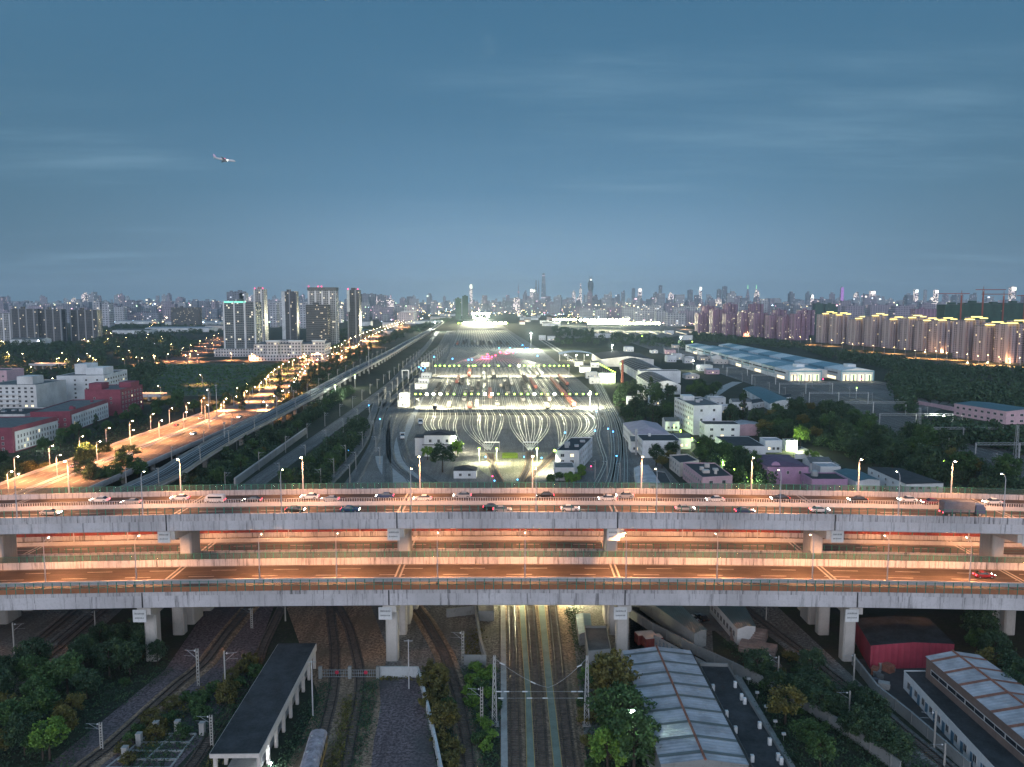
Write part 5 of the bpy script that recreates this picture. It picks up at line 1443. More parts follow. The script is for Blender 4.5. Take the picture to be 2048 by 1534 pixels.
for k, (px, py, w_) in enumerate(((1160, 745, 12), (1172, 757, 12), (1150, 733, 10), (1180, 768, 10), (1182, 735, 10), (1078, 680, 14), (1095, 681, 16), (1190, 676, 36), (1330, 668, 22), (1360, 680, 26), (1262, 884, 8), (1278, 800, 14), (1300, 812, 12), (1256, 812, 9), (1330, 862, 9), (1298, 900, 8), (1345, 898, 10), (1440, 830, 12), (1465, 820, 14), (1420, 812, 12), (1262, 905, 7), (1530, 905, 9), (1620, 952, 10), (1640, 962, 9))):
    g = G(px, py); h_ = 6 if py > 700 else 9; c = rc(g.x, g.x + w_, g.y, g.y + 10)
    r_ = building('works_building', 'x', 'works building', c, h_, 'white', ['roofgrey', 'sheet'][k % 2], ['gable', 'flat'][k % 2], 2., ridge='side', group='small white buildings along the right of the yard'); windows(r_, c[0], c[1], [1.4], 3, 1.4, 1.5, .25)
wb = [o for o in COL.objects if o.parent is None and o.get('category') == 'works building']
order(wb, '{n} small works building from the left in the cluster right of the yard')

# ---- blue depot: two parallel sheds with a link between
def depot(label, x0, x1):
    c = rc(x0, x1, 806, 1290)
    r_ = building('train_depot', label, 'train depot', c, 10.6, 'white', 'roofpale', 'gable', 2.6)
    for k in range(5):
        y0 = 850 + k * 92; mb = MB(); xm = (x0 + x1) / 2
        for a, b_, za, zb in ((x0 - .5, xm, 10.75, 13.4), (xm, x1 + .5, 13.4, 10.75)): mb.quad((a, y0, za), (b_, y0, zb), (b_, y0 + 46, zb), (a, y0 + 46, za))
        wpart('roof_section', mb, M['roofblue'], r_)
        wpart('wall_section', MB().box(x0 - .14, x0 - .02, y0, y0 + 46, 4, 10.6), M['roofblue'], r_)
    for k in range(12):
        y0 = 815 + k * 39; wpart('window_band', MB().box(x0 - .2, x0 - .16, y0, y0 + 34, 6.6, 8.), M['glass'], r_)
        if k % 2 == 0: wpart('lit_opening', MB().box(x0 - .2, x0 - .16, y0 + 4, y0 + 26, .6, 3.4), M['warm_pane'], r_)
    for k in range(4):
        xx = x0 + 2.4 + k * 7.6; wpart('door_opening', MB().box(xx, xx + 5.2, 805.86, 805.94, .1, 6.6), M['lime_pane'] if k % 2 else M['warm_pane'], r_)
        wpart('door_leaf', MB().box(xx + 1.6 + k * .4, xx + 3. + k * .4, 805.74, 805.82, .1, 6.2), M['roofteal'], r_)
        point('door_light', Vector((xx + 2.6, 798, 4)) - r_.location, 260, (1., .95, .65), r_, .5)
    mb = MB(); mb.box(x0 - .3, x1 + .3, 805.6, 805.84, 9., 10.6); mb.box(x0 - .3, x0 + .9, 805.6, 805.84, 0, 9.); mb.box(x1 - .9, x1 + .3, 805.6, 805.84, 0, 9.); wpart('portal_frame', mb, M['roofblue'], r_)
    add(r_, 'roof_house', (x0 + x1) / 2 - 3, (x0 + x1) / 2 + 5, 822, 834, 12.4, 15.6, 'white')
    return r_
depot('left blue and white train depot shed with lit doors', 280, 313); depot('right blue and white train depot shed with lit doors', 333, 366)
building('depot_link', 'lower blue roofed hall joining the two depot sheds', 'hall', rc(313.4, 332.6, 840, 1290), 8.4, 'white', 'roofblue', 'gable', 1.2)
for k, x_ in enumerate((284, 293, 301, 309, 338, 347)):
    root = thing('depot_signal', f'{nth(k + 1)} red signal from the left in front of the depot doors', 'signal', (x_ + 2, 796, 0), 0, 'red signals before the depot doors'); obj('post', MB().tube([(0, 0, 0), (0, 0, 2.6)], .08), M['steel'], root); obj('lamp', MB().ball((0, 0, 2.8), .45), M['red_lamp'], root)
# bright stabling yard far right of centre
for k, (px0, px1, py, D) in enumerate(((1106, 1153, 639, 2650), (1157, 1258, 640, 2600), (1175, 1240, 646, 2250), (1240, 1320, 647, 2150))):
    a, b_ = A(px0, py, D), A(px1, py, D)
    lamp_bridge(f'{["leftmost dazzling", "long dazzling rear", "shorter dazzling front", "rightmost dazzling"][k]} lamp gantry of the stabling yard right of the tracks', D, a.x, b_.x, a.z, [a.x + (b_.x - a.x) * (j + .5) / 14 for j in range(14)], set(range(14)), [a.x, b_.x], 300000, 5., 0, 3)
sheet('stabling_bed', [A(1130, 0, 1750).to_tuple()[:2], (330, 1750), (520, 2150), (520, 2900), (130, 2900)], .3, M['gravel'])
for k in range(9):
    x_ = 150 + k * 34; root = thing('stabled_train', '', 'train', (x_ + 60, 1900, .3), R(-3), 'trains in the dazzling stabling yard'); obj('body', MB().box(-1.6, 1.6, 0, 160, .9, 3.9), M['white'], root); obj('roof', MB().box(-1.2, 1.2, 0, 160, 3.902, 4.3), M['steel'], root); obj('window_band', MB().box(-1.62, 1.62, 1, 159, 2.2, 3.), M['warm_pane'], root)
order([o for o in COL.objects if o.parent is None and o.get('category') == 'train'], '{n} white train from the left in the dazzling stabling yard')

# ================================================================ left side buildings
def redblock(label, c, h, zs, n, front=True):
    r_ = building('red_apartment', label, 'apartment block', c, h, 'redwall', 'roofgrey')
    a, b_ = Vector((*c[1], 0)), Vector((*c[2], 0)); t_ = (b_ - a).normalized(); nn = Vector((t_.y, -t_.x, 0))
    mb = MB(); p, q = a + t_ * 2.2, b_ - t_ * .6; mb.prism([p + nn * .02, p + nn * .34, q + nn * .34, q + nn * .02][::-1], .6, h - 2.); 
    mb = MB(); mb.prism([p + nn * .34, q + nn * .34, q + nn * .02, p + nn * .02], .6, h - 2.); wpart('white_panel', mb, M['white'], r_)
    windows(r_, p + nn * .34, q + nn * .34, zs, n, 1.2, 1.9, .04)
    if front: windows(r_, c[0], c[1], zs, 5, 1.2, 1.6, .04)
    units(r_, c, h, 4, n, 'redwall'); return r_
redblock('dark red block with a white windowed front, cut by the left edge', [(-305, 416), (-265, 419), (-265, 462), (-305, 459)], 13., [1.2, 4.2, 7.2, ], 14)
redblock('second dark red block with white window panels, behind the first', [(-293, 482), (-271, 486), (-279, 548), (-301, 544)], 12.6, [1.2, 4.2, 7.2], 15)
c = rc(-300, -275, 558, 592); r_ = building('red_apartment', 'tall plain dark red block rising behind the white panelled blocks', 'apartment block', c, 18., 'redwall', 'roofgrey'); windows(r_, c[1], c[2], [2, 5.2, 8.4, 11.6, 14.6], 7, 1.3, 1.6, .05); windows(r_, c[0], c[1], [8.4, 11.6], 2, 1.3, 1.6)
add(r_, 'stair_tower', -299, -290, 562, 572, 18.13, 22.5, 'redwall'); add(r_, 'stair_tower', -284, -275.5, 575, 588, 18.13, 22., 'redwall')
c = [(-366, 640), (-331, 646), (-338, 700), (-372, 694)]; r_ = building('white_apartment', 'white seven storey block with stepped roof blocks behind the dark red blocks', 'apartment block', c, 20., 'white', 'roofgrey'); windows(r_, c[1], c[2], [2, 5.5, 9, 12.5, 16], 9, 2.6, 1.6, .1); windows(r_, c[0], c[1], [2, 5.5, 9, 12.5, 16], 4, 1.6, 1.6, .12)
add(r_, 'roof_block', -350, -336, 655, 672, 20.13, 26., 'white'); add(r_, 'roof_block', -362, -352, 660, 678, 20.13, 28.5, 'white')
c = rc(-392, -353, 590, 630); r_ = building('white_apartment', 'pale blue white block with balconies at the left edge', 'apartment block', c, 18., 'white_dirty', 'roofgrey'); windows(r_, c[0], c[1], [2, 5.5, 9, 12.5, 15.2], 8, 2., 1.6, .12); add(r_, 'roof_block', -372, -360, 598, 612, 18.13, 24., 'white_dirty')
for z in (4.2, 7.8, 11.4): add(r_, 'balcony', -390, -366, 588.6, 589.95, z, z + .9, 'white')
c = rc(-432, -409, 645, 668); r_ = building('pink_apartment', 'small pinkish block peeping in at the left edge', 'apartment block', c, 24., 'pink', 'roofgrey'); windows(r_, c[0], c[1], [3, 7, 11, 15, 19], 5, 1.5, 1.6, .2)
c = rc(-342, -306, 498, 530); r_ = building('grey_house', 'low grey house with a cluttered roof between the red blocks', 'house', c, 9., 'white_dirty', 'roofdark'); units(r_, c, 9, 7, 12); windows(r_, c[0], c[1], [1.5, 5], 5, 1.5, 1.5, .1)
c = rc(-385, -345, 455, 490); r_ = building('grey_house', 'flat roofed grey house behind the first dark red block', 'house', c, 14., 'white_dirty', 'roofdark'); units(r_, c, 14, 6, 3); windows(r_, c[0], c[1], [2, 6, 10], 7, 1.5, 1.5, .1)

# ---- high-rises
FAC = {
 'strip': facade('facade_white_strips', (.34, .34, .35), (.05, .06, .07), 3.2, 3.4, .62, .72, .035, strength=1.5, pier=(.55, .55, .57), pier_n=4),
 'dark': facade('facade_dark_slab', (.085, .09, .10), (.03, .035, .045), 3., 3.2, .6, .6, .03, strength=1.5, pier=(.24, .25, .27), pier_n=5),
 'teal': facade('facade_teal', (.15, .17, .18), (.035, .05, .06), 2.6, 3.3, .8, .62, .06, (1, .9, .7), 1.4, pier=(.42, .42, .44), pier_n=6),
 'grid': facade('facade_dark_grid', (.10, .105, .11), (.03, .035, .045), 2.4, 3.4, .8, .45, .05, strength=1.2),
 'ornate': facade('facade_ornate', (.55, .51, .51), (.06, .06, .07), 4., 4.2, .5, .55, .08, strength=1.5),
 'apt': facade('facade_apartment', (.36, .27, .29), (.05, .05, .055), 3.4, 3., .45, .5, .035, (1, .78, .4), 2.6, pier=(.42, .34, .35), pier_n=3),
 'purple': facade('facade_purple', (.28, .17, .25), (.05, .04, .05), 3.4, 3., .45, .5, .05, (1, .9, .6), 2.2, pier=(.34, .22, .30), pier_n=3),
 'net': facade('facade_green_net', (.035, .08, .065), (.03, .06, .05), 5, 3.2, .9, .1, .004, strength=2, var=.3),
 'farA': facade('facade_far_pale', (.42, .43, .48), (.10, .11, .14), 9., 7., .55, .5, .05, (1, .82, .6), 1.5, litcol2=(.9, .95, 1.)),
 'farB': facade('facade_far_dark', (.21, .23, .29), (.08, .09, .12), 9., 7., .55, .5, .05, (1, .75, .7), 1.5, litcol2=(.7, .85, 1.)),
 'farC': facade('facade_far_mauve', (.33, .29, .36), (.09, .09, .12), 8., 6.5, .5, .5, .06, (1, .8, .5), 1.5, litcol2=(1, .7, .85)),
 'lit': facade('facade_far_lit', (.35, .33, .36), (.08, .08, .1), 9., 7., .7, .6, .55, (1, .88, .7), 2.4, litcol2=(1., .8, .9)),
}
def tower(name, label, cat, x, y, w, d, h, fac, rz=0., group=None, crown=1, roof='roofgrey'):
    root = thing(name, label, cat, (x, y, 0), rz, group)
    obj('wall', MB().box(0, w, 0, d, -.1, h), FAC[fac], root)
    obj('roof', MB().box(.4, w - .4, .4, d - .4, h + .01, h + .5), M[roof], root)
    if crown:
        k = min(w, d) * .3
        obj('roof_house', MB().box(w * .3, w * .3 + k * 1.3, d * .3, d * .3 + k, h + .51, h + 4.5), FAC[fac], root)
    return root
def beacon(root, *pts):
    for p in pts: obj('beacon', MB().ball(p, .8), M['red_lamp'], root)
r_ = tower('glass_tower', 'tall dark glass tower with white strips and a teal lit crown on a white podium', 'tower', -425, 1180, 48, 30, 79, 'teal')
for k in range(4): obj('fin', MB().box(1 + k * 15, 2.6 + k * 15, -.9, -.02, 0, 80), M['white'], r_)
obj('crown_light', MB().box(2, 34, -.5, -.1, 78, 80.5), emit('crown_teal', (.3, 1., .8), 1.3), r_)
obj('podium', MB().box(-10, 56, -14, -1.2, 0, 11), FAC['ornate'], r_)
r_ = tower('residential_tower', 'slim grey tower just behind the glass tower with the teal crown', 'tower', -482, 1500, 19, 22, 103, 'strip', 0); beacon(r_, (2, 2, 104.5), (17, 2, 104.5))
r_ = tower('residential_tower', 'grey slab tower with a bright side strip, standing alone left of the red hall', 'tower', -487, 1700, 31, 20, 101, 'dark', 0); obj('side_strip', MB().box(-.3, 7, -.4, -.02, 0, 101), M['white'], r_)
r_ = tower('residential_tower', 'broad white striped tower, tallest of the right pair of the tower group', 'tower', -381, 1500, 52, 26, 100, 'strip'); obj('roof_band', MB().box(-.4, 52.4, -.4, 26.4, 100.6, 106.5), M['roofgrey'], r_); beacon(r_, (2, 1, 108), (20, 1, 108), (26, 1, 108))
r_ = tower('residential_tower', 'narrow grey tower at the right end of the tower group', 'tower', -320, 1560, 23, 24, 102, 'dark'); obj('side_strip', MB().box(-.2, 5, -.4, -.02, 60, 102), M['white'], r_); beacon(r_, (2, 1, 104), (21, 1, 104))
tower('office_tower', 'dark banded office tower in front of the broad striped tower', 'tower', -370, 1440, 39, 24, 74, 'grid')
r_ = tower('ornate_mall', 'ornate white commercial block with pavilions and arched bays beside the lit avenue', 'commercial block', -352, 1090, 96, 50, 22, 'ornate', R(4))
for k in range(3): obj('pavilion', MB().box(18 + k * 31, 34 + k * 31, -6, -.02, 0, 26), FAC['ornate'], r_); obj('pavilion_roof', MB().box(17 + k * 31, 35 + k * 31, -7, .5, 26.02, 27.5), M['white'], r_)
obj('plinth', MB().box(-4, 92, -12, -6.02, 0, 8), FAC['ornate'], r_)
for k, (px0, px1, py0, py1, D, f) in enumerate(((25, 78, 618, 684, 1600, 'dark'), (78.5, 126, 619, 684, 1610, 'dark'), (143, 197, 620, 681, 1640, 'dark'), (-30, 24, 627, 684, 1600, 'strip'), (345, 402, 615, 652, 2600, 'grid'))):
    a, b_ = A(px0, 700, D), A(px1, 700, D)
    tower('slab_block', ['dark striped slab block, left of a joined pair', 'dark striped slab block, right of a joined pair', 'detached dark slab block with a few lit windows', 'white slab block cut by the left edge', 'dark glassy slab in front of the low white warehouses'][k], 'slab block', a.x, D, b_.x - a.x, 20, ZA(py0, D), f)
# apartment rows right
apts = []
def apt(px, D, w, h, fac, lit, base=True):
    x = XA(px, 700, D); w *= .84; h += 5 * math.sin(px * 1.7); r_ = tower('apartment_tower', '', 'apartment tower', x, D + 6 * math.cos(px), w, 20, h, fac, R(14), 'apartment towers along the right')
    for k in range(3): obj('bay', MB().box(w * (.08 + .32 * k), w * (.24 + .32 * k), -4.5, -.02, 0, h - 1.5 + (k % 2) * 2.), FAC[fac], r_)
    if lit:
        for k, (a, b_, zz) in enumerate(((-.02, .32, 1.0), (.30, .70, 4.4), (.74, .98, 2.4))): obj('lit_cornice', MB().box(w * a, w * b_, -5., 1., h + zz, h + zz + 1.3), M['cornice'], r_)
    return r_
M['cornice'] = emit('cornice_light', (1., .82, .26), 3.2)
for px, D, w, h in ((1642, 1560, 34, 50), (1672, 1515, 34, 50), (1706, 1470, 36, 50), (1742, 1420, 34, 49), (1776, 1375, 36, 49), (1812, 1330, 36, 47), (1846, 1290, 34, 47), (1878, 1250, 36, 46), (1930, 1120, 40, 49), (1972, 1075, 40, 49), (2016, 1040, 42, 49)):
    apts.append(apt(px, D, w, h, 'apt', True))
order(apts, '{n} beige apartment tower from the left with glowing roof cornices')
ap2 = [apt(px, D, w, h, 'purple', False) for px, D, w, h in ((1396, 2000, 40, 56), (1424, 1950, 44, 56), (1452, 1900, 42, 55), (1480, 1850, 44, 54), (1508, 1800, 42, 54), (1536, 1750, 42, 53), (1562, 1700, 40, 52), (1590, 1660, 40, 50), (1408, 2300, 40, 68), (1450, 2250, 44, 68), (1502, 2200, 44, 70), (1548, 2150, 40, 62), (1602, 1900, 44, 58))]
order(ap2, '{n} mauve apartment tower from the left in the unlit cluster')
net = [tower('netted_tower', '', 'building shell', XA(px, 700, 1500), 1500 + k * 10, w, 30, h, 'net', 0, 'green netted towers under construction') for k, (px, w, h) in enumerate(((1886, 42, 74), (1933, 44, 77), (1983, 40, 75), (2026, 50, 77)))]
order(net, '{n} green netted tower under construction from the left')
M['cranered'] = plain('crane_red', (.28, .07, .05), .6, var=.2)
for k, (px, pyt, D, dr) in enumerate(((1917, 588, 1420, -1), (1960, 580, 1440, 1), (2001, 589, 1460, -1), (2043, 592, 1470, 1))):
    h = ZA(pyt, D); x = XA(px, 700, D); root = thing('tower_crane', f'{nth(k + 1)} red tower crane from the left beside the green netted towers', 'crane', (x, D, 0), 0, 'red tower cranes')
    obj('mast', MB().box(-1., 1., -1., 1., 0, h), M['cranered'], root); obj('jib', MB().box(-14 if dr > 0 else -40, 40 if dr > 0 else 14, -.6, .6, h, h + 1.3), M['cranered'], root)
    obj('apex', MB().tube([(0, 0, h + 1.3), (0, 0, h + 7)], .6, .2, 5), M['cranered'], root); obj('cab', MB().box(-1.6, -.2, -1.8, -.8, h - 2.4, h - .2), M['white'], root)
# mid distance housing and halls
rr = random.Random(77); mids = []
for px, pyt, D, w, f in ((1160, 617, 3600, 60, 'farA'), (1190, 620, 3400, 50, 'farA'), (1215, 615, 3500, 70, 'farC'), (1245, 614, 3300, 60, 'farA'), (1270, 620, 3000, 40, 'farA'), (1290, 612, 3100, 60, 'farA'), (1312, 622, 2700, 40, 'farA'), (1335, 627, 2600, 60, 'farA'), (1360, 622, 2650, 60, 'farC'), (1300, 610, 3700, 60, 'farA'), (1330, 606, 3900, 60, 'farC'), (1372, 612, 3300, 50, 'farA'), (1348, 616, 3000, 44, 'farA'), (470, 583, 2600, 30, 'farB'), (455, 584, 2700, 24, 'farB'), (480, 586, 2600, 20, 'farA'), (540, 607, 2500, 22, 'farA'), (550, 603, 2600, 26, 'farA'), (600, 607, 2400, 26, 'farA'), (608, 610, 2500, 26, 'farA'), (705, 590, 4000, 50, 'farB'), (722, 588, 4000, 40, 'farB'), (736, 588, 4100, 40, 'farB'), (755, 590, 4200, 40, 'farB'), (188, 603, 2500, 20, 'farA'), (205, 606, 2500, 22, 'farA'), (1690, 612, 2600, 60, 'farC'), (1740, 610, 2700, 60, 'farC'), (1790, 612, 2500, 60, 'farC'), (1830, 618, 2200, 60, 'purple'), (1660, 606, 3200, 60, 'farC'), (1630, 607, 3000, 30, 'net'), (1650, 608, 3000, 46, 'net')):
    mids.append(tower('mid_rise_block', '', 'block', XA(px, 640, D), D, w, 30, max(14, ZA(pyt, D)), f, 0, 'mid-rise blocks in the middle distance'))
order(mids, '{n} hazy block from the left in the middle distance below the skyline')
halls = []
for px, py, w, d, h, wl, rf in ((545, 652, 130, 40, 9, 'pink', 'redpanel'), (290, 664, 170, 60, 10, 'white', 'sheet'), (225, 668, 90, 50, 9, 'white', 'roofgrey'), (330, 650, 190, 70, 10, 'white', 'sheet'), (230, 648, 130, 60, 9, 'white', 'sheet'), (410, 660, 60, 40, 12, 'cream', 'roofgrey'), (705, 652, 60, 40, 14, 'white', 'roofgrey'), (765, 655, 44, 30, 16, 'white', 'roofgrey'), (700, 668, 110, 50, 8, 'white_dirty', 'roofteal'), (860, 640, 90, 60, 12, 'cream', 'sheet'), (810, 648, 130, 60, 9, 'white', 'sheet'), (470, 668, 60, 40, 8, 'white', 'roofteal'), (20, 690, 60, 30, 10, 'white', 'roofgrey'), (880, 632, 120, 60, 10, 'white', 'sheet'), (1040, 640, 80, 50, 9, 'white', 'sheet'), (1085, 652, 60, 40, 9, 'white', 'roofgrey')):
    g = G(px, py); halls.append(building('industrial_hall', '', 'hall', rc(g.x, g.x + w, g.y, g.y + d), h, wl, rf, 'gable', 3, ridge='side', group='low industrial halls left of the yard'))
order(halls, '{n} low industrial hall from the left in the belt before the skyline')
houses = []
for k in range(75):
    px, py = rr.uniform(230, 470), rr.uniform(632, 645)
    if k > 52: px, py = rr.uniform(1030, 1120), rr.uniform(625, 650)
    g = G(px, py); w_ = rr.uniform(14, 26)
    houses.append(building('low_house', 'small pale gabled house, one of many in a far suburb', 'house', rc(g.x, g.x + w_, g.y, g.y + 14), rr.uniform(8, 12), rr.choice(['white', 'white_dirty', 'cream']), rr.choice(['roofgrey', 'rust', 'roofdark']), 'gable', 4, ridge='side', group='small houses in the far suburb'))
# ================================================================ left expressway, avenue and rail viaduct
V = lambda *p: [Vector((a, b, 0)) for a, b in p]
EX = smooth(V((-186, 236), (-186, 320), (-185, 420), (-184, 520)), 12)
def zex(d): return 6.5
ex = [Vector((p.x, p.y, zex(p.y))) for p in EX]
root = thing('expressway', 'wide orange lit expressway on a low viaduct left of the railway', 'elevated road', (-186, 236, 0))
mb = MB(); mb.sweep(ex, [(-19.5, -1.6), (19.5, -1.6), (20, -.1), (-20, -.1)]); wpart('girder', mb, M['concrete_old'], root)
mb = MB(); mb.sweep(ex, [(-19.6, -.095), (19.6, -.095), (19.6, 0), (-19.6, 0)]); wpart('road_surface', mb, plain('asphalt_pale', (.085, .066, .058), .85, var=.45, scale=.1, stretch=(1, .15, 1)), root)
for s_ in (-19.8, 19.8):
    mb = MB(); mb.sweep(ex, [(s_ - .2, -.094), (s_ + .2, -.094), (s_ + .2, 1.1), (s_ - .2, 1.1)]); wpart('parapet', mb, M['concrete'], root)
for s_ in (-4.2, -.6): 
    mb = MB(); mb.sweep(ex, [(s_ - .3, .004), (s_ + .3, .004), (s_ + .12, .9), (s_ - .12, .9)]); wpart('median_barrier', mb, M['concrete'], root)
mb = MB()
for l in (-15, -11.5, -8, 3.4, 7, 10.6, 14.2):
    rs = resample(ex, 6.)
    for k in range(0, len(rs) - 1, 2): mb.sweep([rs[k], rs[k + 1]], [(l - .12, .004), (l + .12, .004), (l + .12, .012), (l - .12, .012)])
wpart('lane_marking', mb, M['paint'], root)
for p in resample(ex, 28.)[::1]:
    for s_ in (-14, 0, 14): wpart('column', MB().box(p.x + s_ - .8, p.x + s_ + .8, p.y - .8, p.y + .8, 0, p.z - 1.61), M['pier'], root)
AV = smooth(V((-184, 520), (-190, 600), (-204, 700), (-226, 800), (-246, 950), (-262, 1300), (-318, 2046), (-395, 3700)), 40)
mb = MB(); pr = [(-19, 0), (19, 0)]
for i in range(len(AV) - 1):
    t0 = (AV[min(i + 1, len(AV) - 1)] - AV[max(i - 1, 0)]).normalized(); t1 = (AV[min(i + 2, len(AV) - 1)] - AV[i]).normalized()
    r0, r1 = Vector((t0.y, -t0.x, 0)), Vector((t1.y, -t1.x, 0)); za, zb = max(.12, 6.4 * (1 - i / 4)), max(.12, 6.4 * (1 - (i + 1) / 4))
    a, b_ = AV[i], AV[i + 1]; up = Vector((0, 0, 1))
    mb.quad(a - r0 * 19 + up * za, a + r0 * 19 + up * za, b_ + r1 * 19 + up * zb, b_ - r1 * 19 + up * zb)
structure('avenue_road', mb, plain('asphalt_avenue', (.13, .11, .10), .85, var=.3, scale=.05))
def road(name, pts, w, z, mat='asphalt_dark'):
    path = smooth(pts, 15); mb = MB()
    for i in range(len(path) - 1):
        t0 = (path[min(i + 1, len(path) - 1)] - path[max(i - 1, 0)]).normalized(); t1 = (path[min(i + 2, len(path) - 1)] - path[i]).normalized()
        r0, r1 = Vector((t0.y, -t0.x, 0)) * w, Vector((t1.y, -t1.x, 0)) * w; a, b_ = path[i].copy(), path[i + 1].copy(); a.z = b_.z = z
        mb.quad(a - r0, a + r0, b_ + r1, b_ - r1)
    structure(name, mb, M[mat]); return path
CR = road('cross_road', T((300, 727), (430, 722), (560, 722), (680, 727)), 14, .14, 'asphalt')
SR = road('side_road', T((350, 726), (380, 712), (415, 694), (450, 676)), 20, .18, 'asphalt')
road('pale_strip', T((808, 985), (775, 935), (768, 912)), 4.5, .12, 'slab')
road('yard_lane', T((845, 985), (800, 900), (822, 835), (856, 760)), 3.2, .11, 'slab')
road('works_lane', T((1460, 975), (1405, 910), (1370, 880)), 4.5, .13, 'asphalt_dark')
road('gatehouse_lane', T((1660, 930), (1610, 905), (1585, 893)), 5, .13, 'slab')
road('ramp_lane', T((1415, 798), (1450, 775), (1475, 764)), 5, .13, 'slab')
# over-bridges
for lab, px0, px1, py, z in (('short lit overbridge among trees at the left edge', 58, 122, 733, 6), ('short lit overbridge behind the dark red blocks', 244, 322, 797, 5)):
    a, b_ = G(px0, py + 6), G(px1, py + 6); root = thing('overbridge', lab, 'bridge', tuple(a), 0, 'short overbridges on the left')
    L = b_.x - a.x; obj('deck', MB().box(0, L, 0, 12, z - 1.5, z), M['concrete_old'], root); obj('road_surface', MB().box(0, L, .35, 11.65, z + .004, z + .05), M['asphalt'], root)
    for y in (0, 11.7): obj('parapet', MB().box(0, L, y, y + .3, z + .06, z + 1.1), M['concrete'], root)
    for k in range(4): obj('column', MB().box(L * (k + .5) / 4 - .7, L * (k + .5) / 4 + .7, 4, 8, 0, z - 1.51), M['pier'], root)
    for k in range(2): spot('sodium_beam', (L * (.25 + .5 * k), 6, z + 8), 9000, SODIUM, root, 140, .7, .4)
# rail viaduct
RV = smooth([G(a, b_, 8.) for a, b_ in ((180, 1035), (246, 990), (330, 952), (400, 908), (475, 866), (550, 828), (625, 789), (700, 747), (775, 708), (820, 682), (865, 658))], 14)
RV += [Vector((-222, 2400, 8)), Vector((-250, 2900, 8))]
root = thing('rail_viaduct', 'long grey concrete rail viaduct carrying two tracks beside the dark tree row', 'viaduct', (RV[0].x, RV[0].y, 0))
for nm, prof, mt in (('deck', [(-4., -2.2), (4., -2.2), (6., -.5), (6., 0), (-6., 0), (-6., -.5)], 'concrete_old'), ('parapet', [(5.7, .004), (6, .004), (6, 1.3), (5.7, 1.3)], 'wallgrey'), ('parapet', [(-6, .004), (-5.7, .004), (-5.7, 1.3), (-6, 1.3)], 'wallgrey'), ('ballast', [(-4.6, .004), (4.6, .004), (4.2, .3), (-4.2, .3)], 'asphalt_dark')):
    mb = MB(); mb.sweep(RV, prof); wpart(nm, mb, M[mt], root)
for s_ in (-2.9, -1.4, 1.4, 2.9):
    mb = MB(); mb.sweep(RV, [(s_ - .13, .31), (s_ + .13, .31), (s_ + .13, .5), (s_ - .13, .5)]); wpart('rail', mb, M['steel'], root)
for p in resample(RV, 30.)[:60]: wpart('column', MB().box(p.x - 1.1, p.x + 1.1, p.y - .7, p.y + .7, 0, p.z - 2.21), M['wallgrey'], root)
SW = T((470, 972), (540, 920), (612, 867))
root = thing('slatted_wall', 'low slatted concrete retaining wall along the low bank', 'wall', tuple(SW[0])); path = resample(SW, 2.2)
me = MB().box(-.3, .3, -.3, .3, 0, 3.2).mesh('post', M['concrete'])
for p in path[:95]: link('post', me, root, p - SW[0])
mb = MB(); mb.sweep(SW, [(-.25, 3.202), (.25, 3.202), (.25, 3.6), (-.25, 3.6)]); wpart('coping', mb, M['concrete'], root); mb = MB(); mb.sweep(SW, [(.35, 0), (.6, 0), (.6, 3.1), (.35, 3.1)]); wpart('panel', mb, M['wallgrey'], root)

# ---- lamps of the left roads
lp_ex = lamppost('street_lamp', 10., 1.6, 2, 0, headmat='sod', r=.16)
EXLAMP = [False]
def roadlamp(p, rz, power, label, group, scale=1.):
    if not EXLAMP[0]: o = lp_ex; EXLAMP[0] = True
    else: o = dup(lp_ex_src, (0, 0, 0))
    o.location = p; o.rotation_euler = (0, 0, rz); o['label'] = label; o['group'] = group
    if scale != 1: o.scale = (scale,) * 3
    if power: spot('sodium_beam', p + Vector((math.cos(rz + math.pi / 2) * 2, math.sin(rz + math.pi / 2) * 2, 9.7 * scale)), power, SODIUM, None, 150, .7, .4)
    return o
lp_ex_src = lp_ex
rows = [roadlamp(Vector((-205.4, 300 + k * 25, 6.5)), R(-90), 17000, '', 'lamps along the left expressway') for k in range(10)]
order(rows, '{n} glowing lamp post from the front along the outer edge of the expressway', 'front')
rows = [roadlamp(Vector((-187.4, 292 + k * 32, 7.4)), R(-90), 19000, '', 'lamps along the left expressway') for k in range(8)]
order(rows, '{n} lamp post from the front on the median of the expressway', 'front')
for lab, off, rz in (('outer', -15.5, R(-90)), ('railway', 15.5, R(90))):
    rows = []; path = resample(AV, 1.); d = 30.
    while d < len(path) - 5 and len(rows) < 42:
        p = path[int(d)]; q = path[int(d) + 3]; t_ = (q - p).normalized(); r_ = Vector((t_.y, -t_.x, 0))
        far = p.y > 1300
        rows.append(roadlamp(p + r_ * off, rz, (60000 if p.y < 1300 else 200000) if (len(rows) % (2 if not far else 3) == 0) else 0, '', 'lamps along the tree lined avenue', 1.1 if not far else 1.6)); d += 34 if p.y < 1300 else 75
    order(rows, '{n} orange lamp from the front on the ' + lab + ' side of the tree lined avenue', 'front')
rows = [roadlamp(CR[int(i)] + Vector((0, -13 if k % 2 else 13, 0)), 0 if k % 2 else R(180), 36000, '', 'lamps along the cross road') for k, i in enumerate(np.linspace(0, len(CR) - 1, 11))]
order(rows, '{n} orange lamp from the left on the cross road behind the green field')
rows = [roadlamp(SR[int(i)] + Vector((-16 if k % 2 else 16, 0, 0)), R(-90 if k % 2 else 90), 22000, '', 'lamps along the side road') for k, i in enumerate(np.linspace(0, len(SR) - 1, 14))]
order(rows, '{n} orange lamp from the front on the bright side road left of the glass tower', 'front')
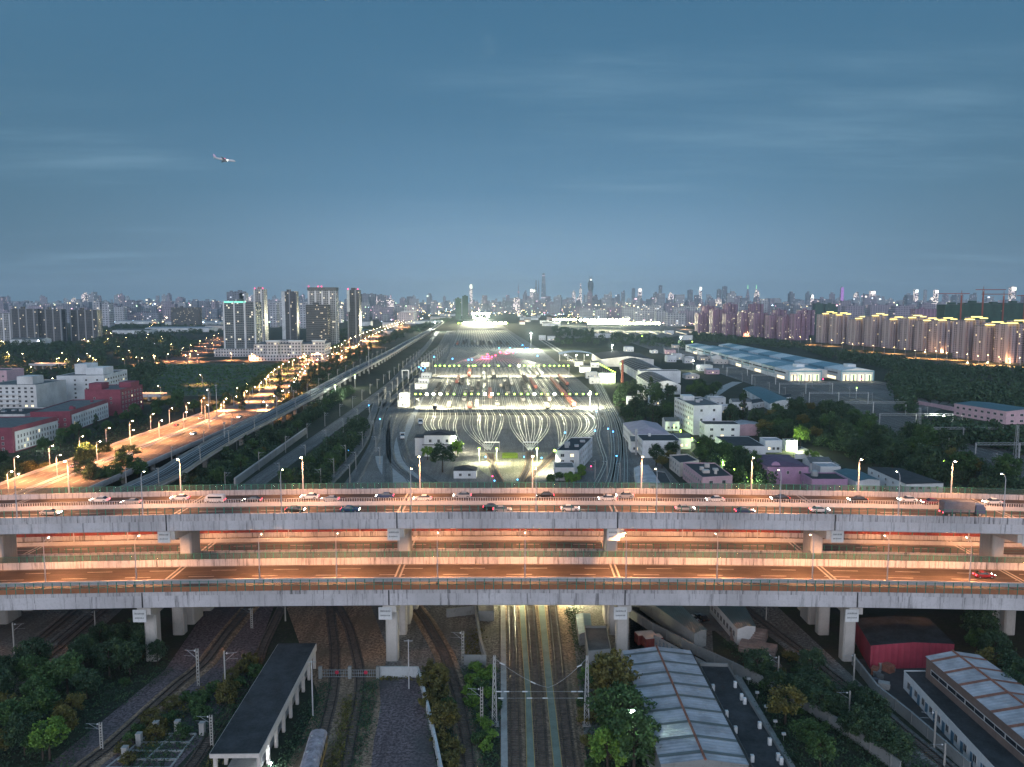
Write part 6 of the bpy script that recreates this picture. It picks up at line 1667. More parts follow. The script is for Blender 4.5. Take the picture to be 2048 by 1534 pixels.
rq = random.Random(17); SCAT = [(rq.uniform(0, 340), rq.uniform(668, 735)) for _ in range(26)] + [(rq.uniform(100, 470), rq.uniform(640, 668)) for _ in range(12)]
rows = []
for px, py in ((117, 733), (322, 795), (30, 760), (160, 738), (195, 735), (250, 735), (500, 792), (480, 800), (420, 805), (540, 775), (405, 770), (66, 752), (215, 668), (300, 660), (345, 700), (110, 778), *SCAT):
    p = G(px, py); rows.append(roadlamp(p, R(90), 14000, '', 'scattered orange lamps left of the railway'))
order(rows, '{n} scattered orange lamp from the left among the trees left of the railway')
rows = []
for k in range(34):
    f = k / 33; px = 1350 + 690 * f; py = interp(px, [1350, 1480, 1600, 1700, 1800, 1900, 2048], [658, 672, 688, 700, 712, 722, 738]) + (k % 3) * 2
    p = G(px, py - 3); rows.append(roadlamp(p, R(0), 60000 if k % 2 else 0, '', 'street lamps along the foot of the apartment towers', 1.1))
order(rows, '{n} orange street lamp from the left along the foot of the apartment towers')
# uplights at the foot of the three big beige towers
for k, px in enumerate((1935, 1975, 2020, 1885, 1850)):
    p = G(px, 727 if px > 1900 else 706); root = thing('facade_uplight', f'{nth(k + 1)} warm light at the foot of the beige towers', 'light', tuple(p), 0, 'warm lights at the foot of the beige towers')
    obj('housing', MB().box(-.8, .8, -.8, .8, 0, 1.), M['dark'], root); obj('lamp_glass', MB().ball((0, 0, 1.3), .7), M['sod_far'], root); point('uplight', (0, 2, 3), 5000, (1., .55, .22), root, 1.)
# expressway traffic
g = 'vehicles on the left expressway'
for k, (l, d, pt, van, dr) in enumerate(((3.4 + 1.7, 372, 'white', True, -1), (8.8, 440, 'white', False, -1), (12.4, 505, 'silver', False, -1), (-9.7, 352, 'silver', False, 1), (-13.2, 470, 'black', False, 1), (-9.5, 498, 'white', False, 1))):
    car(pt, (-186 + l, d, 6.53), R(90 * dr), ['white van heading toward the flyover on the expressway', 'white car in a middle lane of the expressway', 'silver car far up the expressway', 'silver car on the outer carriageway of the expressway', 'black car on the outer carriageway of the expressway', 'white car far up the outer carriageway of the expressway'][k], g, True, van)
rr = random.Random(8); path = resample(AV, 1.); avc = []
for k in range(26):
    d = 60 + k * 28 + rr.uniform(0, 12); p = path[int(d)]; q = path[int(d) + 2]; t_ = (q - p).normalized(); s_ = rr.choice([-11, -7.5, 5, 8.5, 12]); r_ = Vector((t_.y, -t_.x, 0))
    zz = .15 if d > 170 else max(.15, 6.45 * (1 - d / 160.))
    avc.append(car(rr.choice(['white', 'silver', 'black']), tuple(p + r_ * s_ + Vector((0, 0, zz))), math.atan2(t_.y, t_.x) + (math.pi if s_ > 0 else 0), '', 'cars on the tree lined avenue'))
order(avc, '{n} car from the front on the tree lined avenue', 'front')
# works car park
pk = []
for k, (px, py) in enumerate(((1372, 884), (1382, 892), (1392, 902), (1400, 910), (1412, 918), (1618, 930), (1630, 936), (1642, 928), (1655, 940), (1606, 922))):
    p = G(px, py); pk.append(car(['white', 'silver', 'black'][k % 3], (p.x + 5, p.y, .15), R(20), '', 'cars parked among the works buildings', False))
order(pk, '{n} parked car from the left among the works buildings')
lit = []
for k, (px, py) in enumerate(((1348, 862), (1361, 872), (1374, 882), (1384, 889), (1396, 898), (1493, 972), (1503, 978), (1468, 955), (1445, 940))):
    p = G(px, py + 4); root = thing('lane_lamp', '', 'lamp', tuple(p), 0, 'lime lamps along the works lane'); obj('post', MB().tube([(0, 0, 0), (0, 0, 3.4)], .07), M['steel'], root); obj('globe', MB().lathe([(.25, 3.4), (.3, 3.6), (.3, 4.8), (.2, 5)], 8), M['lime_lamp'], root); lit.append(root)
    if k % 2 == 0: point('lane_glow', (0, -.8, 4.2), 1500, (.8, 1., .5), root, .3)
order(lit, '{n} lime coloured lane lamp from the left among the works buildings')
wl = []
for px, py, h, m_, pw in ((1224, 712, 16, 'cool_lamp', 60000), (671, 800, 12, 'green_lamp', 6000), (710, 776, 12, 'green_lamp', 4000), (870, 664, 26, 'cool_lamp', 260000), (1361, 690, 14, 'white_lamp', 15000), (1384, 700, 14, 'green_lamp', 0), (1062, 700, 28, 'cool_lamp', 300000), (1386, 742, 12, 'white_lamp', 6000), (1241, 746, 10, 'green_lamp', 0), (1284, 682, 10, 'lime_lamp', 0), (1180, 815, 12, 'white_lamp', 14000), (1402, 782, 9, 'lime_lamp', 0), (78, 690, 8, 'cool_lamp', 0), (345, 640, 14, 'cool_lamp', 0), (660, 676, 10, 'lime_lamp', 0), (1712, 800, 10, 'lime_lamp', 500), (1885, 860, 9, 'white_lamp', 4000), (1886, 952, 7, 'lime_lamp', 0), (95, 900, 6, 'cool_lamp', 800), (474, 903, 7, 'white_lamp', 900)):
    p = G(px, py); root = thing('floodlight_pole', '', 'light pole', tuple(p), 0, 'single floodlight poles'); obj('pole', MB().tube([(0, 0, 0), (0, 0, h)], .15), M['steel'], root); k_ = max(1., p.y / 700)
    obj('lamp_head', MB().ball((0, -.3, h), .45 * k_), M[m_], root); wl.append(root)
    if pw: point('pole_glow', (0, -1.5, h - .5), pw, (.95, 1., .8), root, .5)
order(wl, '{n} single floodlight pole from the left in the middle distance')
# row of lime lamps by the lit workshop
ll = []
for k in range(9):
    p = G(1196 + k * 4.2, 740 + k * 2.6); root = thing('lime_row_lamp', '', 'lamp', tuple(p), 0, 'short row of lime lamps beside the lit workshop'); obj('post', MB().tube([(0, 0, 0), (0, 0, 8)], .12), M['steel'], root); obj('lamp_head', MB().ball((0, 0, 8.2), .7), M['green_lamp'], root); ll.append(root)
order(ll, '{n} lime lamp from the left in the slanting row by the lit workshop')

# ---- signals in the yard
rr = random.Random(41); sig = {'red': [], 'blue': []}
SIGP = [('red', a, b_) for a, b_ in ((965, 714), (973, 714), (977, 713), (984, 714), (991, 711), (1000, 704), (1001, 705), (1013, 703), (1019, 704), (1026, 705), (975, 709))] + \
     [('blue', a, b_) for a, b_ in ((1032, 704), (1040, 703), (1043, 701), (1051, 697), (1056, 697), (1066, 701), (1020, 696), (998, 696), (1030, 699), (1045, 690), (1075, 712), (937, 720), (944, 720), (905, 718), (868, 714), (838, 735), (842, 738), (846, 742), (850, 736), (1216, 862), (1226, 868), (1190, 866), (1233, 918), (1171, 902), (971, 920), (1048, 920), (1083, 922), (989, 969), (1035, 967), (738, 814), (697, 906), (760, 842), (1193, 826), (1130, 870))]
for col, px, py in SIGP:
    p = G(px, py + 3); s_ = max(.22, min(1.1, p.y / 1150)); root = thing('track_signal', '', 'signal', tuple(p), 0, f'{col} signals of the yard')
    obj('post', MB().tube([(0, 0, 0), (0, 0, 2.2)], .07), M['steel'], root); obj('lamp', MB().ball((0, 0, 2.4), s_), M[col + '_lamp'], root); sig[col].append(root)
    if col == 'red' and py > 700 and rr.random() < .4: point('red_glow', (0, -1, 2.6), 5000, (1., .1, .3), root, .5)
for col in sig: order(sig[col], '{n} small ' + col + ' yard signal from the left')
for col, px, py in (('red', 1182, 940), ('red', 985, 960)):
    p = G(px, py); root = thing('dwarf_signal', f'red dwarf signal near the {"left" if px < 1000 else "right"} leads just beyond the flyover', 'signal', tuple(p)); obj('post', MB().tube([(0, 0, 0), (0, 0, 1.6)], .07), M['steel'], root); obj('lamp', MB().ball((0, 0, 1.8), .25), M['red_lamp'], root)

# ---- masts of the running lines
def rowmast(pts, label, group, h=8., rz=0., lat=False, z=0):
    made = []
    for p in pts:
        key = (lat, 1)
        if key not in MAST: o = make_mast(8., lattice=lat); MAST[key] = o
        else: o = dup(MAST[key], (0, 0, 0))
        o.location = Vector((p[0], p[1], z)); o.rotation_euler = (0, 0, rz); o.scale = (1, 1, h / 8.); o['group'] = group; made.append(o)
    order(made, label, 'front')
rv = resample(RV, 46.)
rowmast([(p.x - 6.4, p.y) for p in rv[:20]], '{n} mast from the front on the left side of the rail viaduct', 'masts of the rail viaduct', 7.5, R(180), False, 8.)
rowmast([(p.x + 6.4, p.y) for p in rv[:20]], '{n} mast from the front on the right side of the rail viaduct', 'masts of the rail viaduct', 7.5, 0, False, 8.)
rowmast([(-96 - max(0, d - 600) * .03, d) for d in range(585, 1400, 48)], '{n} mast from the front among the running lines left of the yard', 'masts of the running lines', 9)
rowmast([(-86.5 - max(0, d - 600) * .03, d) for d in range(600, 1400, 48)], '{n} mast from the front beside the left edge of the yard', 'masts of the running lines', 9, R(180))
rowmast([(-120.5 - max(0, d - 600) * .03, d) for d in range(240, 1200, 45)], '{n} mast from the front left of the low bank lines', 'masts of the low bank lines', 9, R(180))
rowmast([(-103.5 - max(0, d - 600) * .03, d) for d in range(260, 1200, 45)], '{n} mast from the front right of the low bank lines', 'masts of the low bank lines', 9, 0)
rowmast([G(a, b_) for a, b_ in ((642, 978), (668, 955), (692, 925), (712, 940), (725, 895), (748, 870), (752, 905), (740, 840), (770, 800), (795, 775), (779, 760), (1190, 960), (1214, 960), (1240, 965), (838, 820), (829, 860), (760, 930), (700, 968))], '{n} mast from the front among the tracks curving past the thicket', 'masts around the yard throat', 9)
po = []
for k, d in enumerate((310, 350, 395, 445, 500, 560, 620, 690, 770, 860, 960, 1080, 1220)):
    root = thing('portal_gantry', '', 'portal', (232, d, 0), 0, 'portal gantries of the straight main line')
    w_ = 46 if 480 < d < 800 else 44
    for x in (0, w_ / 2, w_): obj('leg', MB().box(x - .25, x + .25, -.3, .3, 0, 9.6), M['steel'], root)
    mb = MB()
    for zz in (8.6, 9.6): mb.box(-.3, w_ + .3, -.25, .25, zz, zz + .16)
    for j in range(22): mb.tube([(w_ * j / 22, 0, 8.7), (w_ * (j + 1) / 22, 0, 9.6) if j % 2 else (w_ * (j + 1) / 22, 0, 9.6)], .06, seg=3)
    obj('beam', mb, M['steel'], root); po.append(root)
order(po, '{n} portal gantry from the front over the straight main line', 'front')
rowmast([(x, d) for d in range(330, 800, 42) for x in (229, 283)], '{n} mast from the front beside the straight main line', 'masts of the straight main line', 9)
for k, (px, py, pt) in enumerate(((1837, 880, 815), (2030, 935, 850))):
    g = G(px, py); h = ZA(pt, g.y); root = thing('lattice_light_mast', ['steel lattice mast at the middle of the main line', 'steel lattice mast near the right edge'][k], 'lattice mast', tuple(g)); mb = MB()
    for sx in (-.9, .9):
        for sy in (-.9, .9): mb.tube([(sx, sy, 0), (sx * .45, sy * .45, h)], .1, seg=4)
    for j in range(10):
        f = 1 - .055 * j; mb.tube([(-.9 * f, -.9 * f, h * j / 10), (.9 * f, -.9 * f, h * (j + 1) / 10)], .06, seg=3); mb.tube([(.9 * f, -.9 * f, h * j / 10), (-.9 * f, -.9 * f, h * (j + 1) / 10)], .06, seg=3)
    obj('frame', mb, M['steel'], root)
g = G(1272, 910); h = 14; root = thing('lattice_light_mast', 'slim lattice mast beside the white house by the outer tracks', 'lattice mast', tuple(g)); obj('frame', MB().box(-.5, .5, -.5, .5, 0, h), M['steel'], root)
for k, (px, py, pt) in enumerate(((420, 880, 756), (435, 855, 770), (738, 748, 670), (1466, 684, 655), (450, 905, 845))):
    g = G(px, py); h = min(30, ZA(pt, g.y)); root = thing('tall_pole', f'tall thin grey pole, {nth(k + 1)} of the lone poles above the trees', 'pole', tuple(g)); obj('shaft', MB().tube([(0, 0, 0), (0, 0, h)], .35, .15), M['steel'], root); obj('ring', MB().lathe([(.3, h - .5), (.9, h - .3), (.9, h), (.3, h + .2)], 8), M['steel'], root)

# ================================================================ skyline
def lathe_tower(name, label, px, pytop, D, prof, mat, extra=None, seg=10):
    """prof: (radius px, fraction of height)"""
    h = ZA(pytop, D); x = XA(px, 600, D); k = D / F
    root = thing(name, label, 'skyscraper', (x, D, 0))
    obj('shaft', MB().lathe([(max(.3, r * k), f * h) for r, f in prof], seg), mat, root)
    return root, h, k
HZ = D_ = 15000
tw = facade('facade_supertall', (.20, .21, .26), (.07, .08, .1), 14, 12, .6, .5, .12, (1, .8, .8), 1.6)
M['bandpink'] = emit('band_pink', (1., .78, .86), 1.6)
r_, h, k = lathe_tower('supertall_tower', 'tallest tapering skyscraper of the skyline with pale lit bands', 1087, 546, 14000, [(5.2, 0), (4.6, .4), (3.8, .7), (3., .9), (2.2, 1.)], tw)
for f in (.24, .38, .52, .64, .78, .9): obj('lit_band', MB().lathe([(k * (5.2 - 3 * f) + 4, f * h), (k * (5.2 - 3 * f) + 4, f * h + 14)], 10), M['bandpink'], r_)
r_, h, k = lathe_tower('twin_blade_tower', 'left blade of the slim pair left of the tallest skyscraper', 1072, 560, 14200, [(2.6, 0), (2.2, .6), (.9, 1.)], tw, seg=4)
r_, h, k = lathe_tower('twin_blade_tower', 'right blade of the slim pair left of the tallest skyscraper', 1077, 559, 14400, [(2.2, 0), (1.8, .6), (.5, 1.)], tw, seg=5)
r_, h, k = lathe_tower('television_tower', 'needle television tower with pink spheres on the skyline', 1037, 567, 14300, [(2.4, 0), (1.4, .25), (1.2, .5), (.8, .75), (.3, 1.)], FAC['farC'])
for f, s_ in ((.28, 3.), (.62, 2.2), (.8, 1.)): obj('sphere', MB().ball((0, 0, f * h), s_ * k), emit('sphere_pink%d' % int(f * 100), (.9, .45, .6), .7), r_)
r_, h, k = lathe_tower('bulb_topped_tower', 'dark tower with a bulging horned top right of the tallest skyscraper', 1181, 557, 8000, [(6, 0), (4.4, .2), (4.2, .6), (5.6, .72), (5.6, .85), (4, .9), (2.4, .98), (2.4, 1.)], plain('bulb_dark', (.10, .12, .15), .7))
obj('horn', MB().tube([(0, 0, h), (-22, 0, h + 34)], 2, .8, 4), M['dark'], r_); obj('horn', MB().tube([(0, 0, h), (20, 0, h + 34)], 2, .8, 4), M['dark'], r_)
obj('lit_face', MB().box(-4.5 * k, -.5 * k, -7 * k, -6.4 * k, .25 * h, .52 * h), emit('lit_face', (1, .95, .85), 1.4), r_); obj('crown_lamp', MB().ball((0, -12, h * .96), 9), emit('crown_lamp', (1, .95, .9), 3), r_)
r_, h, k = lathe_tower('stepped_tower', 'bright white stepped tower just left of the bulb topped tower', 1161, 567, 9000, [(3.2, 0), (3.2, .5), (2.4, .52), (2.4, .8), (1.4, .82), (1.2, 1.)], FAC['lit'], seg=4)
for k_, px in enumerate((1495, 1512)):
    r_, h, k = lathe_tower('spired_tower', ['left', 'right'][k_] + ' of the twin pointed towers with green tips', px, 571, 8000, [(4, 0), (4, .55), (3, .6), (2, .75), (.6, .9), (.2, 1.)], FAC['lit'] if k_ else FAC['farC'], seg=4); obj('tip', MB().lathe([(.9 * k, .86 * h), (.5 * k, 1.02 * h)], 6), emit('tip_green%d' % k_, (.4, 1., .5), 1.6), r_)
r_, h, k = lathe_tower('curved_tower', 'violet lit curved tower right of centre on the skyline', 1683, 573, 7000, [(4, 0), (4.4, .5), (3.4, .9), (1.5, 1.)], FAC['farC']); obj('lit_face', MB().box(-3.4 * k, 2.2 * k, -4.6 * k, -4.5 * k, .15 * h, .96 * h), emit('violet_face', (.55, .25, .8), .9), r_)
for k_, (px, pyt, D, w, lab, f) in enumerate(((942, 569, 7000, 5.5, 'slim tower with a bright white crown left of the far yard lights', 'lit'), (1063, 578, 9000, 6, 'left of two bright white blocks before the tallest skyscraper', 'lit'), (1068, 579, 8800, 5, 'right of two bright white blocks before the tallest skyscraper', 'lit'), (1439, 579, 6500, 8, 'dark rounded office tower left of the twin pointed towers', 'farB'), (1450, 573, 6700, 8, 'taller dark tower left of the twin pointed towers', 'farB'), (1401, 574, 7500, 5, 'tower with a glowing top left of the dark pair', 'lit'), (1321, 571, 7800, 6, 'leaning crowned tower right of the bulb topped tower', 'farB'), (1280, 577, 8000, 7, 'glowing curved slab right of the bulb topped tower', 'lit'), (1267, 577, 8000, 6, 'dark tower beside the glowing curved slab', 'farB'), (1381, 580, 7000, 9, 'blocky grey tower in the right half of the skyline', 'farB'), (1746, 582, 6000, 9, 'bright white stepped block right of the violet tower', 'lit'), (1833, 579, 6200, 7, 'white lit tower in the gap before the cranes', 'lit'), (1851, 580, 6200, 5, 'small lit tower beside the white tower before the cranes', 'farA'), (1873, 580, 6200, 7, 'green topped tower next to the cranes', 'lit'), (2027, 574, 6000, 10, 'brilliant white angular tower at the right edge of the skyline', 'lit'), (930, 592, 3800, 11, 'near black block, right of a dark pair left of the yard glow', 'net'), (916, 597, 3600, 11, 'near black block, left of a dark pair left of the yard glow', 'net'), (1625, 590, 4200, 5, 'slim block with a bright white sign panel', 'lit'))):
    x = XA(px, 600, D); w_ = w * D / F; h = ZA(pyt, D)
    r_ = tower('skyline_tower', lab, 'skyscraper', x - w_ / 2, D, w_, w_, h, f)
    if f == 'lit': obj('crown_light', MB().box(w_ * .1, w_ * .9, -2, -.1, h * .86, h * .99), emit('crown_%d' % k_, random.choice([(1, .95, .9), (.9, 1., .8), (.8, .95, 1.)]), 3.), r_)
cb_emit = [emit('crownlight%d' % i, c, s_) for i, (c, s_) in enumerate((((1, .9, .75), 3), ((.8, 1., .8), 3), ((1, .7, .8), 2), ((.8, .9, 1.), 3)))]
rr = random.Random(99)
BM = []
for i in range(14):
    w_, d_, h_ = rr.uniform(28, 70), rr.uniform(26, 50), 100.; mb = MB()
    mb.box(0, w_, 0, d_, -.1, h_)
    if i % 3 == 0: mb.box(w_ * .2, w_ * .7, d_ * .2, d_ * .8, h_ + .01, h_ + 9)
    if i % 3 == 1: mb.box(w_ * .1, w_ * .45, 2, d_ * .8, h_ + .01, h_ + 6); mb.box(w_ * .5, w_ * .9, 3, d_ * .8, h_ + .01, h_ + 14)
    if i % 5 == 4: mb.tube([(w_ * .5, d_ * .5, h_), (w_ * .5, d_ * .5, h_ + 25)], 1.2, .5, 4)
    BM.append(mb.mesh('tower_block', FAC[['farA', 'farB', 'farC', 'farB', 'farA', 'farC', 'lit'][i % 7]]))
DESC = ['pale', 'dark', 'mauve']
def topline(px): return interp(px, [0, 200, 420, 640, 760, 900, 1000, 1100, 1250, 1400, 1550, 1700, 1850, 2048], [597, 596, 596, 596, 597, 595, 593, 591, 591, 591, 593, 595, 596, 596])
for k in range(250):
    px = rr.uniform(-20, 2068); D = rr.choice([rr.uniform(4200, 7000), rr.uniform(6000, 11000)]); py = topline(px) + rr.choice([rr.uniform(-7, 0), rr.uniform(0, 13), rr.uniform(2, 13)])
    h = max(24, ZA(py, D)); i = rr.randrange(14)
    o = link('distant_tower', BM[i], None, (XA(px, 600, D), D, 0), (0, 0, rr.uniform(-.5, .5))); o.scale = (.75, .75, h / 100.)
    c_ = ['pale', 'dark', 'mauve', 'dark', 'pale', 'mauve', 'brightly lit'][i % 7]
    tag(o, f'{c_} hazy high-rise block, one of many alike along the far skyline', 'high-rise', f'{c_} high-rise blocks of the far skyline')
    if rr.random() < .16:
        s_ = rr.uniform(8, 22); obj('roof_sign', MB().box(4, 4 + s_, -2, -.2, 92, 99), cb_emit[rr.randrange(4)], o)
mb = MB()
for k in range(2600):
    px = rr.uniform(-60, 2110); D = 3000 + 13000 * rr.random() ** 1.3; py = topline(px) + rr.uniform(2, 16)
    w_, d_ = rr.uniform(18, 60), rr.uniform(15, 40); h = max(12, ZA(py, D) * rr.uniform(.3, 1.))
    if D < 4500 and 820 < px < 1330: continue
    x = XA(px, 600, D); mb.box(x, x + w_, D, D + d_, -.1, h, rr.randrange(3))
    if rr.random() < .4: mb.box(x + w_ * .2, x + w_ * .6, D + 2, D + d_ * .7, h + .01, h + rr.uniform(3, 9), rr.randrange(3))
o = obj('distant_city', mb, [FAC['farA'], FAC['farB'], FAC['farC']]); stuff(o); tag(o, 'hazy mass of small city blocks under the skyline', 'city')
LC = [emit('city_light_%d' % i, c, s_) for i, (c, s_) in enumerate((((1., .72, .36), 11), ((1., .82, .5), 12), ((.7, 1., .6), 10), ((1., .45, .65), 8), ((.6, .8, 1.), 10)))]
mb = MB()
for k in range(4200):
    D = 2600 + 9000 * rr.random() ** 1.2; px = rr.uniform(-20, 2068) if k % 3 else rr.gauss(1080, 230); z = rr.choice([9, 12, rr.uniform(8, 70)])
    if 845 < px < 1110 and D < 4000: continue
    s_ = D / F * rr.choice([.35, .5, .7, 1.1 if rr.random() < .3 else .4]); x = XA(px, 600, D)
    mb.box(x - s_, x + s_, D - .5, D + .5, z - s_ * .8, z + s_ * .8, rr.choice([0, 0, 0, 1, 1, 2, 3, 4]))
for px0, px1, py0, py1, n in ((0, 195, 612, 611, 46), (210, 385, 613, 607, 60), (0, 90, 619, 618, 14), (180, 420, 610, 612, 30), (690, 870, 622, 612, 60), (880, 1330, 615, 620, 44), (1190, 1330, 622, 628, 40), (1345, 1480, 646, 664, 20)):
    for j in range(n):
        f = j / (n - 1); px, py = px0 + (px1 - px0) * f, py0 + (py1 - py0) * f; p = G(px, py + 1.2); D = p.y; s_ = D / F * .5
        mb.box(p.x - s_, p.x + s_, D - .5, D + .5, 8 - s_, 8 + s_, 0 if n != 44 else 1)
o = obj('city_lights', mb, LC); stuff(o); tag(o, 'scatter of warm and white city lights below the skyline', 'lights')

# ================================================================ airliner
p = A(449, 319, 1500); root = thing('airliner', 'airliner descending in the sky with its landing lights on', 'airplane', tuple(p), 0); root.rotation_euler = (R(-8), R(6), R(18))
M['planewhite'] = plain('plane_white', (.62, .60, .64), .4, var=.05)
mb = MB(); mb.tube([(-19, 0, 1.2), (-17, 0, 1.0), (-12, 0, .2), (-6, 0, 0), (14, 0, 0), (17.5, 0, -.2), (19.3, 0, -.6)], 2., 2., 12)
n = len(mb.v)
for i, r_ in enumerate((.2, .5, .85, 1., 1., .75, .2)):
    c_ = Vector(((-19, -17, -12, -6, 14, 17.5, 19.3)[i], 0, (1.2, 1., .2, 0, 0, -.2, -.6)[i]))
    for k in range(12): v = Vector(mb.v[i * 12 + k]); mb.v[i * 12 + k] = tuple(c_ + (v - c_) * r_)
obj('fuselage', mb, M['planewhite'], root)
for s_ in (-1, 1):
    mb = MB(); q = [(4.5, 1.6 * s_), (-2.5, 1.6 * s_), (-6.5, 17 * s_), (-4.6, 17 * s_)]; mb.prism(q if s_ < 0 else q[::-1], -1., -.55); obj('wing', mb, M['steel'], root)
    mb = MB(); q = [(-14.2, .5 * s_), (-17.8, .5 * s_), (-19.4, 6.5 * s_), (-18, 6.5 * s_)]; mb.prism(q if s_ < 0 else q[::-1], 1., 1.25); obj('tailplane', mb, M['planewhite'], root)
    obj('engine', MB().tube([(4.2, 5.4 * s_, -1.9), (.6, 5.4 * s_, -1.9)], 1.15, .95, 10), M['steel'], root)
    obj('landing_light', MB().ball((5.2, 2.4 * s_, -.9), .75), emit('landing_light%d' % s_, (1, 1, .9), 9), root)
mb = MB(); ext_y(mb, [(-13.5, 1.5), (-18.8, 1.3), (-20.4, 7.2), (-18.4, 7.2)], -.25, .25); obj('fin', mb, plain('fin_lilac', (.7, .45, .66), .5, var=.1), root)
obj('beacon', MB().ball((0, 0, 2.2), .35), M['red_lamp'], root)
# ================================================================ trees
def leafquads(cent, size, rng, up=.3):
    n = len(cent)
    d = rng.normal(size=(n, 3)); d[:, 2] = np.abs(d[:, 2]) + up; d /= np.linalg.norm(d, axis=1)[:, None]
    a = np.cross(d, rng.normal(size=(n, 3))); a /= np.linalg.norm(a, axis=1)[:, None] + 1e-9
    b = np.cross(d, a); s = (size * rng.uniform(.6, 1.3, n))[:, None] if np.ndim(size) == 0 else (size * rng.uniform(.6, 1.3, n))[:, None]
    v = np.stack([cent - a * s, cent - b * s * .7, cent + a * s, cent + b * s * .7], 1)
    return v.reshape(-1, 3)
def quadmesh(name, v, mats, mi=None):
    n = len(v) // 4; me = bpy.data.meshes.new(name)
    me.vertices.add(len(v)); me.vertices.foreach_set('co', v.astype(np.float32).ravel())
    me.loops.add(4 * n); me.loops.foreach_set('vertex_index', np.arange(4 * n, dtype=np.int32))
    me.polygons.add(n); me.polygons.foreach_set('loop_start', np.arange(0, 4 * n, 4, dtype=np.int32))
    for m in mats: me.materials.append(m)
    if mi is not None: me.polygons.foreach_set('material_index', mi.astype(np.int32))
    me.update(calc_edges=True); return me
def crown(rng, rx, rz, zc, n, clumps, leaf, shape='round'):
    th = rng.uniform(0, 2 * np.pi, clumps); ph = np.arccos(rng.uniform(-.75, 1, clumps)); rr_ = rng.uniform(.55, .98, clumps)
    c = np.stack([np.sin(ph) * np.cos(th) * rx * rr_, np.sin(ph) * np.sin(th) * rx * rr_, zc + np.cos(ph) * rz * rr_], 1)
    if shape == 'tall':
        z = rng.uniform(-1, 1, clumps); w = (1 - ((z + .25) / 1.25) ** 2).clip(.1) * rx * .8
        c = np.stack([np.cos(th) * w * rr_, np.sin(th) * w * rr_, zc + z * rz], 1)
    k = rng.integers(0, clumps, n); cs = rng.uniform(.16, .46, clumps) * rx
    d = rng.normal(size=(n, 3)); d /= np.linalg.norm(d, axis=1)[:, None]
    p = c[k] + d * (cs[k] * rng.uniform(.35, 1.05, n))[:, None] * np.array([1, 1, .8])
    return leafquads(p, leaf, rng)
TREE = {}
def make_tree(kind, i):
    rng = np.random.default_rng(100 + i)
    spec = {'round': (3.2, 3.0, 5.2, 3600, 46, .23, 'leaf', 'round'), 'dark': (3.4, 3.4, 5.4, 3600, 48, .23, 'leaf_dark', 'round'), 'tall': (2.1, 5., 6.6, 3000, 50, .22, 'leaf_dark', 'tall'),
            'olive': (2.7, 2.4, 3.9, 3000, 40, .21, 'leaf_olive', 'round'), 'bright': (3., 2.8, 4.7, 3400, 44, .23, 'leaf_bright', 'round'), 'bush': (1.8, 1.3, 1.3, 1300, 24, .19, 'leaf', 'round'), 'brightbush': (1.7, 1.1, 1.1, 1300, 24, .18, 'leaf_bright', 'round'), 'olivebush': (1.9, 1.3, 1.4, 1300, 24, .19, 'leaf_olive', 'round')}[kind]
    rx, rz, zc, n, cl, lf, mt, sh = spec
    root = thing('tree' if 'bush' not in kind else 'bush', 'tree', 'tree' if 'bush' not in kind else 'bush')
    mb = MB(); top = zc + rz * .3; r0 = .26 if 'bush' not in kind else .1
    mb.tube([(0, 0, -.1), (.05, .03, top * .5), (0, .1, top)], r0, r0 * .35, 7)
    for k in range(5):
        a = k * 1.257 + i; z0 = zc - rz * .55 + k * .12 * rz; mb.tube([(0, 0, max(.2, z0)), (math.cos(a) * rx * .3, math.sin(a) * rx * .3, z0 + rz * .3), (math.cos(a) * rx * .62, math.sin(a) * rx * .62, z0 + rz * .55)], r0 * .5, r0 * .15, 5)
    obj('trunk' if 'bush' not in kind else 'stem', mb, M['bark'], root)
    obj('crown' if 'bush' not in kind else 'foliage', quadmesh('crown', crown(rng, rx, rz, zc, n, cl, lf, sh), [M[mt]]), None, root)
    return root
_obj = obj
def obj(name, mb, mats, parent=None, loc=None, rot=None):
    return link(name, mb.mesh(name, mats) if isinstance(mb, MB) else mb, parent, loc, rot)
def tree(kind, i, p, s, rz, group):
    if (kind, i) not in TREE: o = make_tree(kind, i); TREE[(kind, i)] = o
    else: o = dup(TREE[(kind, i)], (0, 0, 0))
    o.location = (p[0], p[1], 0); o.rotation_euler = (0, 0, rz); o.scale = (s, s, s * (1 + .12 * math.sin(i * 7 + rz * 3))); o['group'] = group
    return o
def inpoly(p, poly):
    x, y = p[0], p[1]; c = False; j = len(poly) - 1
    for i in range(len(poly)):
        if (poly[i][1] > y) != (poly[j][1] > y) and x < (poly[j][0] - poly[i][0]) * (y - poly[i][1]) / (poly[j][1] - poly[i][1]) + poly[i][0]: c = not c
        j = i
    return c
def sample(poly, n, gap, rr):
    xs = [p[0] for p in poly]; ys = [p[1] for p in poly]; out = []
    for _ in range(n * 60):
        q = (rr.uniform(min(xs), max(xs)), rr.uniform(min(ys), max(ys)))
        if inpoly(q, poly) and all((q[0] - o[0]) ** 2 + (q[1] - o[1]) ** 2 > gap * gap for o in out): out.append(q)
        if len(out) >= n: break
    return out
rr = random.Random(5)
KD = {'round': 'green bushy tree', 'dark': 'dark dense tree', 'tall': 'dark narrow tree', 'olive': 'olive brown tree', 'bright': 'bright green tree', 'bush': 'green bush', 'brightbush': 'bright green bush', 'olivebush': 'olive bush'}
NT_ = [0]
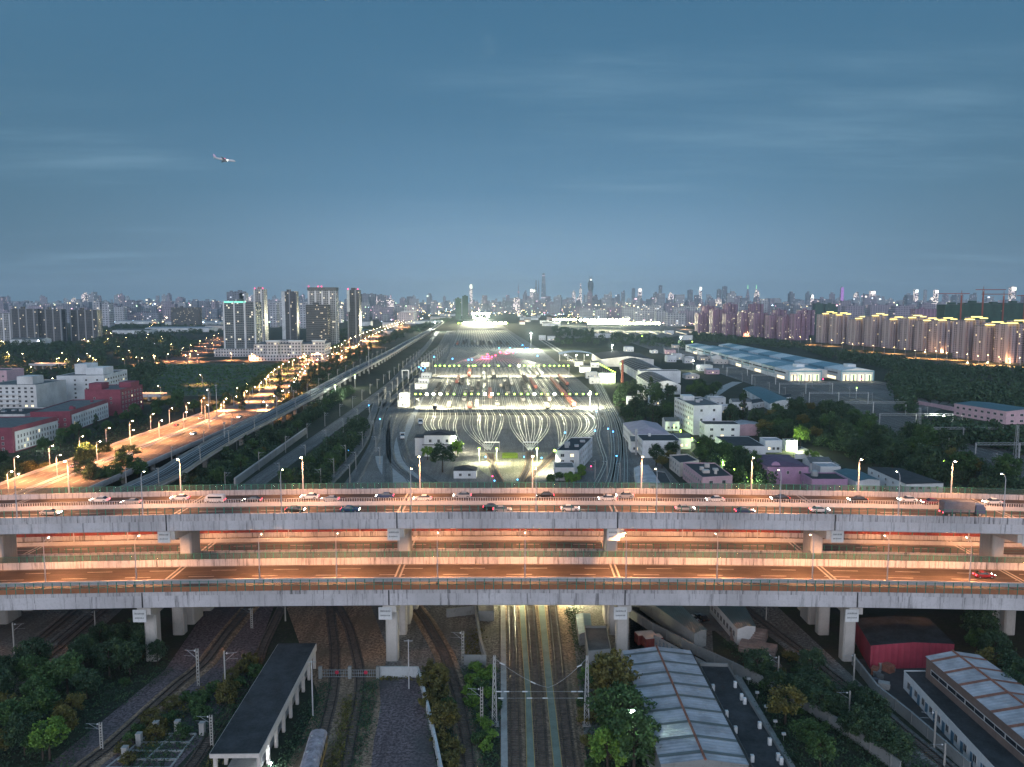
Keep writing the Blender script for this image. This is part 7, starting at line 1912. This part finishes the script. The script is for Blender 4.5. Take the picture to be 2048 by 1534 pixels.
def grove(place, poly, n, gap, kinds, s0, s1):
    P = T(*poly); by = {}
    if n >= 12 and max(b for a, b in poly) < 1000: n = int(n * .72)
    for q in sample(P, n, gap, rr):
        k = rr.choice(kinds); o = tree(k, rr.randrange(3), q, rr.uniform(s0, s1), rr.uniform(0, 6.28), f'trees {place}' if 'bush' not in k else f'bushes {place}')
        by.setdefault(k, []).append(o); NT_[0] += 1
    for k, L in by.items():
        if len(L) <= 24: order(L, ('{n} ' if len(L) > 1 else '') + f'{KD[k]}' + (' from the left ' if len(L) > 1 else ' ') + place)
        else:
            for o in L: o['label'] = f'{KD[k]} {place}'
grove('in the lower left thicket', ((-30, 1370), (110, 1345), (190, 1400), (165, 1470), (110, 1534), (-30, 1550)), 17, 4.2, ['dark', 'olive', 'round'], .8, 1.05)
tree_b = tree('bright', 0, G(100, 1520), .95, .3, 'trees in the lower left thicket'); tree_b['label'] = 'bright yellow green tree standing out of the lower left thicket'
grove('on the bank under the flyover', ((150, 1330), (190, 1290), (300, 1290), (330, 1330), (250, 1372), (170, 1380)), 16, 3.6, ['dark', 'dark', 'bush', 'round'], .6, .9)
grove('behind the platform shed', ((395, 1395), (440, 1370), (500, 1330), (520, 1340), (470, 1400), (400, 1450), (360, 1480)), 12, 3.0, ['olivebush', 'bush'], .8, 1.2)
grove('along the diagonal track', ((230, 1500), (330, 1420), (380, 1400), (340, 1455), (250, 1534)), 10, 3, ['olivebush', 'bush'], .7, 1.)
grove('between the walled yard and the curved track', ((845, 1350), (880, 1350), (895, 1420), (915, 1534), (885, 1545), (868, 1450)), 13, 2.9, ['olivebush', 'olivebush', 'bush', 'olive'], .8, 1.25)
grove('left of the lattice mast', ((930, 1340), (985, 1340), (992, 1400), (998, 1545), (960, 1545), (945, 1450)), 16, 2.2, ['brightbush', 'bush', 'brightbush'], .7, 1.05)
grove('right of the straight tracks', ((1160, 1330), (1195, 1330), (1200, 1400), (1225, 1545), (1185, 1545), (1165, 1430)), 10, 3, ['brightbush', 'olivebush', 'bush'], .7, 1.1)
o = tree('olive', 1, G(1224, 1420), 1.75, 0, 'large trees beside the striped warehouse'); o['label'] = 'large rounded olive tree touching the far left corner of the striped warehouse'
o = tree('round', 1, G(1238, 1500), 1.6, 1, 'large trees beside the striped warehouse'); o['label'] = 'large leafy green tree along the left wall of the striped warehouse'
o = tree('round', 2, G(1268, 1560), 1.35, 2, 'large trees beside the striped warehouse'); o['label'] = 'leafy green tree at the bottom edge behind the tall lamp pole'
o = tree('bright', 2, G(1215, 1560), 1.1, 2, 'large trees beside the striped warehouse'); o['label'] = 'brighter green tree at the bottom edge left of the tall lamp pole'
for k, (px, py, s, kd, lab) in enumerate(((1570, 1448, 1.15, 'olive', 'well shaped round tree on the lawn beside the path'), (1612, 1502, .8, 'round', 'smaller round tree on the lawn, in front of the well shaped one'), (1640, 1545, .8, 'round', 'round tree on the lawn cut by the bottom edge'), (1550, 1400, .7, 'dark', 'dark shrubby tree at the top of the lawn'))):
    o = tree(kd, k % 3, G(px, py), s, k, 'trees on the small lawn'); o['label'] = lab
grove('along the wall by the right hand track', ((1500, 1350), (1560, 1370), (1700, 1465), (1830, 1545), (1790, 1545), (1640, 1460), (1540, 1400)), 15, 3, ['bush', 'dark'], .6, .9)
grove('between right hand track and wall', ((1570, 1310), (1620, 1340), (1730, 1430), (1830, 1520), (1800, 1510), (1690, 1450), (1560, 1360)), 14, 3, ['bush', 'olivebush', 'dark'], .6, .9)
grove('beside the red walled shed', ((1935, 1320), (1960, 1290), (2045, 1400), (2070, 1450), (2040, 1440)), 7, 4, ['dark', 'olive', 'round'], .8, 1.1)
grove('in front of the expressway', ((135, 985), (150, 950), (230, 912), (268, 905), (262, 940), (290, 975), (270, 990)), 13, 6.5, ['dark', 'dark', 'round'], 1.1, 1.5)
grove('below the expressway wall at the left edge', ((0, 985), (0, 930), (60, 935), (110, 960), (60, 985)), 8, 7, ['olive', 'dark'], 1., 1.4)
grove('between dark red blocks and expressway', ((10, 925), (110, 885), (250, 842), (340, 812), (400, 812), (300, 845), (150, 895), (40, 930)), 22, 8, ['dark', 'round', 'tall'], .9, 1.3)
grove('around the overbridge behind dark red blocks', ((250, 840), (250, 805), (330, 802), (470, 805), (470, 820), (390, 828)), 16, 9, ['dark', 'round', 'olive'], 1., 1.5)
grove('in the dark row beside the rail viaduct', ((472, 868), (476, 830), (560, 785), (700, 712), (790, 672), (795, 680), (705, 728), (560, 812)), 44, 5.5, ['tall', 'tall', 'dark'], 1.1, 1.5)
grove('between rail viaduct and low bank', ((330, 985), (430, 935), (560, 862), (680, 790), (712, 778), (650, 830), (560, 895), (440, 985)), 34, 7.5, ['dark', 'round', 'olive'], .7, 1.1)
grove('in the thicket by the curving tracks', ((560, 985), (640, 915), (715, 850), (730, 860), (690, 915), (640, 965), (620, 985)), 24, 6, ['dark', 'round', 'bush'], .8, 1.2)
o = tree('dark', 0, G(885, 945), 1.6, 0, 'trees round the station house'); o['label'] = 'big dark tree in front of the white station house'
o = tree('bright', 1, G(914, 915), 1.1, 0, 'trees round the station house'); o['label'] = 'floodlit lime green tree at the right corner of the station house'
o = tree('bright', 0, G(855, 920), 1., 2, 'trees round the station house'); o['label'] = 'climbing green tree against the station house wall'
grove('below the black roofed office', ((1100, 975), (1112, 962), (1150, 960), (1165, 950), (1172, 958), (1140, 978)), 8, 4, ['bright', 'round'], .55, .8)
grove('beside the tallest white block', ((1262, 815), (1280, 785), (1345, 790), (1345, 845), (1300, 858), (1262, 835)), 22, 6.5, ['dark', 'round', 'tall'], 1.1, 1.6)
grove('behind the tallest white block', ((1365, 790), (1400, 780), (1430, 785), (1440, 800), (1390, 805)), 9, 9, ['dark', 'round'], 1.2, 1.6)
grove('between the outer tracks and the arched workshop', ((1228, 800), (1245, 775), (1275, 780), (1270, 830), (1262, 870), (1255, 850)), 11, 5, ['bush', 'dark', 'bush'], 1.3, 2.)  # the enlarged bushes here stand in for trees
grove('behind the white three storey block', ((1440, 868), (1450, 845), (1475, 838), (1490, 850), (1470, 866)), 6, 7, ['dark', 'tall'], 1.4, 1.8)
grove('in the grove before the low white store', ((1400, 935), (1408, 912), (1460, 915), (1520, 935), (1560, 985), (1475, 985), (1440, 940)), 20, 5.5, ['dark', 'round'], 1.1, 1.5)
grove('beside the white house by the outer tracks', ((1292, 932), (1330, 930), (1345, 905), (1350, 918), (1330, 938)), 5, 5, ['dark', 'olive'], .9, 1.2)
WOOD = ((1500, 860), (1560, 838), (1640, 822), (1700, 845), (1790, 885), (1900, 925), (2060, 975), (2060, 990), (1900, 985), (1760, 940), (1680, 915), (1600, 880), (1540, 890))
grove('in the big wood beside the main line', WOOD, 62, 8.5, ['dark', 'round', 'dark', 'olive'], 1.3, 1.9)
o = tree('bright', 2, G(1600, 897), 1.5, 0, 'trees around the lime lit gatehouse'); o['label'] = 'bright lime tree beside the lime lit gatehouse'
for k, (px, py) in enumerate(((1616, 918), (1630, 922))): o = tree('bright', k, G(px, py), .7, k, 'trees around the lime lit gatehouse'); o['label'] = ['left', 'right'][k] + ' small lime lit tree by the gatehouse lane'
# avenue trees, lit by the lamps
av = []; path = resample(AV, 1.)
for k in range(58):
    d = 40 + (k // 2) * 30; p = path[min(int(d), len(path) - 4)]; q = path[min(int(d) + 3, len(path) - 1)]; t_ = (q - p).normalized(); r_ = Vector((t_.y, -t_.x, 0))
    av.append(tree(['olive', 'round'][k % 2], k % 3, p + r_ * ((-22 if k % 2 else 20) + rr.uniform(-2, 2)), rr.uniform(1.1, 1.5), k, 'trees along the avenue'))
order(av[0::2], '{n} tree from the front along the railway side of the avenue', 'front'); order(av[1::2], '{n} tree from the front along the outer side of the avenue', 'front')
print('TREES', NT_[0])

# ---- far woods and undergrowth: nobody could count these
def woodland(name, polys, per, hgt, rad, leaf, quads, mat, seed, lab):
    rng = np.random.default_rng(seed); r2 = random.Random(seed); vs = []
    for poly, n in polys:
        P = T(*poly)
        for q in sample(P, n, 0, r2):
            far = max(1., q[1] / 900.); R_ = rad * r2.uniform(.7, 1.3) * (1 + .25 * (far - 1)); H = hgt * r2.uniform(.7, 1.25)
            m = quads; th = rng.uniform(0, 2 * np.pi, m); u = rng.uniform(0, 1, m); rad_ = np.sqrt(rng.uniform(.25, 1, m))
            c = np.stack([q[0] + np.cos(th) * R_ * rad_ * np.sqrt(1 - u * u * .8), q[1] + np.sin(th) * R_ * rad_ * np.sqrt(1 - u * u * .8), .15 * H + u * H * .85], 1)
            vs.append(leafquads(c, leaf * (1 + .3 * (far - 1)), rng))
    v = np.concatenate(vs); o = link(name, quadmesh(name, v, [M[mat]])); stuff(o); tag(o, lab, 'vegetation'); return o
woodland('woodland', [(((0, 735), (0, 690), (130, 690), (330, 672), (400, 690), (345, 722), (280, 730), (120, 735)), 420), (((150, 800), (110, 745), (330, 735), (300, 790)), 150), (((0, 750), (60, 748), (110, 760), (0, 765)), 40),
    (((700, 700), (790, 668), (880, 640), (905, 640), (860, 655), (770, 690)), 170), (((1770, 762), (1900, 768), (2060, 790), (2060, 835), (1920, 812), (1830, 800)), 300), (((1830, 862), (1990, 872), (2060, 880), (2060, 915), (1950, 895), (1840, 880)), 110), (((1600, 700), (1720, 712), (1900, 740), (2060, 745), (2060, 775), (1800, 760), (1760, 738), (1640, 715)), 260),
    (((1380, 668), (1600, 692), (1620, 702), (1400, 684)), 120), (((1105, 655), (1400, 690), (1400, 705), (1280, 690), (1110, 690)), 160), (((880, 622), (1400, 620), (1400, 629), (880, 630)), 420), (((200, 650), (460, 655), (460, 668), (200, 680)), 160), (((640, 665), (760, 655), (770, 668), (660, 690)), 120), (((1780, 775), (1830, 790), (1830, 835), (1800, 830)), 40), (((500, 690), (660, 725), (700, 712), (640, 690)), 30)], 1, 9., 4.6, 1.15, 70, 'leaf_dark', 3, 'dark far woodland spreading between roads, depot and towers')
woodland('wood_canopy', [(WOOD, 300), (((1228, 800), (1262, 775), (1345, 790), (1345, 850), (1262, 870)), 60), (((1400, 935), (1408, 912), (1460, 915), (1520, 935), (1560, 985), (1475, 985)), 40), (((340, 985), (440, 935), (690, 785), (712, 780), (560, 890), (440, 985)), 70), (((560, 985), (715, 850), (735, 860), (640, 985)), 50), (((480, 865), (560, 790), (700, 715), (795, 673), (560, 820)), 70)], 1, 7., 3.6, .5, 230, 'leaf_dark', 6, 'close dark tree canopy filling the woods beside the tracks')
def cover(name, polys, leaf, mat, seed, h, lab):
    rng = np.random.default_rng(seed); r2 = random.Random(seed); pts = []
    for poly, n in polys:
        P = sample(T(*poly), n, 0, r2)
        for q in P:
            k = 5; c = rng.normal(size=(k, 3)) * np.array([.6, .6, .2]); pts.append(np.stack([q[0] + c[:, 0], q[1] + c[:, 1], np.abs(c[:, 2]) + h * rng.uniform(.1, 1, k)], 1))
    o = link(name, quadmesh(name, leafquads(np.concatenate(pts), leaf, rng, .8), [M[mat]])); stuff(o); tag(o, lab, 'vegetation'); return o
cover('undergrowth', [(((-30, 1380), (200, 1300), (330, 1300), (340, 1350), (200, 1440), (130, 1550), (-30, 1550)), 1500), (((380, 1400), (520, 1330), (470, 1440), (300, 1550), (240, 1550)), 900), (((845, 1345), (890, 1345), (920, 1560), (880, 1560)), 700), (((925, 1340), (992, 1335), (999, 1560), (955, 1560)), 900), (((1155, 1320), (1250, 1330), (1310, 1560), (1180, 1560)), 900), (((1490, 1350), (1620, 1380), (1850, 1560), (1600, 1560)), 1300), (((1560, 1310), (1640, 1330), (1900, 1560), (1840, 1560)), 900), (((640, 1370), (660, 1365), (640, 1450), (560, 1560), (530, 1560)), 350), (((725, 1370), (755, 1360), (735, 1480), (700, 1560), (720, 1440)), 300), (((1440, 1280), (1500, 1300), (1560, 1360), (1500, 1340)), 300), (((1130, 1215), (1160, 1215), (1165, 1320), (1150, 1300)), 250)],   .2, 'leaf_dark', 8, .35, 'tangled low undergrowth around the foreground tracks and walls')
cover('dry_weeds', [(((690, 1400), (705, 1390), (690, 1480), (670, 1560), (655, 1560)), 260), (((480, 1430), (520, 1400), (430, 1540), (400, 1560)), 250), (((330, 1420), (420, 1370), (350, 1460), (230, 1560)), 300), (((925, 1270), (960, 1260), (965, 1325), (930, 1325)), 120), (((760, 1350), (830, 1350), (830, 1360), (760, 1360)), 60)], .22, 'leaf_olive', 9, .3, 'patches of brown dry weeds between the foreground tracks')
cover('field_grass', [(((340, 730), (640, 730), (580, 766), (470, 790), (330, 790), (260, 765)), 2200)], .9, 'leaf', 12, .8, 'rough green grass covering the open field')
cover('bank_scrub', [(((330, 985), (440, 930), (700, 780), (712, 782), (560, 895), (450, 985)), 2600), (((560, 985), (715, 850), (735, 860), (640, 985)), 1800), (((470, 880), (560, 800), (700, 720), (705, 730), (560, 825)), 1200), (((-20, 985), (0, 920), (250, 845), (330, 815), (250, 900), (140, 985)), 1800)], .5, 'leaf_dark', 14, .8, 'dark scrub covering the railway banks')

# ================================================================ air
m = bpy.data.materials.new('haze'); m.use_nodes = True; t = NT(m)
pv = t.n('VolumePrincipled'); pv.inputs['Color'].default_value = (.74, .91, 1., 1); pv.inputs['Density'].default_value = HAZE
pv.inputs['Anisotropy'].default_value = 0.
t.nt.links.new(pv.outputs[0], t.n('OutputMaterial').inputs['Volume'])
mb = MB(); mb.box(-22800, 22800, -1400, 29000, -1.2, 720)
if HAZE:
    o = obj('haze', mb, m); o['kind'] = 'stuff'
# finer marks: scattered repeats that nothing tells apart keep one shared label
_bad = [o for o in COL.objects if o.parent is None and o.type in ('MESH', 'EMPTY') and not o.get('kind') and not o.get('label')]
_long = {}
for o in COL.objects:
    if o.parent is None and o.get('label') and len(o['label'].split()) > 15: _long[o.name.split('.')[0] + str(o.get('group'))] = o['label']
print('LONG', *_long.values(), sep='\n')
print('UNLABELLED', [o.name for o in _bad][:20])
